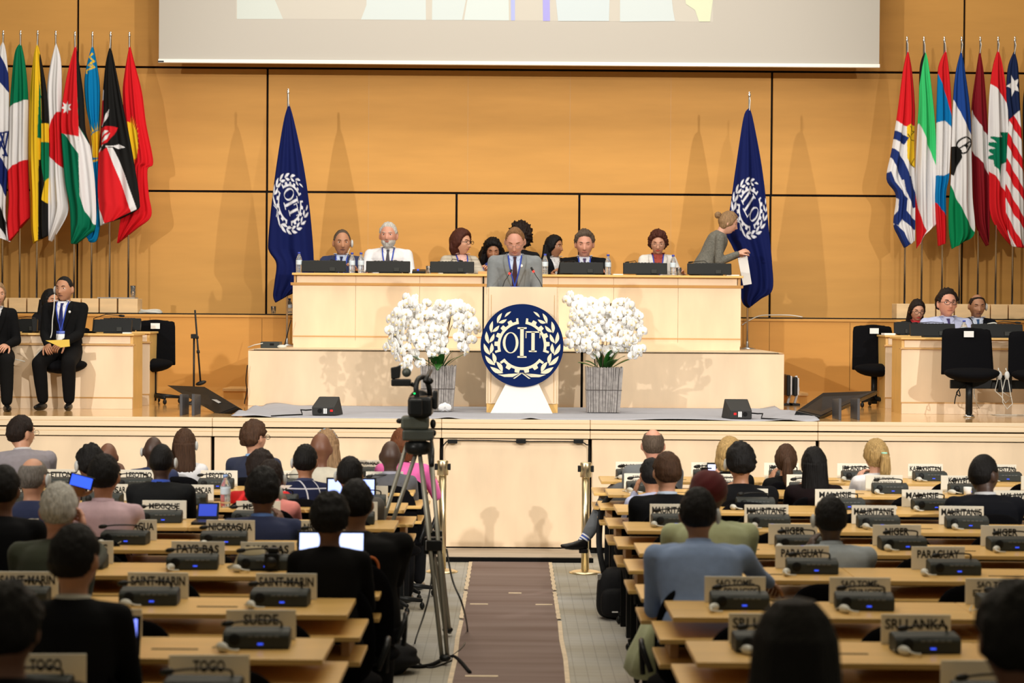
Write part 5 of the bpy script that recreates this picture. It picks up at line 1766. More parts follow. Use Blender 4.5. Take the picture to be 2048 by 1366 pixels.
# microphone stand on the left of the stage
Y = 19.6
X = P(388, 700, Y).x
t = thing('microphone_stand', 'black microphone boom stand standing by the low wall', 'stand', (X, Y, ZS))
obj('pole', MB().tube([(X, Y, ZS + .02), (X, Y, P(388, 672, Y).z)], .010, 10), DKMET, t, smooth=True)
bt, bb = P(390, 620, Y - .03), P(401, 764, Y - .03)
obj('boom', MB().tube([bt, bb], .009, 10), DKMET, t, smooth=True)
obj('clamp', MB().box(X - .025, X + .03, Y - .045, Y + .02, P(388, 677, Y).z, P(388, 668, Y).z), PLASTIC_B, t, bevel=.005)
for k in (0, 1):
    obj('joint', MB().tube([bt + (bb - bt) * (.36 + .2 * k), bt + (bb - bt) * (.40 + .2 * k)], .016, 10), PLASTIC_B, t, smooth=True)
obj('counterweight', MB().ell(bb + Vector((.005, 0, -.01)), (.055, .035, .022), 14, 10, M=Matrix.Rotation(-.3, 3, 'Y')), PLASTIC_B, t, smooth=True)
obj('foot', MB().lathe([(0, 0), (.13, 0), (.13, .02), (.03, .03), (.015, .05)], (X, Y, ZS), 24), DKMET, t, smooth=True)

# projector-like box on the dais corner, two small monitors behind the dais on the right
c = P(541, 690, 20.2)
t = thing('control_box', 'small dark grey control box with a white plug on the dais corner', 'box', (c.x, 20.2, Z1))
obj('case', MB().box(c.x - .095, c.x + .095, 20.15, 20.4, Z1, Z1 + .065), CONS, t, bevel=.005)
obj('display', MB().box(c.x - .0, c.x + .04, 20.146, 20.151, Z1 + .03, Z1 + .05), BLACK, t)
obj('power_plug', MB().ell((c.x + .12, 20.16, Z1 + .018), (.05, .03, .02), 14, 8), WHITE_PL, t, smooth=True)
obj('cable', MB().tube([(c.x - .07, 20.145, Z1 + .05), (c.x - .15, 20.13, Z1 + .035), (c.x - .22, 20.13, Z1 + .008)], .005, 8), WHITE_PL, t, smooth=True)
for (x, k, w) in ((1578, 1, 'dark side toward the dais'), (1592, -1, 'white-edged, beside it')):
    Y = 20.2
    a = P(x, 790, Y)
    t = thing('computer_display', 'flat computer display seen edge-on beside the dais, ' + w, 'display', (a.x, Y, ZS), group='displays beside the dais')
    zt_ = P(x, 750 + 4 * (k < 0), Y).z
    obj('screen', MB().box(a.x - .028, a.x + .012, Y - .02, Y + .38, ZS + .10, zt_), PLASTIC_B, t, bevel=.01)
    obj('rear_shell', MB().box(a.x + .012, a.x + .03, Y - .01, Y + .37, ZS + .11, zt_ - .01), mat('silver_shell', (.6, .6, .6), .4), t, bevel=.006)
    obj('stand', MB().tube([(a.x + .02, Y + .15, ZS + .3), (a.x + .045, Y + .15, ZS + .16), (a.x, Y + .1, ZS + .02)], .014, 10), mat('silver_shell', (.6, .6, .6), .4), t, smooth=True)
    obj('foot', MB().box(a.x - .06, a.x + .05, Y + .05, Y + .25, ZS, ZS + .02), PLASTIC_B, t, bevel=.004)

# loose cables
def cable(label, pts, r=.005, m=BLACK, group='loose cables on the stage'):
    o = obj('cable', MB().tube([Vector(p) for p in pts], r, 8), m, smooth=True)
    return tag(o, label, 'cable', group)


def smooth3(pts, m=6):
    out = []
    n = len(pts)
    pts = [Vector(p) for p in pts]
    for i in range(n - 1):
        p0, p1, p2, p3 = pts[max(0, i - 1)], pts[i], pts[i + 1], pts[min(n - 1, i + 2)]
        for k in range(m):
            t = k / m
            out.append(.5 * (2 * p1 + (p2 - p0) * t + (2 * p0 - 5 * p1 + 4 * p2 - p3) * t * t + (3 * p1 - p0 - 3 * p2 + p3) * t ** 3))
    out.append(pts[-1])
    return out


cable('white cable lying over the ledge right of the right navy flag', smooth3([P(x, y, YL - .02) for x, y in ((1484, 650), (1500, 640), (1520, 631.5), (1545, 630), (1580, 630.5), (1605, 634))]), .006, WHITE_PL)
cable('black cable hanging down the left end of the dais', smooth3([P(x, y, 19.35) for x, y in ((495, 730), (492, 760), (494, 782), (490, 800), (489, 808))]), .005)
cable('thin black cable from the ledge down to the left flag base', smooth3([P(x, y, 20.7) for x, y in ((582, 640), (578, 655), (574, 672), (569, 690))]), .005)
cable('black plugged cable dangling under the right chair beam', smooth3([P(x, y, 18.2) for x, y in ((1934, 768), (1922, 775), (1913, 786), (1920, 792), (1917, 780), (1911, 795), (1909, 808))]), .005)
cable('white cable looping over the floor under the right side desk', smooth3([P(1948, 770, 18.5), P(1950, 800, 18.45), PG(1968, 826, ZS + .006), PG(2000, 830, ZS + .006), PG(2080, 830, ZS + .006)]), .005, WHITE_PL)
cable('black cable looping under the chair beam left of the seated man', smooth3([P(x, y, 18.7) for x, y in ((60, 757), (62, 768), (70, 773), (75, 765), (73, 755))]), .005)
cable('white earpiece cord of the seated man in black running to the beam box', smooth3([P(x, y, 18.33) for x, y in ((109, 588), (108, 615), (105, 640), (104, 664), (101, 676))]), .005, WHITE_PL)
cable('white cord from the seated man to the box on the chair beam', smooth3([P(x, y, 18.4) for x, y in ((84, 699), (76, 707), (69, 717), (65, 723))]), .005, WHITE_PL)
cable('white cord from the woman at the edge to the box on the chair beam', smooth3([P(x, y, 18.4) for x, y in ((11, 697), (15, 714), (32, 719), (50, 723))]), .005, WHITE_PL)
cable('white cord rising from the right side desk to the balding man', smooth3([P(x, y, 18.9) for x, y in ((1975, 648), (1990, 646), (1997, 655), (1990, 672), (1987, 683))]), .006, WHITE_PL)
cable('white ear cord of the man in the navy suit', smooth3([P(x, y, 21.42) for x, y in ((700, 497), (695, 508), (690, 521), (684, 530))]), .004, WHITE_PL)


# ------------------------------------------------------------------ orchids in woven planters
PETAL = mat('orchid_petal', (0.95, 0.95, 0.93), .6)
LIPO = mat('orchid_centre', (0.75, 0.62, 0.30), .5)
LEAFM = mat('orchid_leaf', (0.025, 0.13, 0.018), .3, noise_amt=.3, nscale=5, coat=.3)
STEMM = mat('orchid_stem', (0.05, 0.035, 0.02), .6)
WEAVE = mat('grey_willow', (0.46, 0.43, 0.41), .8, noise_amt=.35, nscale=30)
WEAVE_D = mat('dark_willow', (0.10, 0.085, 0.08), .8)


def blossom_mesh():
    mb = MB()

    def petal(a, ln, wd, tip, cup_):
        rows = []
        for j in range(6):
            v = j / 5
            w = wd * sin(pi * min(1, .10 + v * .86)) ** (.5 if tip else .65)
            rows.append([Vector((w * u, -.003 - cup_ * v + .004 * (u * u), .003 + ln * v)) for u in (-1, -.5, 0, .5, 1)])
        g = MB().grid(rows)
        g.xf(Matrix.Rotation(radians(a), 4, 'Y'))
        mb.join(g)
    for a in (0, 122, -122):
        petal(a, .038, .0175, False, -.004)
    for a in (72, -72):
        petal(a, .041, .029, True, .004)
    me = mb.mesh('blossom')
    bm = bmesh.new()
    bm.from_mesh(me)
    bmesh.ops.solidify(bm, geom=list(bm.faces), thickness=.0012)
    bm.to_mesh(me)
    bm.free()
    me.materials.append(PETAL)
    me.polygons.foreach_set('use_smooth', [True] * len(me.polygons))
    return me


def blossom_lip_mesh():
    mb = MB().ell((0, -.010, -.004), (.006, .009, .008), 10, 8)
    me = mb.mesh('blossom_lip')
    me.materials.append(LIPO)
    return me


def orchid(label, px_c, Y, sprays, leaves_px, pot):
    x0, x1, ytop, ybot = pot
    zb_ = ZS + .012
    a, b = P(x0, ytop, Y), P(x1, ytop, Y)
    a2, b2 = P(x0 + 2, ybot, Y), P(x1 - 7, ybot, Y)
    D = .28
    t = thing('woven_planter', 'grey woven willow planter %s' % label, 'planter', ((a.x + b.x) / 2, Y + D / 2, zb_), group='woven planters')
    zt_ = a.z
    obj('liner', MB().add([(a2.x + .01, Y + .015, zb_), (b2.x - .01, Y + .015, zb_), (b2.x - .01, Y + D - .015, zb_), (a2.x + .01, Y + D - .015, zb_), (a.x + .01, Y + .015, zt_ - .01), (b.x - .01, Y + .015, zt_ - .01), (b.x - .01, Y + D - .015, zt_ - .01), (a.x + .01, Y + D - .015, zt_ - .01)],
                          [(0, 3, 2, 1), (4, 5, 6, 7), (0, 1, 5, 4), (1, 2, 6, 5), (2, 3, 7, 6), (3, 0, 4, 7)]), WEAVE_D, t)
    rods = MB()
    rr = random.Random(int(px_c))
    for (p0, p1, q0, q1) in (((a2.x, Y), (b2.x, Y), (a.x, Y), (b.x, Y)), ((a2.x, Y + D), (b2.x, Y + D), (a.x, Y + D), (b.x, Y + D)), ((a2.x, Y), (a2.x, Y + D), (a.x, Y), (a.x, Y + D)), ((b2.x, Y), (b2.x, Y + D), (b.x, Y), (b.x, Y + D))):
        n_ = 40
        for i in range(n_):
            u = (i + .5) / n_
            j1, j2 = rr.uniform(-.35, .35) / n_, rr.uniform(-.35, .35) / n_
            lo_ = Vector((p0[0] + (p1[0] - p0[0]) * (u + j1), p0[1] + (p1[1] - p0[1]) * (u + j1), zb_ + .003))
            hi_ = Vector((q0[0] + (q1[0] - q0[0]) * (u + j2), q0[1] + (q1[1] - q0[1]) * (u + j2), zt_ + rr.uniform(-.004, .006)))
            rods.tube([lo_, (lo_ + hi_) / 2 + Vector((rr.uniform(-.002, .002), 0, 0)), hi_], .0028 + rr.random() * .0018, 5)
    o = obj('willow_rods', rods, WEAVE, t, clean=False)
    zm = zb_ + (zt_ - zb_) * .5
    am, bm_ = (a + a2) / 2, (b + b2) / 2
    obj('binding', MB().tube([(am.x - .004, Y - .005, zm), (bm_.x + .004, Y - .005, zm), (bm_.x + .004, Y + D + .005, zm), (am.x - .004, Y + D + .005, zm), (am.x - .004, Y - .005, zm)], .004, 6), WEAVE_D, t)
    # plant
    cx = (a.x + b.x) / 2
    cy = Y + D / 2
    pt = thing('orchid_plant', 'white flowering orchid %s' % label, 'plant', (cx, cy, zt_ - .03), group='white orchids')
    obj('potting_bark', MB().box(a.x + .02, b.x - .02, Y + .02, Y + D - .02, zt_ - .03, zt_ - .012), mat('bark', (.06, .035, .02), .9, noise_amt=.5, nscale=60), pt)
    for (lx, ly, dY, wd, bend) in leaves_px:
        tip = P(lx, ly, Y + dY)
        b0_ = Vector((cx + (tip.x - cx) * .25, cy + (tip.y - cy) * .1, zt_ - .015))
        mid = (b0_ + tip) / 2 + Vector((0, 0, bend))
        rows = []
        side = (tip - b0_).cross(Vector((0, -.5, 1))).normalized()
        for j in range(11):
            v = j / 10
            c = b0_ * (1 - v) ** 2 + mid * 2 * v * (1 - v) + tip * v * v
            w = wd * 1.3 * sin(pi * min(1, .10 + .88 * v)) ** .7
            rows.append([c + side * w * u + Vector((0, -.012 * (1 - u * u), 0)) for u in (-1, -.5, 0, .5, 1)])
        obj('leaf', MB().grid(rows), LEAFM, pt, smooth=True, solid=.003)
    fl, lp = blossom_mesh(), blossom_lip_mesh()
    inv = root_inv(pt)
    k_ = 0
    used = []
    for (pts_px, dY0, dY1) in sprays:
        pp = smooth3([P(x, y, Y + .1 + dY0 + (dY1 - dY0) * i / (len(pts_px) - 1)) for i, (x, y) in enumerate(pts_px)], 8)
        pp = [Vector((cx + rr.uniform(-.04, .04), cy + rr.uniform(-.03, .03), zt_ - .02))] + pp
        st = obj('flower_stem', MB().tube(pp, .0035, 6), STEMM, pt, smooth=True)
        L_ = 0
        nxt = 0.0
        start = len(pp) * .42
        last = None
        for i in range(int(start), len(pp)):
            p = pp[i]
            if last is None or (p - last).length > .034:
                last = p
                off = Vector((rr.uniform(-.045, .045), -.02 + rr.uniform(-.05, .02), rr.uniform(-.03, .03)))
                for sgn in ((1,) if rr.random() < .25 else (1, -1)):
                    q = p + Vector((off.x * sgn + sgn * .022, off.y, off.z * sgn))
                    if q.z < zt_ + .075 and abs(q.x - cx) < .13:
                        continue
                    if any((q - u_).length < .036 for u_ in used):
                        continue
                    used.append(q)
                    M = Matrix.Translation(q) @ Euler((rr.uniform(-.35, .2), rr.uniform(-.4, .4), rr.uniform(-.5, .5) + .5 * sgn * 0 + max(-.8, min(.8, (q.x - cx) * 2.2))), 'XYZ').to_matrix().to_4x4() @ Matrix.Scale(rr.uniform(1.05, 1.35), 4)
                    f = bpy.data.objects.new('blossom', fl)
                    COL.objects.link(f)
                    f.parent = pt
                    f.matrix_basis = inv @ M
                    g = bpy.data.objects.new('blossom_lip', lp)
                    COL.objects.link(g)
                    g.parent = f
                    k_ += 1
    return k_


SPR_L = [([(858, 735), (850, 660), (820, 610), (795, 640), (788, 700)], 0, -.1), ([(862, 735), (858, 650), (828, 604), (804, 625), (800, 690), (812, 735)], .0, -.12), ([(866, 735), (862, 660), (845, 612), (825, 640), (822, 700), (830, 725)], .05, -.05),
         ([(868, 735), (868, 670), (862, 618), (848, 650), (845, 690)], 0, -.08), ([(872, 735), (872, 650), (880, 612), (872, 650), (866, 690), (868, 712)], -.05, -.1), ([(876, 735), (884, 650), (898, 620), (884, 650), (880, 680), (878, 708)], .0, -.06),
         ([(880, 735), (894, 650), (906, 610), (928, 625), (938, 650), (944, 640)], .05, -.05), ([(884, 735), (897, 660), (908, 615), (928, 660), (932, 700)], 0, -.1), ([(884, 735), (897, 650), (915, 612), (940, 630), (952, 660)], .02, 0), ([(860, 735), (846, 640), (812, 600), (790, 660), (784, 690), (806, 700)], .03, -.1),
         ([(870, 735), (866, 650), (852, 625), (836, 660), (834, 700)], .03, -.12), ([(884, 735), (900, 660), (920, 640), (928, 680), (926, 696)], .05, -.02)]
SPR_R = [([(1190, 735), (1184, 660), (1178, 612), (1160, 598), (1132, 602)], .0, .05), ([(1192, 735), (1180, 650), (1168, 615), (1150, 650), (1146, 690)], .0, -.08), ([(1195, 735), (1182, 640), (1172, 608), (1156, 640), (1152, 680), (1164, 700)], .03, -.1),
         ([(1200, 735), (1194, 650), (1190, 604), (1178, 640), (1172, 690)], 0, -.1), ([(1205, 735), (1204, 650), (1204, 606), (1194, 640), (1190, 700)], -.04, -.1), ([(1210, 735), (1216, 650), (1222, 606), (1210, 650), (1206, 700), (1200, 712)], 0, -.05),
         ([(1215, 735), (1226, 640), (1236, 604), (1224, 640), (1222, 690)], .02, -.1), ([(1220, 735), (1234, 650), (1244, 606), (1256, 640), (1262, 690), (1270, 712)], .0, -.08), ([(1222, 735), (1236, 640), (1250, 608), (1270, 640), (1274, 680), (1262, 712)], .03, -.1),
         ([(1216, 735), (1226, 650), (1234, 620), (1240, 660), (1238, 700)], -.03, -.1), ([(1200, 735), (1190, 640), (1180, 625), (1166, 660), (1164, 690)], .03, -.12), ([(1224, 735), (1240, 650), (1258, 625), (1276, 650), (1279, 665)], .05, .02)]
orchid('left of the lectern, behind the video camera', 866, 18.3, SPR_L, [(820, 711, -.05, .022, .03), (842, 720, .0, .02, .05), (852, 700, .1, .028, .05), (868, 714, -.10, .034, .08), (875, 741, -.16, .034, .09), (892, 700, .05, .030, .05), (905, 702, .0, .026, .04), (931, 707, -.05, .020, .03), (915, 715, -.08, .02, .04), (884, 708, -.04, .028, .05)], (842, 911, 732, 826))
orchid('right of the lectern', 1210, 18.3, SPR_R, [(1156, 725, -.05, .022, .03), (1170, 722, .05, .018, .04), (1186, 706, .0, .026, .04), (1200, 706, .1, .026, .05), (1222, 700, -.05, .032, .05), (1238, 702, -.06, .032, .05), (1250, 712, -.08, .024, .04), (1262, 718, .0, .022, .03), (1232, 720, -.12, .036, .06)], (1173, 1246, 735, 828))
for (x, w) in ((890, 'on the carpet in front of the left planter'),):
    q = PG(x, 824, ZS + .012)
    o = bpy.data.objects.new('fallen_blossom', blossom_mesh())
    COL.objects.link(o)
    o.matrix_basis = Matrix.Translation((q.x, q.y - .04, ZS + .05)) @ Matrix.Rotation(.5, 4, 'X') @ Matrix.Scale(1.4, 4)
    tag(o, 'fallen white orchid blossom ' + w, 'flower')
# ------------------------------------------------------------------ delegates' rows
YR = [15.1, 14.02, 12.86, 11.78, 10.70, 9.70, 8.54, 7.49, 6.50]
ZK = .84
XE = .665
ROWN = ['first row from the stage', 'second row from the stage', 'third row from the stage', 'fourth row from the stage', 'fifth row from the stage', 'sixth row from the stage', 'seventh row from the stage', 'eighth row from the stage', 'ninth row from the stage']
LOWP = mat('desk_pillar', (0.50, 0.31, 0.15), .5)
for sd in (-1, 1):
    sn = 'left' if sd < 0 else 'right'
    for i, y in enumerate(YR):
        xo = 4.75 * min(1, (y + 1.5) / 15)
        x0, x1 = sorted((sd * XE, sd * xo))
        t = thing('delegate_desk', 'long beech delegate desk on the %s of the aisle, %s' % (sn, ROWN[i]), 'desk', (sd * XE, y, 0), group='rows of delegate desks')
        slab = MB()
        n_ = max(2, round((x1 - x0) / 1.14))
        js = [x0 + (x1 - x0) * k / n_ for k in range(n_ + 1)]
        for a, b in zip(js, js[1:]):
            slab.box(a + .0012, b - .0012, y - .42, y + .05, ZK - .022, ZK)
        o = obj('desktop', slab, W_DESK, t, bevel=.003)
        e = sd * (XE - .055)
        xs0, xs1 = sorted((e, sd * xo))
        obj('shelf', MB().box(xs0, xs1, y - .46, y + .03, ZK - .105, ZK - .085), W_DESK, t, bevel=.003)
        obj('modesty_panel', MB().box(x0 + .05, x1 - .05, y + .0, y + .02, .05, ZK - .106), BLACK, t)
        px0, px1 = sorted((sd * (XE + .0), sd * (XE + .035)))
        obj('end_pillar', MB().box(px0 + (0 if sd > 0 else 0), px1, y - .30, y - .02, ZK - .19, ZK - .106), LOWP, t, bevel=.002)
        qx0, qx1 = sorted((sd * (XE - .055), sd * (XE + .12)))
        obj('lower_shelf', MB().box(qx0, qx1, y - .44, y - .02, ZK - .21, ZK - .19), W_DESK, t, bevel=.003)
        for k, a in enumerate(js[:-1] if sd > 0 else js[1:]):
            xx = a + sd * .10
            obj('leg', MB().box(xx - .02, xx + .02, y - .14, y - .08, 0.0, ZK - (.21 if k == 0 and sd > 0 or k == len(js) - 2 and sd < 0 else .106)), PLASTIC_B, t, bevel=.003)
        for k in range(int((x1 - x0) / 1.14)):
            xx = sd * (XE + .56 + 1.14 * k)
            if abs(xx) < xo - .15:
                obj('cable_slot', MB().box(xx - .085, xx + .085, y - .235, y - .22, ZK - .001, ZK + .002), BLACK, t)


# microphone console, built once
def console_proto():
    t = thing('microphone_console', 'x', 'console', (0, 0, 0))
    obj('case', MB().prism([(-.062, .0), (.055, .0), (.055, .062), (.03, .070), (-.045, .062), (-.062, .050)], -.122, .122, 'x'), CONS, t, bevel=.007, world=False)
    obj('loudspeaker', MB().ell((-.078, -.058, .036), (.024, .010, .024), 18, 10), mat('speaker_black', (0.008, 0.009, 0.009), .5), t, smooth=True, world=False)
    sl = MB()
    for k in range(5):
        sl.box(-.03 + k * .024, -.012 + k * .024, -.0645, -.060, .044, .050)
    obj('button_row', sl, mat('button_grey', (0.10, 0.11, 0.11), .5), t, world=False)
    obj('display', MB().box(.006, .026, -.0655, -.060, .017, .023), LED, t, world=False)
    obj('gooseneck', MB().tube(smooth3([(.085, .02, .064), (.088, .018, .080), (.078, .0, .094), (.03, -.03, .102), (-.04, -.06, .104), (-.085, -.075, .100)], 5), .0042, 8), DKMET, t, smooth=True, world=False)
    obj('microphone_head', MB().tube([(-.080, -.073, .101), (-.090, -.077, .099), (-.11, -.083, .097), (-.122, -.086, .095)], [.006, .0115, .0115, .006], 10), PLASTIC_B, t, smooth=True, world=False)
    return t


def earphone_proto():
    t = thing('earphone', 'x', 'earphone', (0, 0, 0))
    obj('ear_cup', MB().ell((0, 0, .018), (.019, .034, .018), 16, 12), WHITE_PL, t, smooth=True, world=False)
    obj('hook', MB().tube(smooth3([(0, -.03, .02), (.01, -.055, .015), (.03, -.06, .012), (.05, -.03, .008)], 4), .004, 8), WHITE_PL, t, smooth=True, world=False)
    obj('cord', MB().tube(smooth3([(.0, .03, .02), (-.01, .06, .008), (.03, .085, .006), (.06, .09, .02)], 5), .0025, 6), WHITE_PL, t, smooth=True, world=False)
    return t


def chair_proto():
    t = thing('delegate_chair', 'x', 'chair', (0, 0, 0))
    pw = lambda v, e: math.copysign(abs(v) ** e, v)
    obj('backrest', MB().ell((0, -.02, .655), 1, 32, 20, fn=lambda d, q: Vector((pw(d.x, .62) * .205 * (1 - .05 * d.z), d.y * .032 + .035 * (1 - (pw(d.x, .62)) ** 2) - .035 * d.z - .02, pw(d.z, .75) * .235))), FAB_B, t, smooth=True, world=False)
    obj('seat', MB().ell((0, .17, .42), (.225, .23, .055), 24, 12), FAB_B, t, smooth=True, world=False)
    obj('pedestal', MB().tube([(0, .15, .39), (0, .15, .09)], .028, 12), DKMET, t, smooth=True, world=False)
    for k in range(5):
        a = 2 * pi * k / 5 + .3
        l_ = obj('base_arm', MB().tube([(0, .15, .095), (.24 * cos(a), .15 + .24 * sin(a), .065)], [.024, .014], 8), PLASTIC_B, t, smooth=True, world=False)
        obj('castor', MB().ell((.24 * cos(a), .15 + .24 * sin(a), .028), (.018, .026, .026), 10, 8), PLASTIC_B, l_, smooth=True, world=False)
    for k in (1, -1):
        obj('armrest', MB().tube(smooth3([(k * .215, .0, .50), (k * .25, .04, .60), (k * .25, .14, .61), (k * .24, .17, .46)], 4), .013, 8), PLASTIC_B, t, smooth=True, world=False)
    return t


CP, EP, HP_ = None, None, None
# (side, row, left pixel of the plate, lines, words to tell it by)
PL = [
    ('L', 0, 34, ['E'], 'mostly hidden behind the man in grey', .09), ('L', 0, 314, ['REPUBLIQUE', 'CENTRAFRICAINE'], 'in front of the woman in white'), ('L', 0, 461, ['REPUBLIQUE', 'CENTRAFRICAINE'], 'in front of the man with glasses'),
    ('L', 0, 609, ['REPUBLIQUE', 'CENTRAFRICAINE'], 'behind the beige jacket'), ('L', 0, 701, ['REPUBLIQUE', 'CENTRAFRICAINE'], 'nearest the aisle'),
    ('L', 1, -72, [''], 'cut by the picture edge'), ('L', 1, 88, ['LETTONIE'], 'behind the man with the phone'), ('L', 1, 241, ['LESOTHO'], 'half hidden by a dark-suited man'), ('L', 1, 401, ['LESOTHO'], 'fully visible, above the water bottle'), ('L', 1, 562, ['LESOTHO'], 'behind the checked shirt'), ('L', 1, 732, ['LESOTHO'], 'nearest the aisle'),
    ('L', 2, -12, ['LUXEMBOURG'], 'behind the bald grey-haired man'), ('L', 2, 175, ['MADAGASCAR'], 'behind the pink shirt'), ('L', 2, 347, ['MADAGASCAR'], 'above the blue tablet'), ('L', 2, 520, ['MADAGASCAR'], 'right of the red jacket'), ('L', 2, 695, [''], 'behind the man with the laptop'),
    ('L', 3, 285, ['MEXIQUE'], 'fully visible'), ('L', 3, 473, ['MEXIQUE'], 'behind the man in navy'), ('L', 3, 667, [''], 'beside the balding man in black'),
    ('L', 4, -20, ['NICARAGUA'], 'behind the white-haired man'), ('L', 4, 217, ['NICARAGUA'], 'in front of the pink shirt'), ('L', 4, 413, ['NICARAGUA'], 'in front of the man in navy'), ('L', 4, 603, ['NICARAGUA'], 'half hidden by a dark head'),
    ('L', 5, 120, ['PAYS-BAS'], 'half hidden by the dark-haired man'), ('L', 5, 343, ['PAYS-BAS'], 'fully visible'), ('L', 5, 482, ['PAYS-BAS'], 'behind the small black camera'),
    ('L', 6, -5, ['SAINT-MARIN'], 'at the picture edge'), ('L', 6, 256, ['SAINT-MARIN'], 'in the middle'), ('L', 6, 513, ['SAINT-MARIN'], 'nearest the aisle'),
    ('L', 7, 146, [''], 'behind the glowing tablet'), ('L', 7, 454, ['SUEDE'], 'nearest the aisle'),
    ('L', 8, 13, ['TOGO'], 'half hidden by a dark figure'), ('L', 8, 340, ['TOGO'], 'nearest the aisle'),
    ('R', 0, 1231, ['IRLANDE'], 'nearest the aisle beside the man in grey'), ('R', 0, 1382, ['IRLANDE'], 'left of the blonde woman'), ('R', 0, 1528, ['IRLANDE'], 'left of the brown ponytail'), ('R', 0, 1674, ['IRLANDE'], 'fully visible, left of the blonde ponytail'), ('R', 0, 1816, ['KAZAKHSTAN'], 'fully visible'), ('R', 0, 1963, ['KAZAKHSTAN'], 'near the picture edge'),
    ('R', 1, 1248, ['REPUBLIQUE', 'DEMOCRATIQUE', 'POPULAIRE LAO'], 'nearest the aisle'), ('R', 1, 1407, ['REPUBLIQUE', 'DEMOCRATIQUE', 'POPULAIRE LAO'], 'behind the man with black hair'), ('R', 1, 1573, ['REPUBLIQUE', 'DEMOCRATIQUE', 'POPULAIRE LAO'], 'behind the long black hair'), ('R', 1, 1731, ['REPUBLIQUE', 'DEMOCRATIQUE', 'POPULAIRE LAO'], 'in front of the blonde ponytail'), ('R', 1, 1882, ['KOWEÏT'], 'left of the man in the dark suit'), ('R', 1, 2042, [''], 'cut by the picture edge'),
    ('R', 2, 1455, ['MALAISIE'], 'behind the man with black hair'), ('R', 2, 1630, ['MALAISIE'], 'in front of the long black hair'), ('R', 2, 1804, ['MALAISIE'], 'fully visible'), ('R', 2, 1985, ['MALAWI'], 'partly behind the man in the dark suit'),
    ('R', 3, 1300, ['MAURITANIE'], 'nearest the aisle'), ('R', 3, 1489, ['MAURITANIE'], 'right of the dark red cap'), ('R', 3, 1704, ['MAURITANIE'], 'right of the headset wearer'), ('R', 3, 1879, ['MAURITANIE'], 'nearest the picture edge'),
    ('R', 4, 1538, ['NIGER'], 'left of the headset wearer'), ('R', 4, 1746, ['NIGER'], 'fully visible'), ('R', 4, 1963, ['NIGER'], 'nearest the picture edge'),
    ('R', 5, 1552, ['PARAGUAY'], 'beside the man in the blue shirt'), ('R', 5, 1824, ['PARAGUAY'], 'nearer the picture edge'),
    ('R', 6, 1411, ['SAO TOME-', 'ET-PRINCIPE'], 'nearest the aisle'), ('R', 6, 1661, ['SAO TOME-', 'ET-PRINCIPE'], 'in the middle'), ('R', 6, 1933, ['SAO TOME-', 'ET-PRINCIPE'], 'nearest the picture edge'),
    ('R', 7, 1460, ['SRI LANKA'], 'half hidden by a dark head'), ('R', 7, 1765, ['SRI LANKA'], 'fully visible'),
    ('R', 8, 1885, [''], 'beside the dark figure at the corner'),
]
PWm, PHm = .262, .112
for ent in PL:
    sd, i, lx, lines, words = ent[:5]
    off = ent[5] if len(ent) > 5 else 0.0
    y = YR[i]
    wpx_ = PWm * 3982 / y
    c = P(lx + wpx_ / 2, 950, y)
    z0 = ZK + .0005
    nm = ' '.join(lines).strip()
    nm2 = (nm if len(nm) > 1 else 'half-seen') if nm else 'unreadable'
    if len(lines) > 1:
        nm2 = lines[0] + ' ' + lines[1]
    sdw = 'left' if sd == 'L' else 'right'
    ang = rnd.uniform(-.05, .05)
    t = thing('name_plate', ('%s country plate, %s' % (nm2, words)), 'name plate', (c.x, y, z0), ang, group='white country name plates')
    obj('card', MB().box(-PWm / 2, PWm / 2, -.004, .004, 0, PHm), PLATE, t, world=False, bevel=.0015)
    obj('card_foot', MB().box(-PWm / 2 + .01, PWm / 2 - .01, -.004, .035, 0, .004), PLATE, t, world=False)
    if nm:
        hh = {1: .040, 2: .028, 3: .0215}[len(lines)]
        for k, ln in enumerate(lines):
            zc = PHm - .036 - ({1: 0, 2: .0, 3: -.012}[len(lines)]) - k * hh * 1.28 + (.009 if len(lines) == 2 else 0)
            tm_ = text_mb(ln, hh, width=min(.235, .0245 * len(ln) * (hh / .040) * 1.06), bold=.026 if len(lines) < 3 else .0, cx=off, cz=zc, y=-.0052)
            obj('lettering', tm_, INK, t, world=False, clean=False)
    # console in front of the plate
    lab = 'dark microphone console before the %s plate, %s' % (nm2, words)
    lab = ' '.join(lab.split()[:16])
    cl_ = (c.x + rnd.uniform(-.012, .012) + (.028 if sd == 'R' and i in (5, 2) else 0), y - .16, ZK + .0005)
    rz = rnd.uniform(-.08, .08)
    if CP is None:
        CP = console_proto()
        CP.matrix_basis = Matrix.Translation(cl_)
        CP['label'] = lab
        CP['group'] = 'microphone consoles'
    else:
        dup(CP, cl_, rz, lab, 'microphone consoles')
    lab = ' '.join(('pale grey earphone before the %s plate, %s' % (nm2, words)).split()[:16])
    if nm and not (sd == 'L' and i < 3):
        el = (c.x - .105 + rnd.uniform(-.02, .02), y - .26 + rnd.uniform(-.03, .02), ZK + .0005)
        rz = rnd.uniform(-.5, .9)
        if EP is None:
            EP = earphone_proto()
            EP.matrix_basis = Matrix.Translation(el) @ Matrix.Rotation(rz, 4, 'Z')
            EP['label'] = lab
            EP['group'] = 'earphones on the delegate desks'
        else:
            dup(EP, el, rz, lab, 'earphones on the delegate desks')
    lab = ' '.join(('black delegate chair at the %s plate, %s' % (nm2, words)).split()[:16])
    hl = (c.x + rnd.uniform(-.03, .03), y - .86, 0)
    rz = rnd.uniform(-.15, .15)
    if HP_ is None:
        HP_ = chair_proto()
        HP_.matrix_basis = Matrix.Translation(hl)
        HP_['label'] = lab
        HP_['group'] = 'black delegate chairs'
    else:
        dup(HP_, hl, rz, lab, 'black delegate chairs')

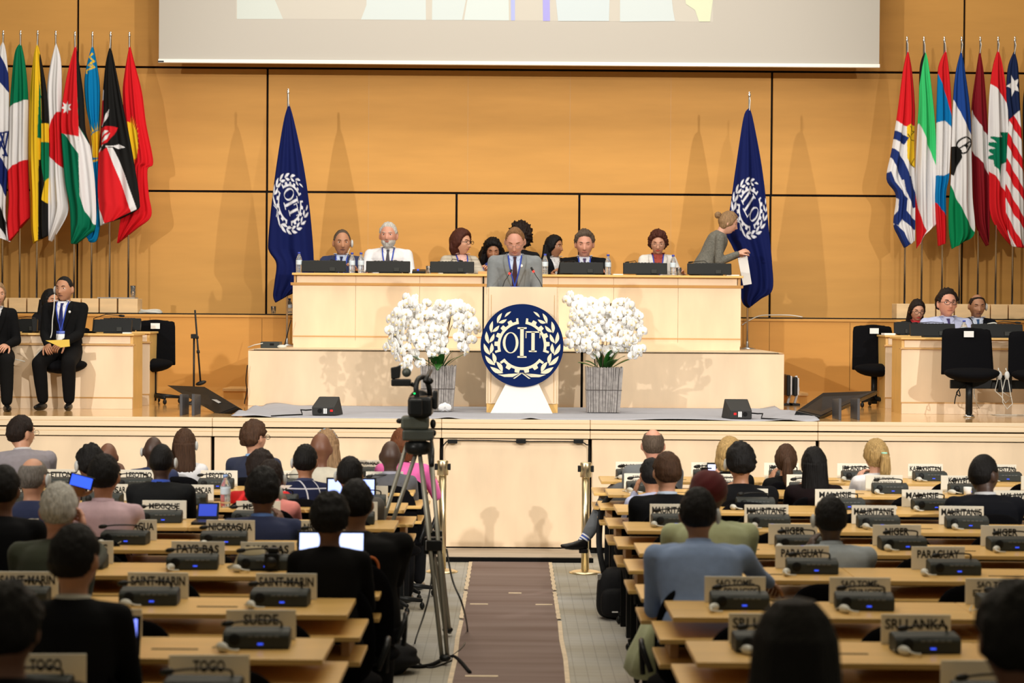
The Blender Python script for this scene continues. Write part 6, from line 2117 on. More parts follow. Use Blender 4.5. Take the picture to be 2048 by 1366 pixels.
# ------------------------------------------------------------------ brass stanchions and the cable along the stage
for (x, yt, w) in ((884, 921, 'left'), (1170, 925, 'right')):
    Y = 15.9
    q = P(x, 1140, Y)
    t = thing('stanchion', 'polished brass barrier post standing %s of the aisle' % w, 'post', (q.x, Y, 0), group='brass barrier posts')
    zt_ = P(x, yt, Y).z
    obj('base_disc', MB().lathe([(0, 0), (.128, 0), (.128, .008), (.10, .018), (.04, .028), (0, .03)], (q.x, Y, 0), 40), BRASS, t, smooth=True)
    obj('post', MB().lathe([(.031, .02), (.031, zt_ - .09)], (q.x, Y, 0), 24), BRASS, t, smooth=True)
    obj('head', MB().lathe([(.031, zt_ - .12), (.046, zt_ - .115), (.046, zt_ - .01), (.042, zt_), (0, zt_)], (q.x, Y, 0), 28), BRASS, t, smooth=True)
    for k in (1, -1):
        obj('belt_slot', MB().box(q.x + k * .052 - .012, q.x + k * .052 + .012, Y - .02, Y + .02, zt_ - .075, zt_ - .025), PLASTIC_B, t, bevel=.003)
Y = YF - .035
t = thing('stage_cable', 'black cable clipped along the top of the stage front', 'cable', (P(1030, 882, Y).x, Y, P(1030, 882, Y).z))
obj('cord', MB().tube(smooth3([P(x, y, Y) for x, y in ((885, 920), (884, 900), (890, 887), (905, 881), (970, 881), (1042, 883), (1100, 883), (1157, 884), (1172, 889), (1179, 902), (1179, 1000), (1176, 1106))]), .005, 8), BLACK, t, smooth=True)
for x in (905, 1042, 1157):
    q = P(x, 882.5, Y)
    obj('clip', MB().box(q.x - .042, q.x + .042, Y - .02, Y + .02, q.z - .018, q.z + .016), PLASTIC_B, t, bevel=.003)

# ------------------------------------------------------------------ video camera on its tripod
YC = 12.0
GM = mat('camera_grey_green', (0.055, 0.062, 0.050), .45, .2)
LEGM = mat('tripod_tube', (0.36, 0.35, 0.29), .4, .5)
C = lambda x, y, d=0: P(x, y, YC + d)
foot0 = PG(890, 1330, 0)
ap = C(836, 882)
t = thing('tripod', 'tall two-stage camera tripod with twin-tube legs beside the aisle', 'tripod', (ap.x, YC, 0))
obj('head_bowl', MB().box(C(806, 850).x, C(868, 850).x, YC - .09, YC + .09, C(836, 880).z, C(836, 858).z), GM, t, bevel=.012)
obj('fluid_head', MB().box(C(803, 840).x, C(858, 840).x, YC - .08, YC + .08, C(836, 858).z, C(836, 832).z), mat('tripod_head', (0.085, 0.095, 0.075), .45, .3), t, bevel=.015)
obj('pan_knob', MB().ell(C(799, 842), (.02, .02, .016), 12, 8), PLASTIC_B, t, smooth=True)
obj('drag_knob', MB().ell(C(866, 848), (.018, .03, .03), 12, 8), PLASTIC_B, t, smooth=True)
obj('drag_knob', MB().ell(C(868, 866), (.014, .03, .02), 12, 8), PLASTIC_B, t, smooth=True)
obj('pan_handle', MB().tube([C(862, 872, -.02), C(865, 900, -.25), C(863, 930, -.42)], [.010, .012, .016], 10), PLASTIC_B, t, smooth=True)
obj('crown', MB().lathe([(.055, -.02), (.08, .0), (.08, .05), (.05, .06)], (ap.x, YC, ap.z - .06), 20), PLASTIC_B, t, smooth=True)


def leg(name, a, b, k0, sp):
    side = (b - a).cross(Vector((0, 1, 0))).normalized() * sp
    o = obj(name, MB().tube([a + side, b + side * .45], .013, 8), LEGM, t, smooth=True)
    obj('leg_tube', MB().tube([a - side, b - side * .45], .013, 8), LEGM, o, smooth=True)
    obj('leg_clamp', MB().box(-.045, .045, -.025, .025, -.03, .03).xf(Matrix.Translation(a.lerp(b, k0))), PLASTIC_B, o, bevel=.006)
    obj('foot', MB().ell(b + Vector((0, 0, .022)), (.035, .04, .022), 12, 8), PLASTIC_B, o, smooth=True)


leg('leg', ap + Vector((.04, 0, -.02)), Vector((foot0.x, foot0.y, 0.02)), .47, .035)
leg('leg', ap + Vector((-.03, 0, -.02)), Vector((-1.0, 12.28, 0.02)), .47, .035)
leg('leg', ap + Vector((.03, .06, -.02)), Vector((-.40, 12.75, 0.02)), .47, .03)
obj('mid_spreader', MB().box(C(850, 1070).x, C(886, 1070).x, YC - .12, YC - .05, C(868, 1104).z, C(868, 1071).z), PLASTIC_B, t, bevel=.006)
obj('battery_pack', MB().box(C(853, 1070).x, C(883, 1070).x, YC - .14, YC - .12, C(868, 1096).z, C(868, 1076).z), mat('pack_grey', (0.33, 0.35, 0.36), .4), t, bevel=.004)
t = thing('video_camera', 'black professional video camera with raised viewfinder on the tripod', 'camera', (C(840, 800).x, YC, C(836, 832).z + .002))
zb_ = C(836, 832).z + .003
obj('body', MB().box(C(818, 800).x, C(866, 800).x, YC - .16, YC + .14, zb_, C(840, 792).z), PLASTIC_B, t, bevel=.02)
obj('lens_barrel', MB().tube([C(840, 803, .12), C(840, 803, .30)], [.065, .075], 24), DKMET, t, smooth=True)
obj('rear_battery', MB().box(C(822, 800).x, C(848, 800).x, YC - .24, YC - .15, zb_ + .01, C(840, 795).z), mat('pack_black', (.008, .009, .009), .4), t, bevel=.012)
obj('handle', MB().tube(smooth3([C(834, 795, -.1), C(832, 772, -.1), C(838, 757, -.05), C(850, 756, .05), C(858, 775, .1), C(860, 792, .12)], 5), .016, 10), DKMET, t, smooth=True)
obj('viewfinder_arm', MB().tube([C(832, 772), C(822, 768)], .014, 10), PLASTIC_B, t, smooth=True)
vf = obj('viewfinder', MB().box(C(783, 765).x, C(822, 765).x, YC - .05, YC + .05, C(800, 772).z, C(800, 758).z), PLASTIC_B, t, bevel=.008)
obj('eyepiece', MB().prism([(C(783, 760).x, C(783, 758).z), (C(800, 760).x, C(800, 756).z), (C(802, 730).x, C(802, 729).z), (C(793, 730).x, C(793, 733).z), (C(782, 730).x, C(782, 735).z)], YC - .04, YC + .04), PLASTIC_B, vf, bevel=.006)
obj('viewfinder_knob', MB().tube([C(813, 745, -.03), C(813, 745, .03)], .028, 14), GM, vf, smooth=True)
obj('microphone', MB().tube([C(850, 762, -.08), C(861, 742, .15)], .013, 10), DKMET, t, smooth=True)
obj('microphone_clip', MB().ell(C(857, 762), (.03, .03, .022), 12, 8), PLASTIC_B, t, smooth=True)
obj('side_grip', MB().box(C(866, 800).x, C(876, 800).x, YC - .08, YC + .1, C(868, 818).z, C(868, 780).z), PLASTIC_B, t, bevel=.012)
obj('tally_lamp', MB().ell(C(829, 787, -.17), (.006, .004, .005), 10, 6), mat('green_led', (0, .3, .05), .4, emit=(0, 1, .15), estr=2), t, smooth=True)
m_ = []
cable('thin grey cable curving from the tripod across the carpet to the stage side', smooth3([C(893, 1098, -.08), P(905, 1160, 11.8), P(925, 1210, 11.7), PG(935, 1262, .006), PG(928, 1290, .006), PG(905, 1312, .006)]), .006, DKMET, 'cables at the tripod')
cable('thick black cable lying on the floor at the tripod foot', smooth3([PG(700, 1290, .012), PG(760, 1302, .012), PG(815, 1330, .012), PG(860, 1330, .012), PG(905, 1312, .012), PG(940, 1345, .012)]), .011, BLACK, 'cables at the tripod')
cable('thin dark cable looping left of the tripod legs', smooth3([C(868, 1104, -.05), P(860, 1180, 11.8), P(848, 1230, 11.8), PG(830, 1285, .006), PG(832, 1318, .006), PG(860, 1335, .006), PG(905, 1320, .006)]), .005, DKMET, 'cables at the tripod')

# ------------------------------------------------------------------ loose things among the rows
def laptop(label, cx, cy, w, h, Y, tilt, scr_c, est, group='laptops and tablets', split=None, shell=PLASTIC_B):
    c = P(cx, cy, Y)
    W2, H2 = w * Y / 3982 / 2, h * Y / 3982
    t = thing('laptop', label, 'laptop', (c.x, Y, ZK + .001), group=group)
    z0 = ZK + .001
    obj('keyboard_base', MB().box(c.x - W2, c.x + W2, Y - .20, Y - .0, z0, z0 + .016), shell, t, bevel=.003)
    M = Matrix.Translation((c.x, Y, z0 + .016)) @ Matrix.Rotation(tilt, 4, 'X')
    lid = obj('lid', MB().box(-W2, W2, -.004, .004, 0, H2).xf(M), shell, t, bevel=.003)
    obj('display', MB().box(-W2 + .012, W2 - .012, -.0062, -.0042, .014, H2 - .012).xf(M), mat('display_%s' % cx, scr_c, .4, emit=scr_c, estr=est), lid)
    return t


laptop('open laptop with pale blue screen before the man in the grey jacket', 702, 985, 100, 50, 12.72, -.15, (0.35, 0.45, 1.0), 1.6)
laptop('open laptop with a glowing white screen hidden behind a dark-haired man', 662, 1090, 138, 84, 9.30, -.2, (0.50, 0.60, 1.0), 1.8)
laptop('dark laptop showing a deep blue screen beside the MEXIQUE plate', 415, 1000, 44, 34, 11.68, -.45, (0.01, 0.04, 0.45), .7)
laptop('upright tablet glowing pale blue beside the dark-suited man', 262, 1270, 36, 80, 7.02, -.15, (0.22, 0.28, 1.0), 1.8)
q = P(1424, 931, 14.72)
t = thing('smartphone', 'smartphone with a bright screen in a stand before the blonde woman', 'phone', (q.x, 14.72, ZK))
obj('shell', MB().box(-.036, .036, -.004, .004, 0, .14).xf(Matrix.Translation((q.x, 14.72, ZK + .001)) @ Matrix.Rotation(-.2, 4, 'X')), PLASTIC_B, t, bevel=.004)
obj('display', MB().box(-.028, .028, -.006, -.0042, .03, .125).xf(Matrix.Translation((q.x, 14.72, ZK + .001)) @ Matrix.Rotation(-.2, 4, 'X')), mat('display_phone', (.6, .65, .95), .4, emit=(.55, .62, 1), estr=1.6), t)
obj('stand', MB().box(-.05, .03, .01, .02, 0, .10).xf(Matrix.Translation((q.x - .03, 14.74, ZK + .001)) @ Matrix.Rotation(.2, 4, 'X')), DKMET, t)


def desk_bottle(label, x, Y, h):
    q = P(x, 980, Y)
    bottle(label, x, 980, Y, ZK + .001, h, 'water bottles on the delegate desks', mat('pale_cap', (.28, .42, .75), .5))


desk_bottle('clear water bottle with pale blue cap beside the red jacket', 451, 12.55, .20)
o = obj('drinking_glass', MB().lathe([(0, .002), (.024, 0), (.028, .06), (.026, .06), (.022, .006), (0, .006)], (P(1935, 990, 13.7).x, 13.7, ZK), 18), PAPER, smooth=True)
tag(o, 'white paper cup beside the console of the KOWEÏT plate', 'cup')
for (x, Y, w, d, r, lb) in ((1265, 13.8, .10, .14, .3, 'white paper sheet beside the pale blue shirt near the aisle'), (1740, 12.62, .22, .12, -.2, 'white papers under pens and cables between MALAISIE plates'), (612, 11.55, .24, .10, .1, 'white papers and a cord on the desk behind the dark laptop user')):
    q = P(x, 980, Y)
    o = obj('paper_sheet', MB().box(-w / 2, w / 2, -d / 2, d / 2, 0, .006).xf(Matrix.Translation((q.x, Y, ZK + .001)) @ Matrix.Rotation(r, 4, 'Z')), PAPER)
    tag(o, lb, 'paper')
for k, (x, Y, c_, lb) in enumerate(((1745, 12.58, (0.05, .45, .42), 'teal highlighter pen between two MALAISIE plates'), (1768, 12.60, (0.04, .07, .55), 'blue marker pen between two MALAISIE plates'), (1785, 12.6, (.75, .75, .75), 'white pen leaning beside the LAO console'))):
    q = P(x, 980, Y)
    o = obj('pen', MB().tube([(q.x - .04, Y, ZK + .017), (q.x + .03, Y + .02, ZK + .017)], .009, 10), mat('pen_%d' % k, c_, .4), smooth=True)
    tag(o, lb, 'pen')
q = P(545, 1128, 9.5)
t = thing('still_camera', 'small black camera standing on the desk before a PAYS-BAS plate', 'camera', (q.x, 9.5, ZK))
obj('body', MB().box(q.x - .035, q.x + .035, 9.46, 9.53, ZK + .001, ZK + .085), PLASTIC_B, t, bevel=.008)
obj('lens', MB().tube([(q.x, 9.46, ZK + .045), (q.x, 9.42, ZK + .045)], .026, 18), DKMET, t, smooth=True)
obj('flash_shoe', MB().box(q.x - .02, q.x + .03, 9.47, 9.52, ZK + .085, ZK + .11), PLASTIC_B, t, bevel=.006)
q = P(530, 1115, 9.62)
o = obj('beige_hat', MB().lathe([(0, .10), (.05, .095), (.075, .05), (.085, .02), (.12, .004), (.12, 0), (0, 0)], (q.x - .06, 9.60, ZK + .001), 24), mat('beige_cloth', (.35, .29, .17), .9), smooth=True)
tag(o, 'soft beige hat lying behind the small black camera', 'hat')

# backpack, coat and bags beside the aisle
bp_ = PG(1238, 1241, 0)
X, Y = bp_.x, bp_.y
t = thing('backpack', 'black backpack standing on the carpet beside the aisle desks', 'backpack', (X, Y, 0))
FBK = mat('nylon_black', (0.006, 0.006, 0.007), .7, bump=.4, nscale=20)
obj('main_body', MB().ell((X, Y + .1, .175), (.165, .11, .185), 28, 20, fn=lambda d, q: Vector((math.copysign(abs(d.x) ** .55, d.x) * .150 * (1 - .12 * d.z), math.copysign(abs(d.y) ** .6, d.y) * .10, math.copysign(abs(d.z) ** .6, d.z) * .175))), FBK, t, smooth=True)
pk = obj('front_pocket', MB().ell((X - .01, Y + .0, .12), (.125, .045, .10), 24, 16, fn=lambda d, q: Vector((math.copysign(abs(d.x) ** .55, d.x) * .115, math.copysign(abs(d.y) ** .7, d.y) * .045, math.copysign(abs(d.z) ** .55, d.z) * .10))), FBK, t, smooth=True)
obj('zip_tab', MB().box(X + .045, X + .056, Y - .045, Y - .035, .15, .185), STEEL, pk, bevel=.002)
obj('small_tag', MB().box(X - .05, X - .01, Y - .046, Y - .040, .06, .068), PAPER, pk)
obj('shoulder_strap', MB().tube(smooth3([(X - .10, Y + .08, .31), (X - .13, Y + .2, .50), (X - .10, Y + .4, .72), (X - .02, Y + .6, .80)], 5), .022, 10, flat=.4), FBK, t, smooth=True)
obj('strap_buckle', MB().box(X - .145, X - .115, Y + .04, Y + .07, .27, .31), STEEL, t, bevel=.004)
q = P(1262, 1180, 12.3)
o = obj('coat', MB().ell((q.x + .05, 12.75, .56), (.12, .12, .24), 28, 22, fn=lambda d, q_: q_ * (1 + .10 * sin(5 * d.x + 7 * d.z) + .05 * sin(13 * d.z + 3 * d.y))), FBK, smooth=True)
tag(o, 'black coat bundled over the aisle-side chair behind the backpack', 'coat')
q = PG(1306, 1368, 0)
o = obj('red_bag', MB().prism([(q.x - .03, .0), (q.x + .05, .0), (q.x + .04, .21), (q.x - .035, .20)], q.y, q.y + .2), mat('red_bag', (.55, .02, .015), .5), bevel=.008)
tag(o, 'red bag standing on the floor under the desks beside the aisle', 'bag')
q = PG(770, 1345, 0)
o = obj('camera_bag', MB().ell((q.x, q.y, .09), (.20, .16, .10), 28, 18, fn=lambda d, q_: Vector((q_.x * (1 + .08 * sin(7 * d.z + 4 * d.x)), q_.y, max(q_.z * (1 + .12 * sin(6 * d.x)), -.088)))), FBK, smooth=True)
tag(o, 'soft black camera bag on the carpet left of the tripod foot', 'bag')
# ------------------------------------------------------------------ the delegates, seen from behind
def plaid_mat():
    m = mat('checked_shirt', (0.010, 0.014, 0.045), .9)
    nt = m.node_tree
    b = nt.nodes['Principled BSDF']
    tc = nt.nodes.new('ShaderNodeTexCoord')
    mp = nt.nodes.new('ShaderNodeMapping')
    mp.inputs['Rotation'].default_value = (radians(90), radians(45), 0)
    br = nt.nodes.new('ShaderNodeTexBrick')
    br.offset = 0
    br.inputs['Color1'].default_value = (0.010, 0.014, 0.045, 1)
    br.inputs['Color2'].default_value = (0.010, 0.014, 0.045, 1)
    br.inputs['Mortar'].default_value = (0.55, 0.55, 0.6, 1)
    br.inputs['Scale'].default_value = 9
    br.inputs['Mortar Size'].default_value = .035
    br.inputs['Brick Width'].default_value = .7
    br.inputs['Row Height'].default_value = .7
    nt.links.new(tc.outputs['Object'], mp.inputs[0])
    nt.links.new(mp.outputs[0], br.inputs['Vector'])
    nt.links.new(br.outputs['Color'], b.inputs['Base Color'])
    return m


AUD = []


def aud(label, hp, Y, w, sk='light', hair=('short', 'dark'), top='black_suit', top_c=(.010, .010, .013), **k):
    k.setdefault('face', 180)
    k.setdefault('lean', 8)
    k.setdefault('front', False)
    k.setdefault('hands', {1: (.09, -.37, .20), -1: (-.09, -.37, .20)})
    k.setdefault('group', 'seated delegates')
    k.setdefault('desk_z', ZK)
    t = person(label, hp, Y, w, 0, sk=sk, hair=hair, top=top, top_c=top_c, **k)
    AUD.append((t, label))
    return t


# --- left block
aud('man in a grey jacket turned in profile with glasses in the first row', (42, 868), 14.45, 42, 'light', ('short', 'dark'), 'mauve_jacket', (0.27, 0.25, 0.28), face=205, turn=-62, lean=12, bulk=1.15, front=True, spec='metal', collar=(.6, .6, .62))
aud('bald man with grey side hair and a navy suit', (66, 958), 11.1, 50, 'light', ('fringe', 'grey'), 'navy_suit', (0.018, 0.028, 0.085), turn=-10, earpiece=-1)
aud('black-haired man with white headset turned aside', (181, 930), 13.2, 44, 'brown', ('fuller', 'black'), 'black_suit', (.010, .010, .013), turn=20, earpiece=1, face=190)
aud('bald brown-skinned man behind the black-haired headset wearer', (216, 915), 14.35, 35, 'brown', ('none', 'black'), 'dark_brown', (.03, .018, .014))
t_pk = aud('dark-haired man in a pale pink shirt holding up a phone', (208, 955), 10.75, 53, 'tan', ('short', 'black'), 'pink_shirt', (0.66, 0.47, 0.53), lapels=False, bulk=1.12, collar=(.62, .44, .50), hand_world={1: P(152, 992, 10.38)}, palm={1: (-.2, .8, .2), -1: (.5, 0, -.9)}, raised=1)
aud('white-haired man in an olive jacket lifting a hand to his ear', (118, 1022), 9.0, 64, 'ruddy', ('short', 'white'), 'olive_jacket', (0.045, 0.055, 0.035), bulk=1.1, turn=10, hand_world={-1: P(168, 1060, 8.9)}, palm={1: (.5, 0, -.9), -1: (1, 0, .2)}, lapels=True, raised=-1)
aud('dark silhouette of a person with black hair at the left picture edge', (6, 982), 9.4, 58, 'brown', ('short', 'black'), 'black_suit', (.010, .010, .013), bulk=1.1)
aud('dark bald man in navy with a white earphone in the first row', (307, 903), 14.3, 36, 'dark', ('none', 'black'), 'navy_suit', (0.018, 0.028, 0.085), earpiece=1)
aud('dark-skinned man in a black suit with a blue lanyard at his collar', (323, 925), 12.3, 44, 'dark', ('cropped', 'black'), 'charcoal_suit', (.022, .024, .026), bulk=1.12, collar=(.03, .08, .45), earpiece=-1)
aud('woman with long dark brown hair, white top and headset', (369, 890), 14.5, 37, 'light', ('long', 'brown'), 'white_top', (.72, .72, .74), lapels=False, fem=True, earpiece=-1, lean=2)
aud('short-haired man in a navy jacket turning his head with glasses', (508, 877), 14.5, 39, 'light', ('fuller', 'brown'), 'navy_jacket', (.016, .022, .05), turn=-38, spec='dark', collar=(.25, .45, .75), lean=3)
aud('woman with long wavy light brown hair and a sky blue headband', (653, 893), 14.6, 38, 'light', ('longwavy', 'ash'), 'blue_top', (.30, .38, .70), lapels=False, fem=True, extra='band', lean=3)
aud('bald brown-skinned man in a beige jacket with headset', (641, 899), 13.95, 40, 'brown', ('none', 'black'), 'beige_jacket', (.52, .49, .40), earpiece=1, lean=3, bulk=1.08)
aud('black-haired person in a navy checked shirt with headset', (611, 925), 12.95, 41, 'tan', ('short', 'black'), 'x', plaid_mat(), lapels=False, earpiece=1, collar=(.03, .04, .10), lean=12)
aud('dark bald man in a grey jacket beside the red-haired woman', (781, 913), 13.9, 38, 'dark', ('none', 'black'), 'grey_jacket', (.085, .088, .10), collar=(.30, .30, .36), earpiece=-1, lean=4)
aud('red-haired woman with a black hair clip and pink blouse', (806, 891), 14.55, 37, 'light', ('bob', 'red'), 'pink_blouse', (.74, .13, .38), lapels=False, fem=True, lean=4, hand_world={-1: P(868, 962, 14.85)}, bulk=1.2)
aud('dark-haired woman in a bright red jacket', (521, 940), 12.85, 44, 'tan', ('fuller', 'dark'), 'red_jacket', (.70, .012, .015), fem=True, bulk=1.15, lean=10)
aud('dark-haired person in a coral shirt partly behind the man in navy', (541, 958), 12.1, 44, 'brown', ('short', 'dark'), 'coral_shirt', (.78, .27, .24), lapels=False, earpiece=-1, lean=12)
aud('dark-haired man in a navy suit with a white earphone in the fourth row', (526, 985), 10.95, 54, 'brown', ('fuller', 'black'), 'navy_suit', (0.018, 0.028, 0.085), bulk=1.12, earpiece=-1, collar=(.1, .2, .5), lean=10)
aud('dark-haired man in a grey-brown jacket before the open laptop', (700, 952), 11.95, 44, 'olive', ('short', 'black'), 'taupe_jacket', (.115, .105, .095), bulk=1.15, lean=20, earpiece=1)
t_or = aud('balding man in a black T-shirt with an orange print', (712, 1010), 9.7, 58, 'olive', ('short', 'black'), 'black_tee', (.012, .012, .012), lapels=False, bulk=1.5, lean=2)
T_['strip']('shirt_print', [(-.10, .38, .02), (.0, .40, .02)], mat('orange_print', (.55, .14, .03), .7), .006, 1, back=True) if False else None
bb = T_['t']
Yo = 9.4
pr = [(730, 1115), (748, 1116), (757, 1132), (752, 1156), (744, 1163)]
J_ = [P(x, y, Yo) for x, y in pr]
# print follows the back of the shirt: cast each point onto it
shirt_o = [c for c in kids(bb) if c.name.startswith('shirt')][0]
bvs = BVHTree.FromPolygons([bb.matrix_basis @ v.co for v in shirt_o.data.vertices], [tuple(p.vertices) for p in shirt_o.data.polygons])
pts_ = []
for (x, y) in smooth3([(a, b, 0) for a, b in pr], 4) and [(v.x, v.y) for v in smooth3([(a, b, 0) for a, b in pr], 4)]:
    o_ = P(x, y, 6.0)
    d_ = (P(x, y, 9) - o_).normalized()
    h_ = bvs.ray_cast(o_, d_)
    pts_.append(h_[0] - d_ * .004 if h_[0] is not None else P(x, y, 9.55))
obj('shirt_print', MB().tube(pts_, .007, 6), mat('orange_print', (.55, .14, .03), .7), bb, smooth=True)
aud('dark-haired person in black before the glowing white laptop', (660, 1040), 8.75, 60, 'brown', ('fuller', 'black'), 'black_top', (.008, .008, .008), lapels=False, bulk=1.0, lean=8)
aud('short-haired man in a black suit with a white collar near the front', (150, 1122), 6.75, 84, 'tan', ('short', 'black'), 'black_suit', (.010, .010, .013), bulk=1.0, collar=(.6, .58, .5), lean=10, turn=-12)
aud('dark figure with black hair filling the lower left corner', (18, 1262), 5.2, 104, 'brown', ('fuller', 'black'), 'black_suit', (.010, .010, .013), bulk=1.2)

# --- right block
t_b1 = aud('greying man with a bald spot and grey suit, legs crossed by the aisle', (1306, 892), 14.45, 40, 'ruddy', ('fringe', 'greybrown'), 'grey_suit2', (.14, .15, .155), collar=(.66, .68, .74), lean=4, bulk=1.08, hidden_legs=True)
LEGC = cloth('grey_trouser', (.115, .125, .135))
L1 = [P(1285, 985, 14.4), P(1232, 985, 14.75), P(1214, 1000, 14.85)]
S1 = [P(1214, 1000, 14.85), P(1192, 1040, 14.75), P(1176, 1068, 14.7)]
L2 = [P(1290, 1000, 14.5), P(1250, 1030, 15.0), P(1226, 1040, 15.3)]
S2 = [P(1226, 1040, 15.3), P(1224, 1090, 15.55), P(1222, 1126, 15.8)]
tr = MB()
for a_, rs_ in ((L1, [.085, .075, .066]), (S1, [.066, .056, .046]), (L2, [.09, .075, .062]), (S2, [.062, .055, .046])):
    tr.join(chain(a_, rs_, 14))
obj('trousers', remesh(tr, .012, 3), LEGC, t_b1, smooth=True)
sockm = mat('striped_sock', (0.05, 0.10, 0.42), .8)
sk1 = (P(1178, 1064, 14.7), P(1163, 1086, 14.68))
so = obj('sock', MB().tube([sk1[0], sk1[1]], [.036, .034], 16), sockm, t_b1, smooth=True)
for u in (.35, .6, .8):
    c_ = sk1[0].lerp(sk1[1], u)
    d_ = (sk1[1] - sk1[0]).normalized()
    obj('sock_stripe', MB().tube([c_, c_ + d_ * .010], .0372, 16), PAPER, so, smooth=True)
shx = MB()
A_, B_ = P(1170, 1088, 14.68), P(1122, 1090, 14.62)
ax = (B_ - A_)
shx.loft([[A_ + ax * u + Vector((0, cos(q_) * wy, zc + sin(q_) * hz)) for q_ in [2 * pi * k / 18 for k in range(18)]]
          for u, wy, hz, zc in ((-.12, .018, .022, -.01), (-.08, .032, .040, .0), (.06, .038, .046, .004), (.3, .040, .036, -.006), (.55, .043, .028, -.012), (.8, .040, .021, -.012), (.96, .026, .014, -.008), (1.02, .008, .006, -.004))])
SH = mat('polished_black_leather', (0.010, 0.009, 0.009), 0.12)
so_ = obj('shoe', shx, SH, t_b1, smooth=True)
obj('shoe_heel', MB().box(A_.x - .045, A_.x + .02, A_.y - .03, A_.y + .03, A_.z - .066, A_.z - .035), SH, so_, bevel=.006)
f2 = P(1222, 1132, 15.8)
obj('sock', MB().tube([Vector((f2.x, 15.8, .16)), Vector((f2.x, 15.82, .07))], [.036, .034], 16), sockm, t_b1, smooth=True)
obj('shoe', MB().ell((f2.x + .01, 15.86, .045), (.042, .13, .042), 18, 12), SH, t_b1, smooth=True)
aud('dark-haired man in a pale lilac shirt beside the aisle desks', (1303, 952), 13.25, 40, 'tan', ('short', 'black'), 'lilac_shirt', (.46, .49, .68), lapels=False, lean=16, face=188)
aud('short brown-haired man in a black suit near the aisle', (1334, 946), 12.2, 48, 'light', ('short', 'brown'), 'black_suit', (.010, .010, .013), collar=(.5, .6, .75), bulk=1.15, lean=10, turn=10)
aud('blonde woman in a black top before the smartphone stand', (1459, 910), 14.35, 38, 'light', ('bob', 'blond'), 'black_top', (.010, .010, .012), lapels=False, fem=True, lean=6, turn=-12)
aud('black-haired man in a black suit with a white earphone', (1481, 928), 12.95, 46, 'tan', ('fuller', 'black'), 'black_suit', (.010, .010, .013), earpiece=1, bulk=1.18, lean=10)
aud('woman with a dark brown ponytail and black top', (1572, 920), 14.3, 36, 'tan', ('pony', 'brown'), 'black_top', (.010, .010, .012), lapels=False, fem=True, lean=6)
aud('woman with long straight black hair and a dark jacket', (1628, 930), 13.15, 41, 'tan', ('long', 'black'), 'plum_jacket', (.020, .010, .012), fem=True, lean=6, bulk=1.1)
aud('woman with a blonde ponytail and white T-shirt looking aside', (1752, 912), 14.2, 39, 'pale', ('pony', 'blond'), 'white_tee', (.74, .74, .77), lapels=False, fem=True, lean=6, turn=22, extra='tie')
aud('dark-skinned man in a dark suit with head turned to one side', (1967, 951), 12.2, 50, 'dark', ('cropped', 'black'), 'ink_suit', (.012, .014, .022), turn=-50, collar=(.6, .62, .66), bulk=1.15, lean=8, front=True)
t_gr = aud('person in a dark red cap and pale green robe', (1417, 990), 10.1, 58, 'dark', ('turban', 'cap_red'), 'green_robe', (.42, .46, .27), lapels=False, bulk=1.25, lean=16, face=186)
hem = P(1285, 1190, 9.9)
robe = MB().loft([[Vector((hem.x + dx_ + cos(q_) * rx_ * (1 + .12 * sin(5 * q_)), 9.95 + sin(q_) * ry_, z_)) for q_ in [2 * pi * k / 24 for k in range(24)]] for dx_, rx_, ry_, z_ in ((.14, .10, .16, .60), (.09, .10, .17, .48), (.05, .11, .17, .38), (.03, .11, .15, .30), (.03, .08, .10, .26))])
obj('robe_skirt', robe, MATS['cloth_green_robe'], t_gr, smooth=True)
aud('dark-haired man in a light blue shirt leaning over the desk', (1396, 1030), 8.9, 62, 'olive', ('short', 'black'), 'blue_shirt', (.23, .32, .52), lapels=False, bulk=1.3, lean=20, collar=(.25, .34, .54), hand_world={-1: P(1540, 1166, 9.25)}, turn=-6, earpiece=-1)
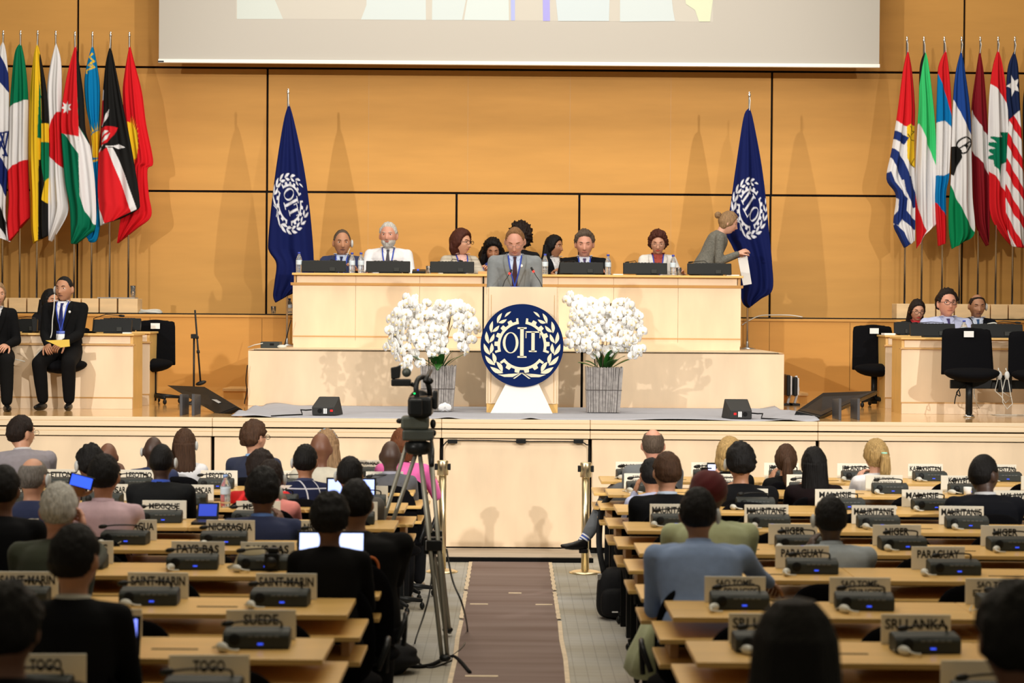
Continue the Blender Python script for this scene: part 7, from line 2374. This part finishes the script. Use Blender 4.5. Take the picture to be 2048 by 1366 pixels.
aud('dark-haired man in a grey-blue shirt with white headset', (1661, 1040), 9.95, 54, 'dark', ('short', 'black'), 'greyblue_shirt', (.33, .37, .40), lapels=False, bulk=1.25, lean=12, earpiece=1, collar=(.33, .37, .40))
aud('black-haired figure in the lower right, before the SRI LANKA plates', (1588, 1312), 4.9, 118, 'brown', ('veil', 'black'), 'black_top', (.008, .008, .008), lapels=False, bulk=1.1)
aud('dark figure at the lower right picture edge', (2034, 1285), 4.6, 128, 'brown', ('fuller', 'black'), 'black_top', (.008, .008, .008), lapels=False, bulk=1.2)
q = P(163, 963, 10.26)
t = thing('smartphone', 'smartphone with a blue screen held up by the man in pink', 'phone', (q.x, 10.3, q.z - .04))
M_ = Matrix.Translation(q) @ Matrix.Rotation(.25, 4, 'Y')
obj('shell', MB().box(-.065, .065, -.004, .004, -.034, .034).xf(M_), PLASTIC_B, t, bevel=.004)
obj('display', MB().box(-.055, .055, -.006, -.0042, -.028, .028).xf(M_), mat('display_phone2', (.05, .12, .8), .4, emit=(.04, .12, 1), estr=1.2), t)

# every seated delegate gets the nearest chair, pushed under him; nobody shares one
chairs = [o_ for o_ in bpy.data.objects if o_.name.startswith('delegate_chair') and o_.parent is None]
taken = set()
for t_, lab in AUD:
    px_, py_ = t_.matrix_basis.translation.x, t_.matrix_basis.translation.y
    best = min((c_ for c_ in chairs if c_.name not in taken), key=lambda c_: (c_.matrix_basis.translation.x - px_) ** 2 + .5 * (c_.matrix_basis.translation.y - py_) ** 2)
    d_ = best.matrix_basis.translation
    yn_ = max([y_ for y_ in YR if y_ < py_ - .02] or [0])
    loc = (px_, max(py_ - .20, yn_ + .21), 0)
    if abs(d_.x - px_) < .45 and abs(d_.y - py_) < .75:
        best.matrix_basis = Matrix.Translation(loc)
        taken.add(best.name)
        best['label'] = ' '.join(('black chair under the ' + lab).split()[:15])
    else:
        c_ = dup(HP_, loc, 0, ' '.join(('black chair under the ' + lab).split()[:15]), 'black delegate chairs')
        taken.add(c_.name)
bpy.data.scenes.remove(RS)
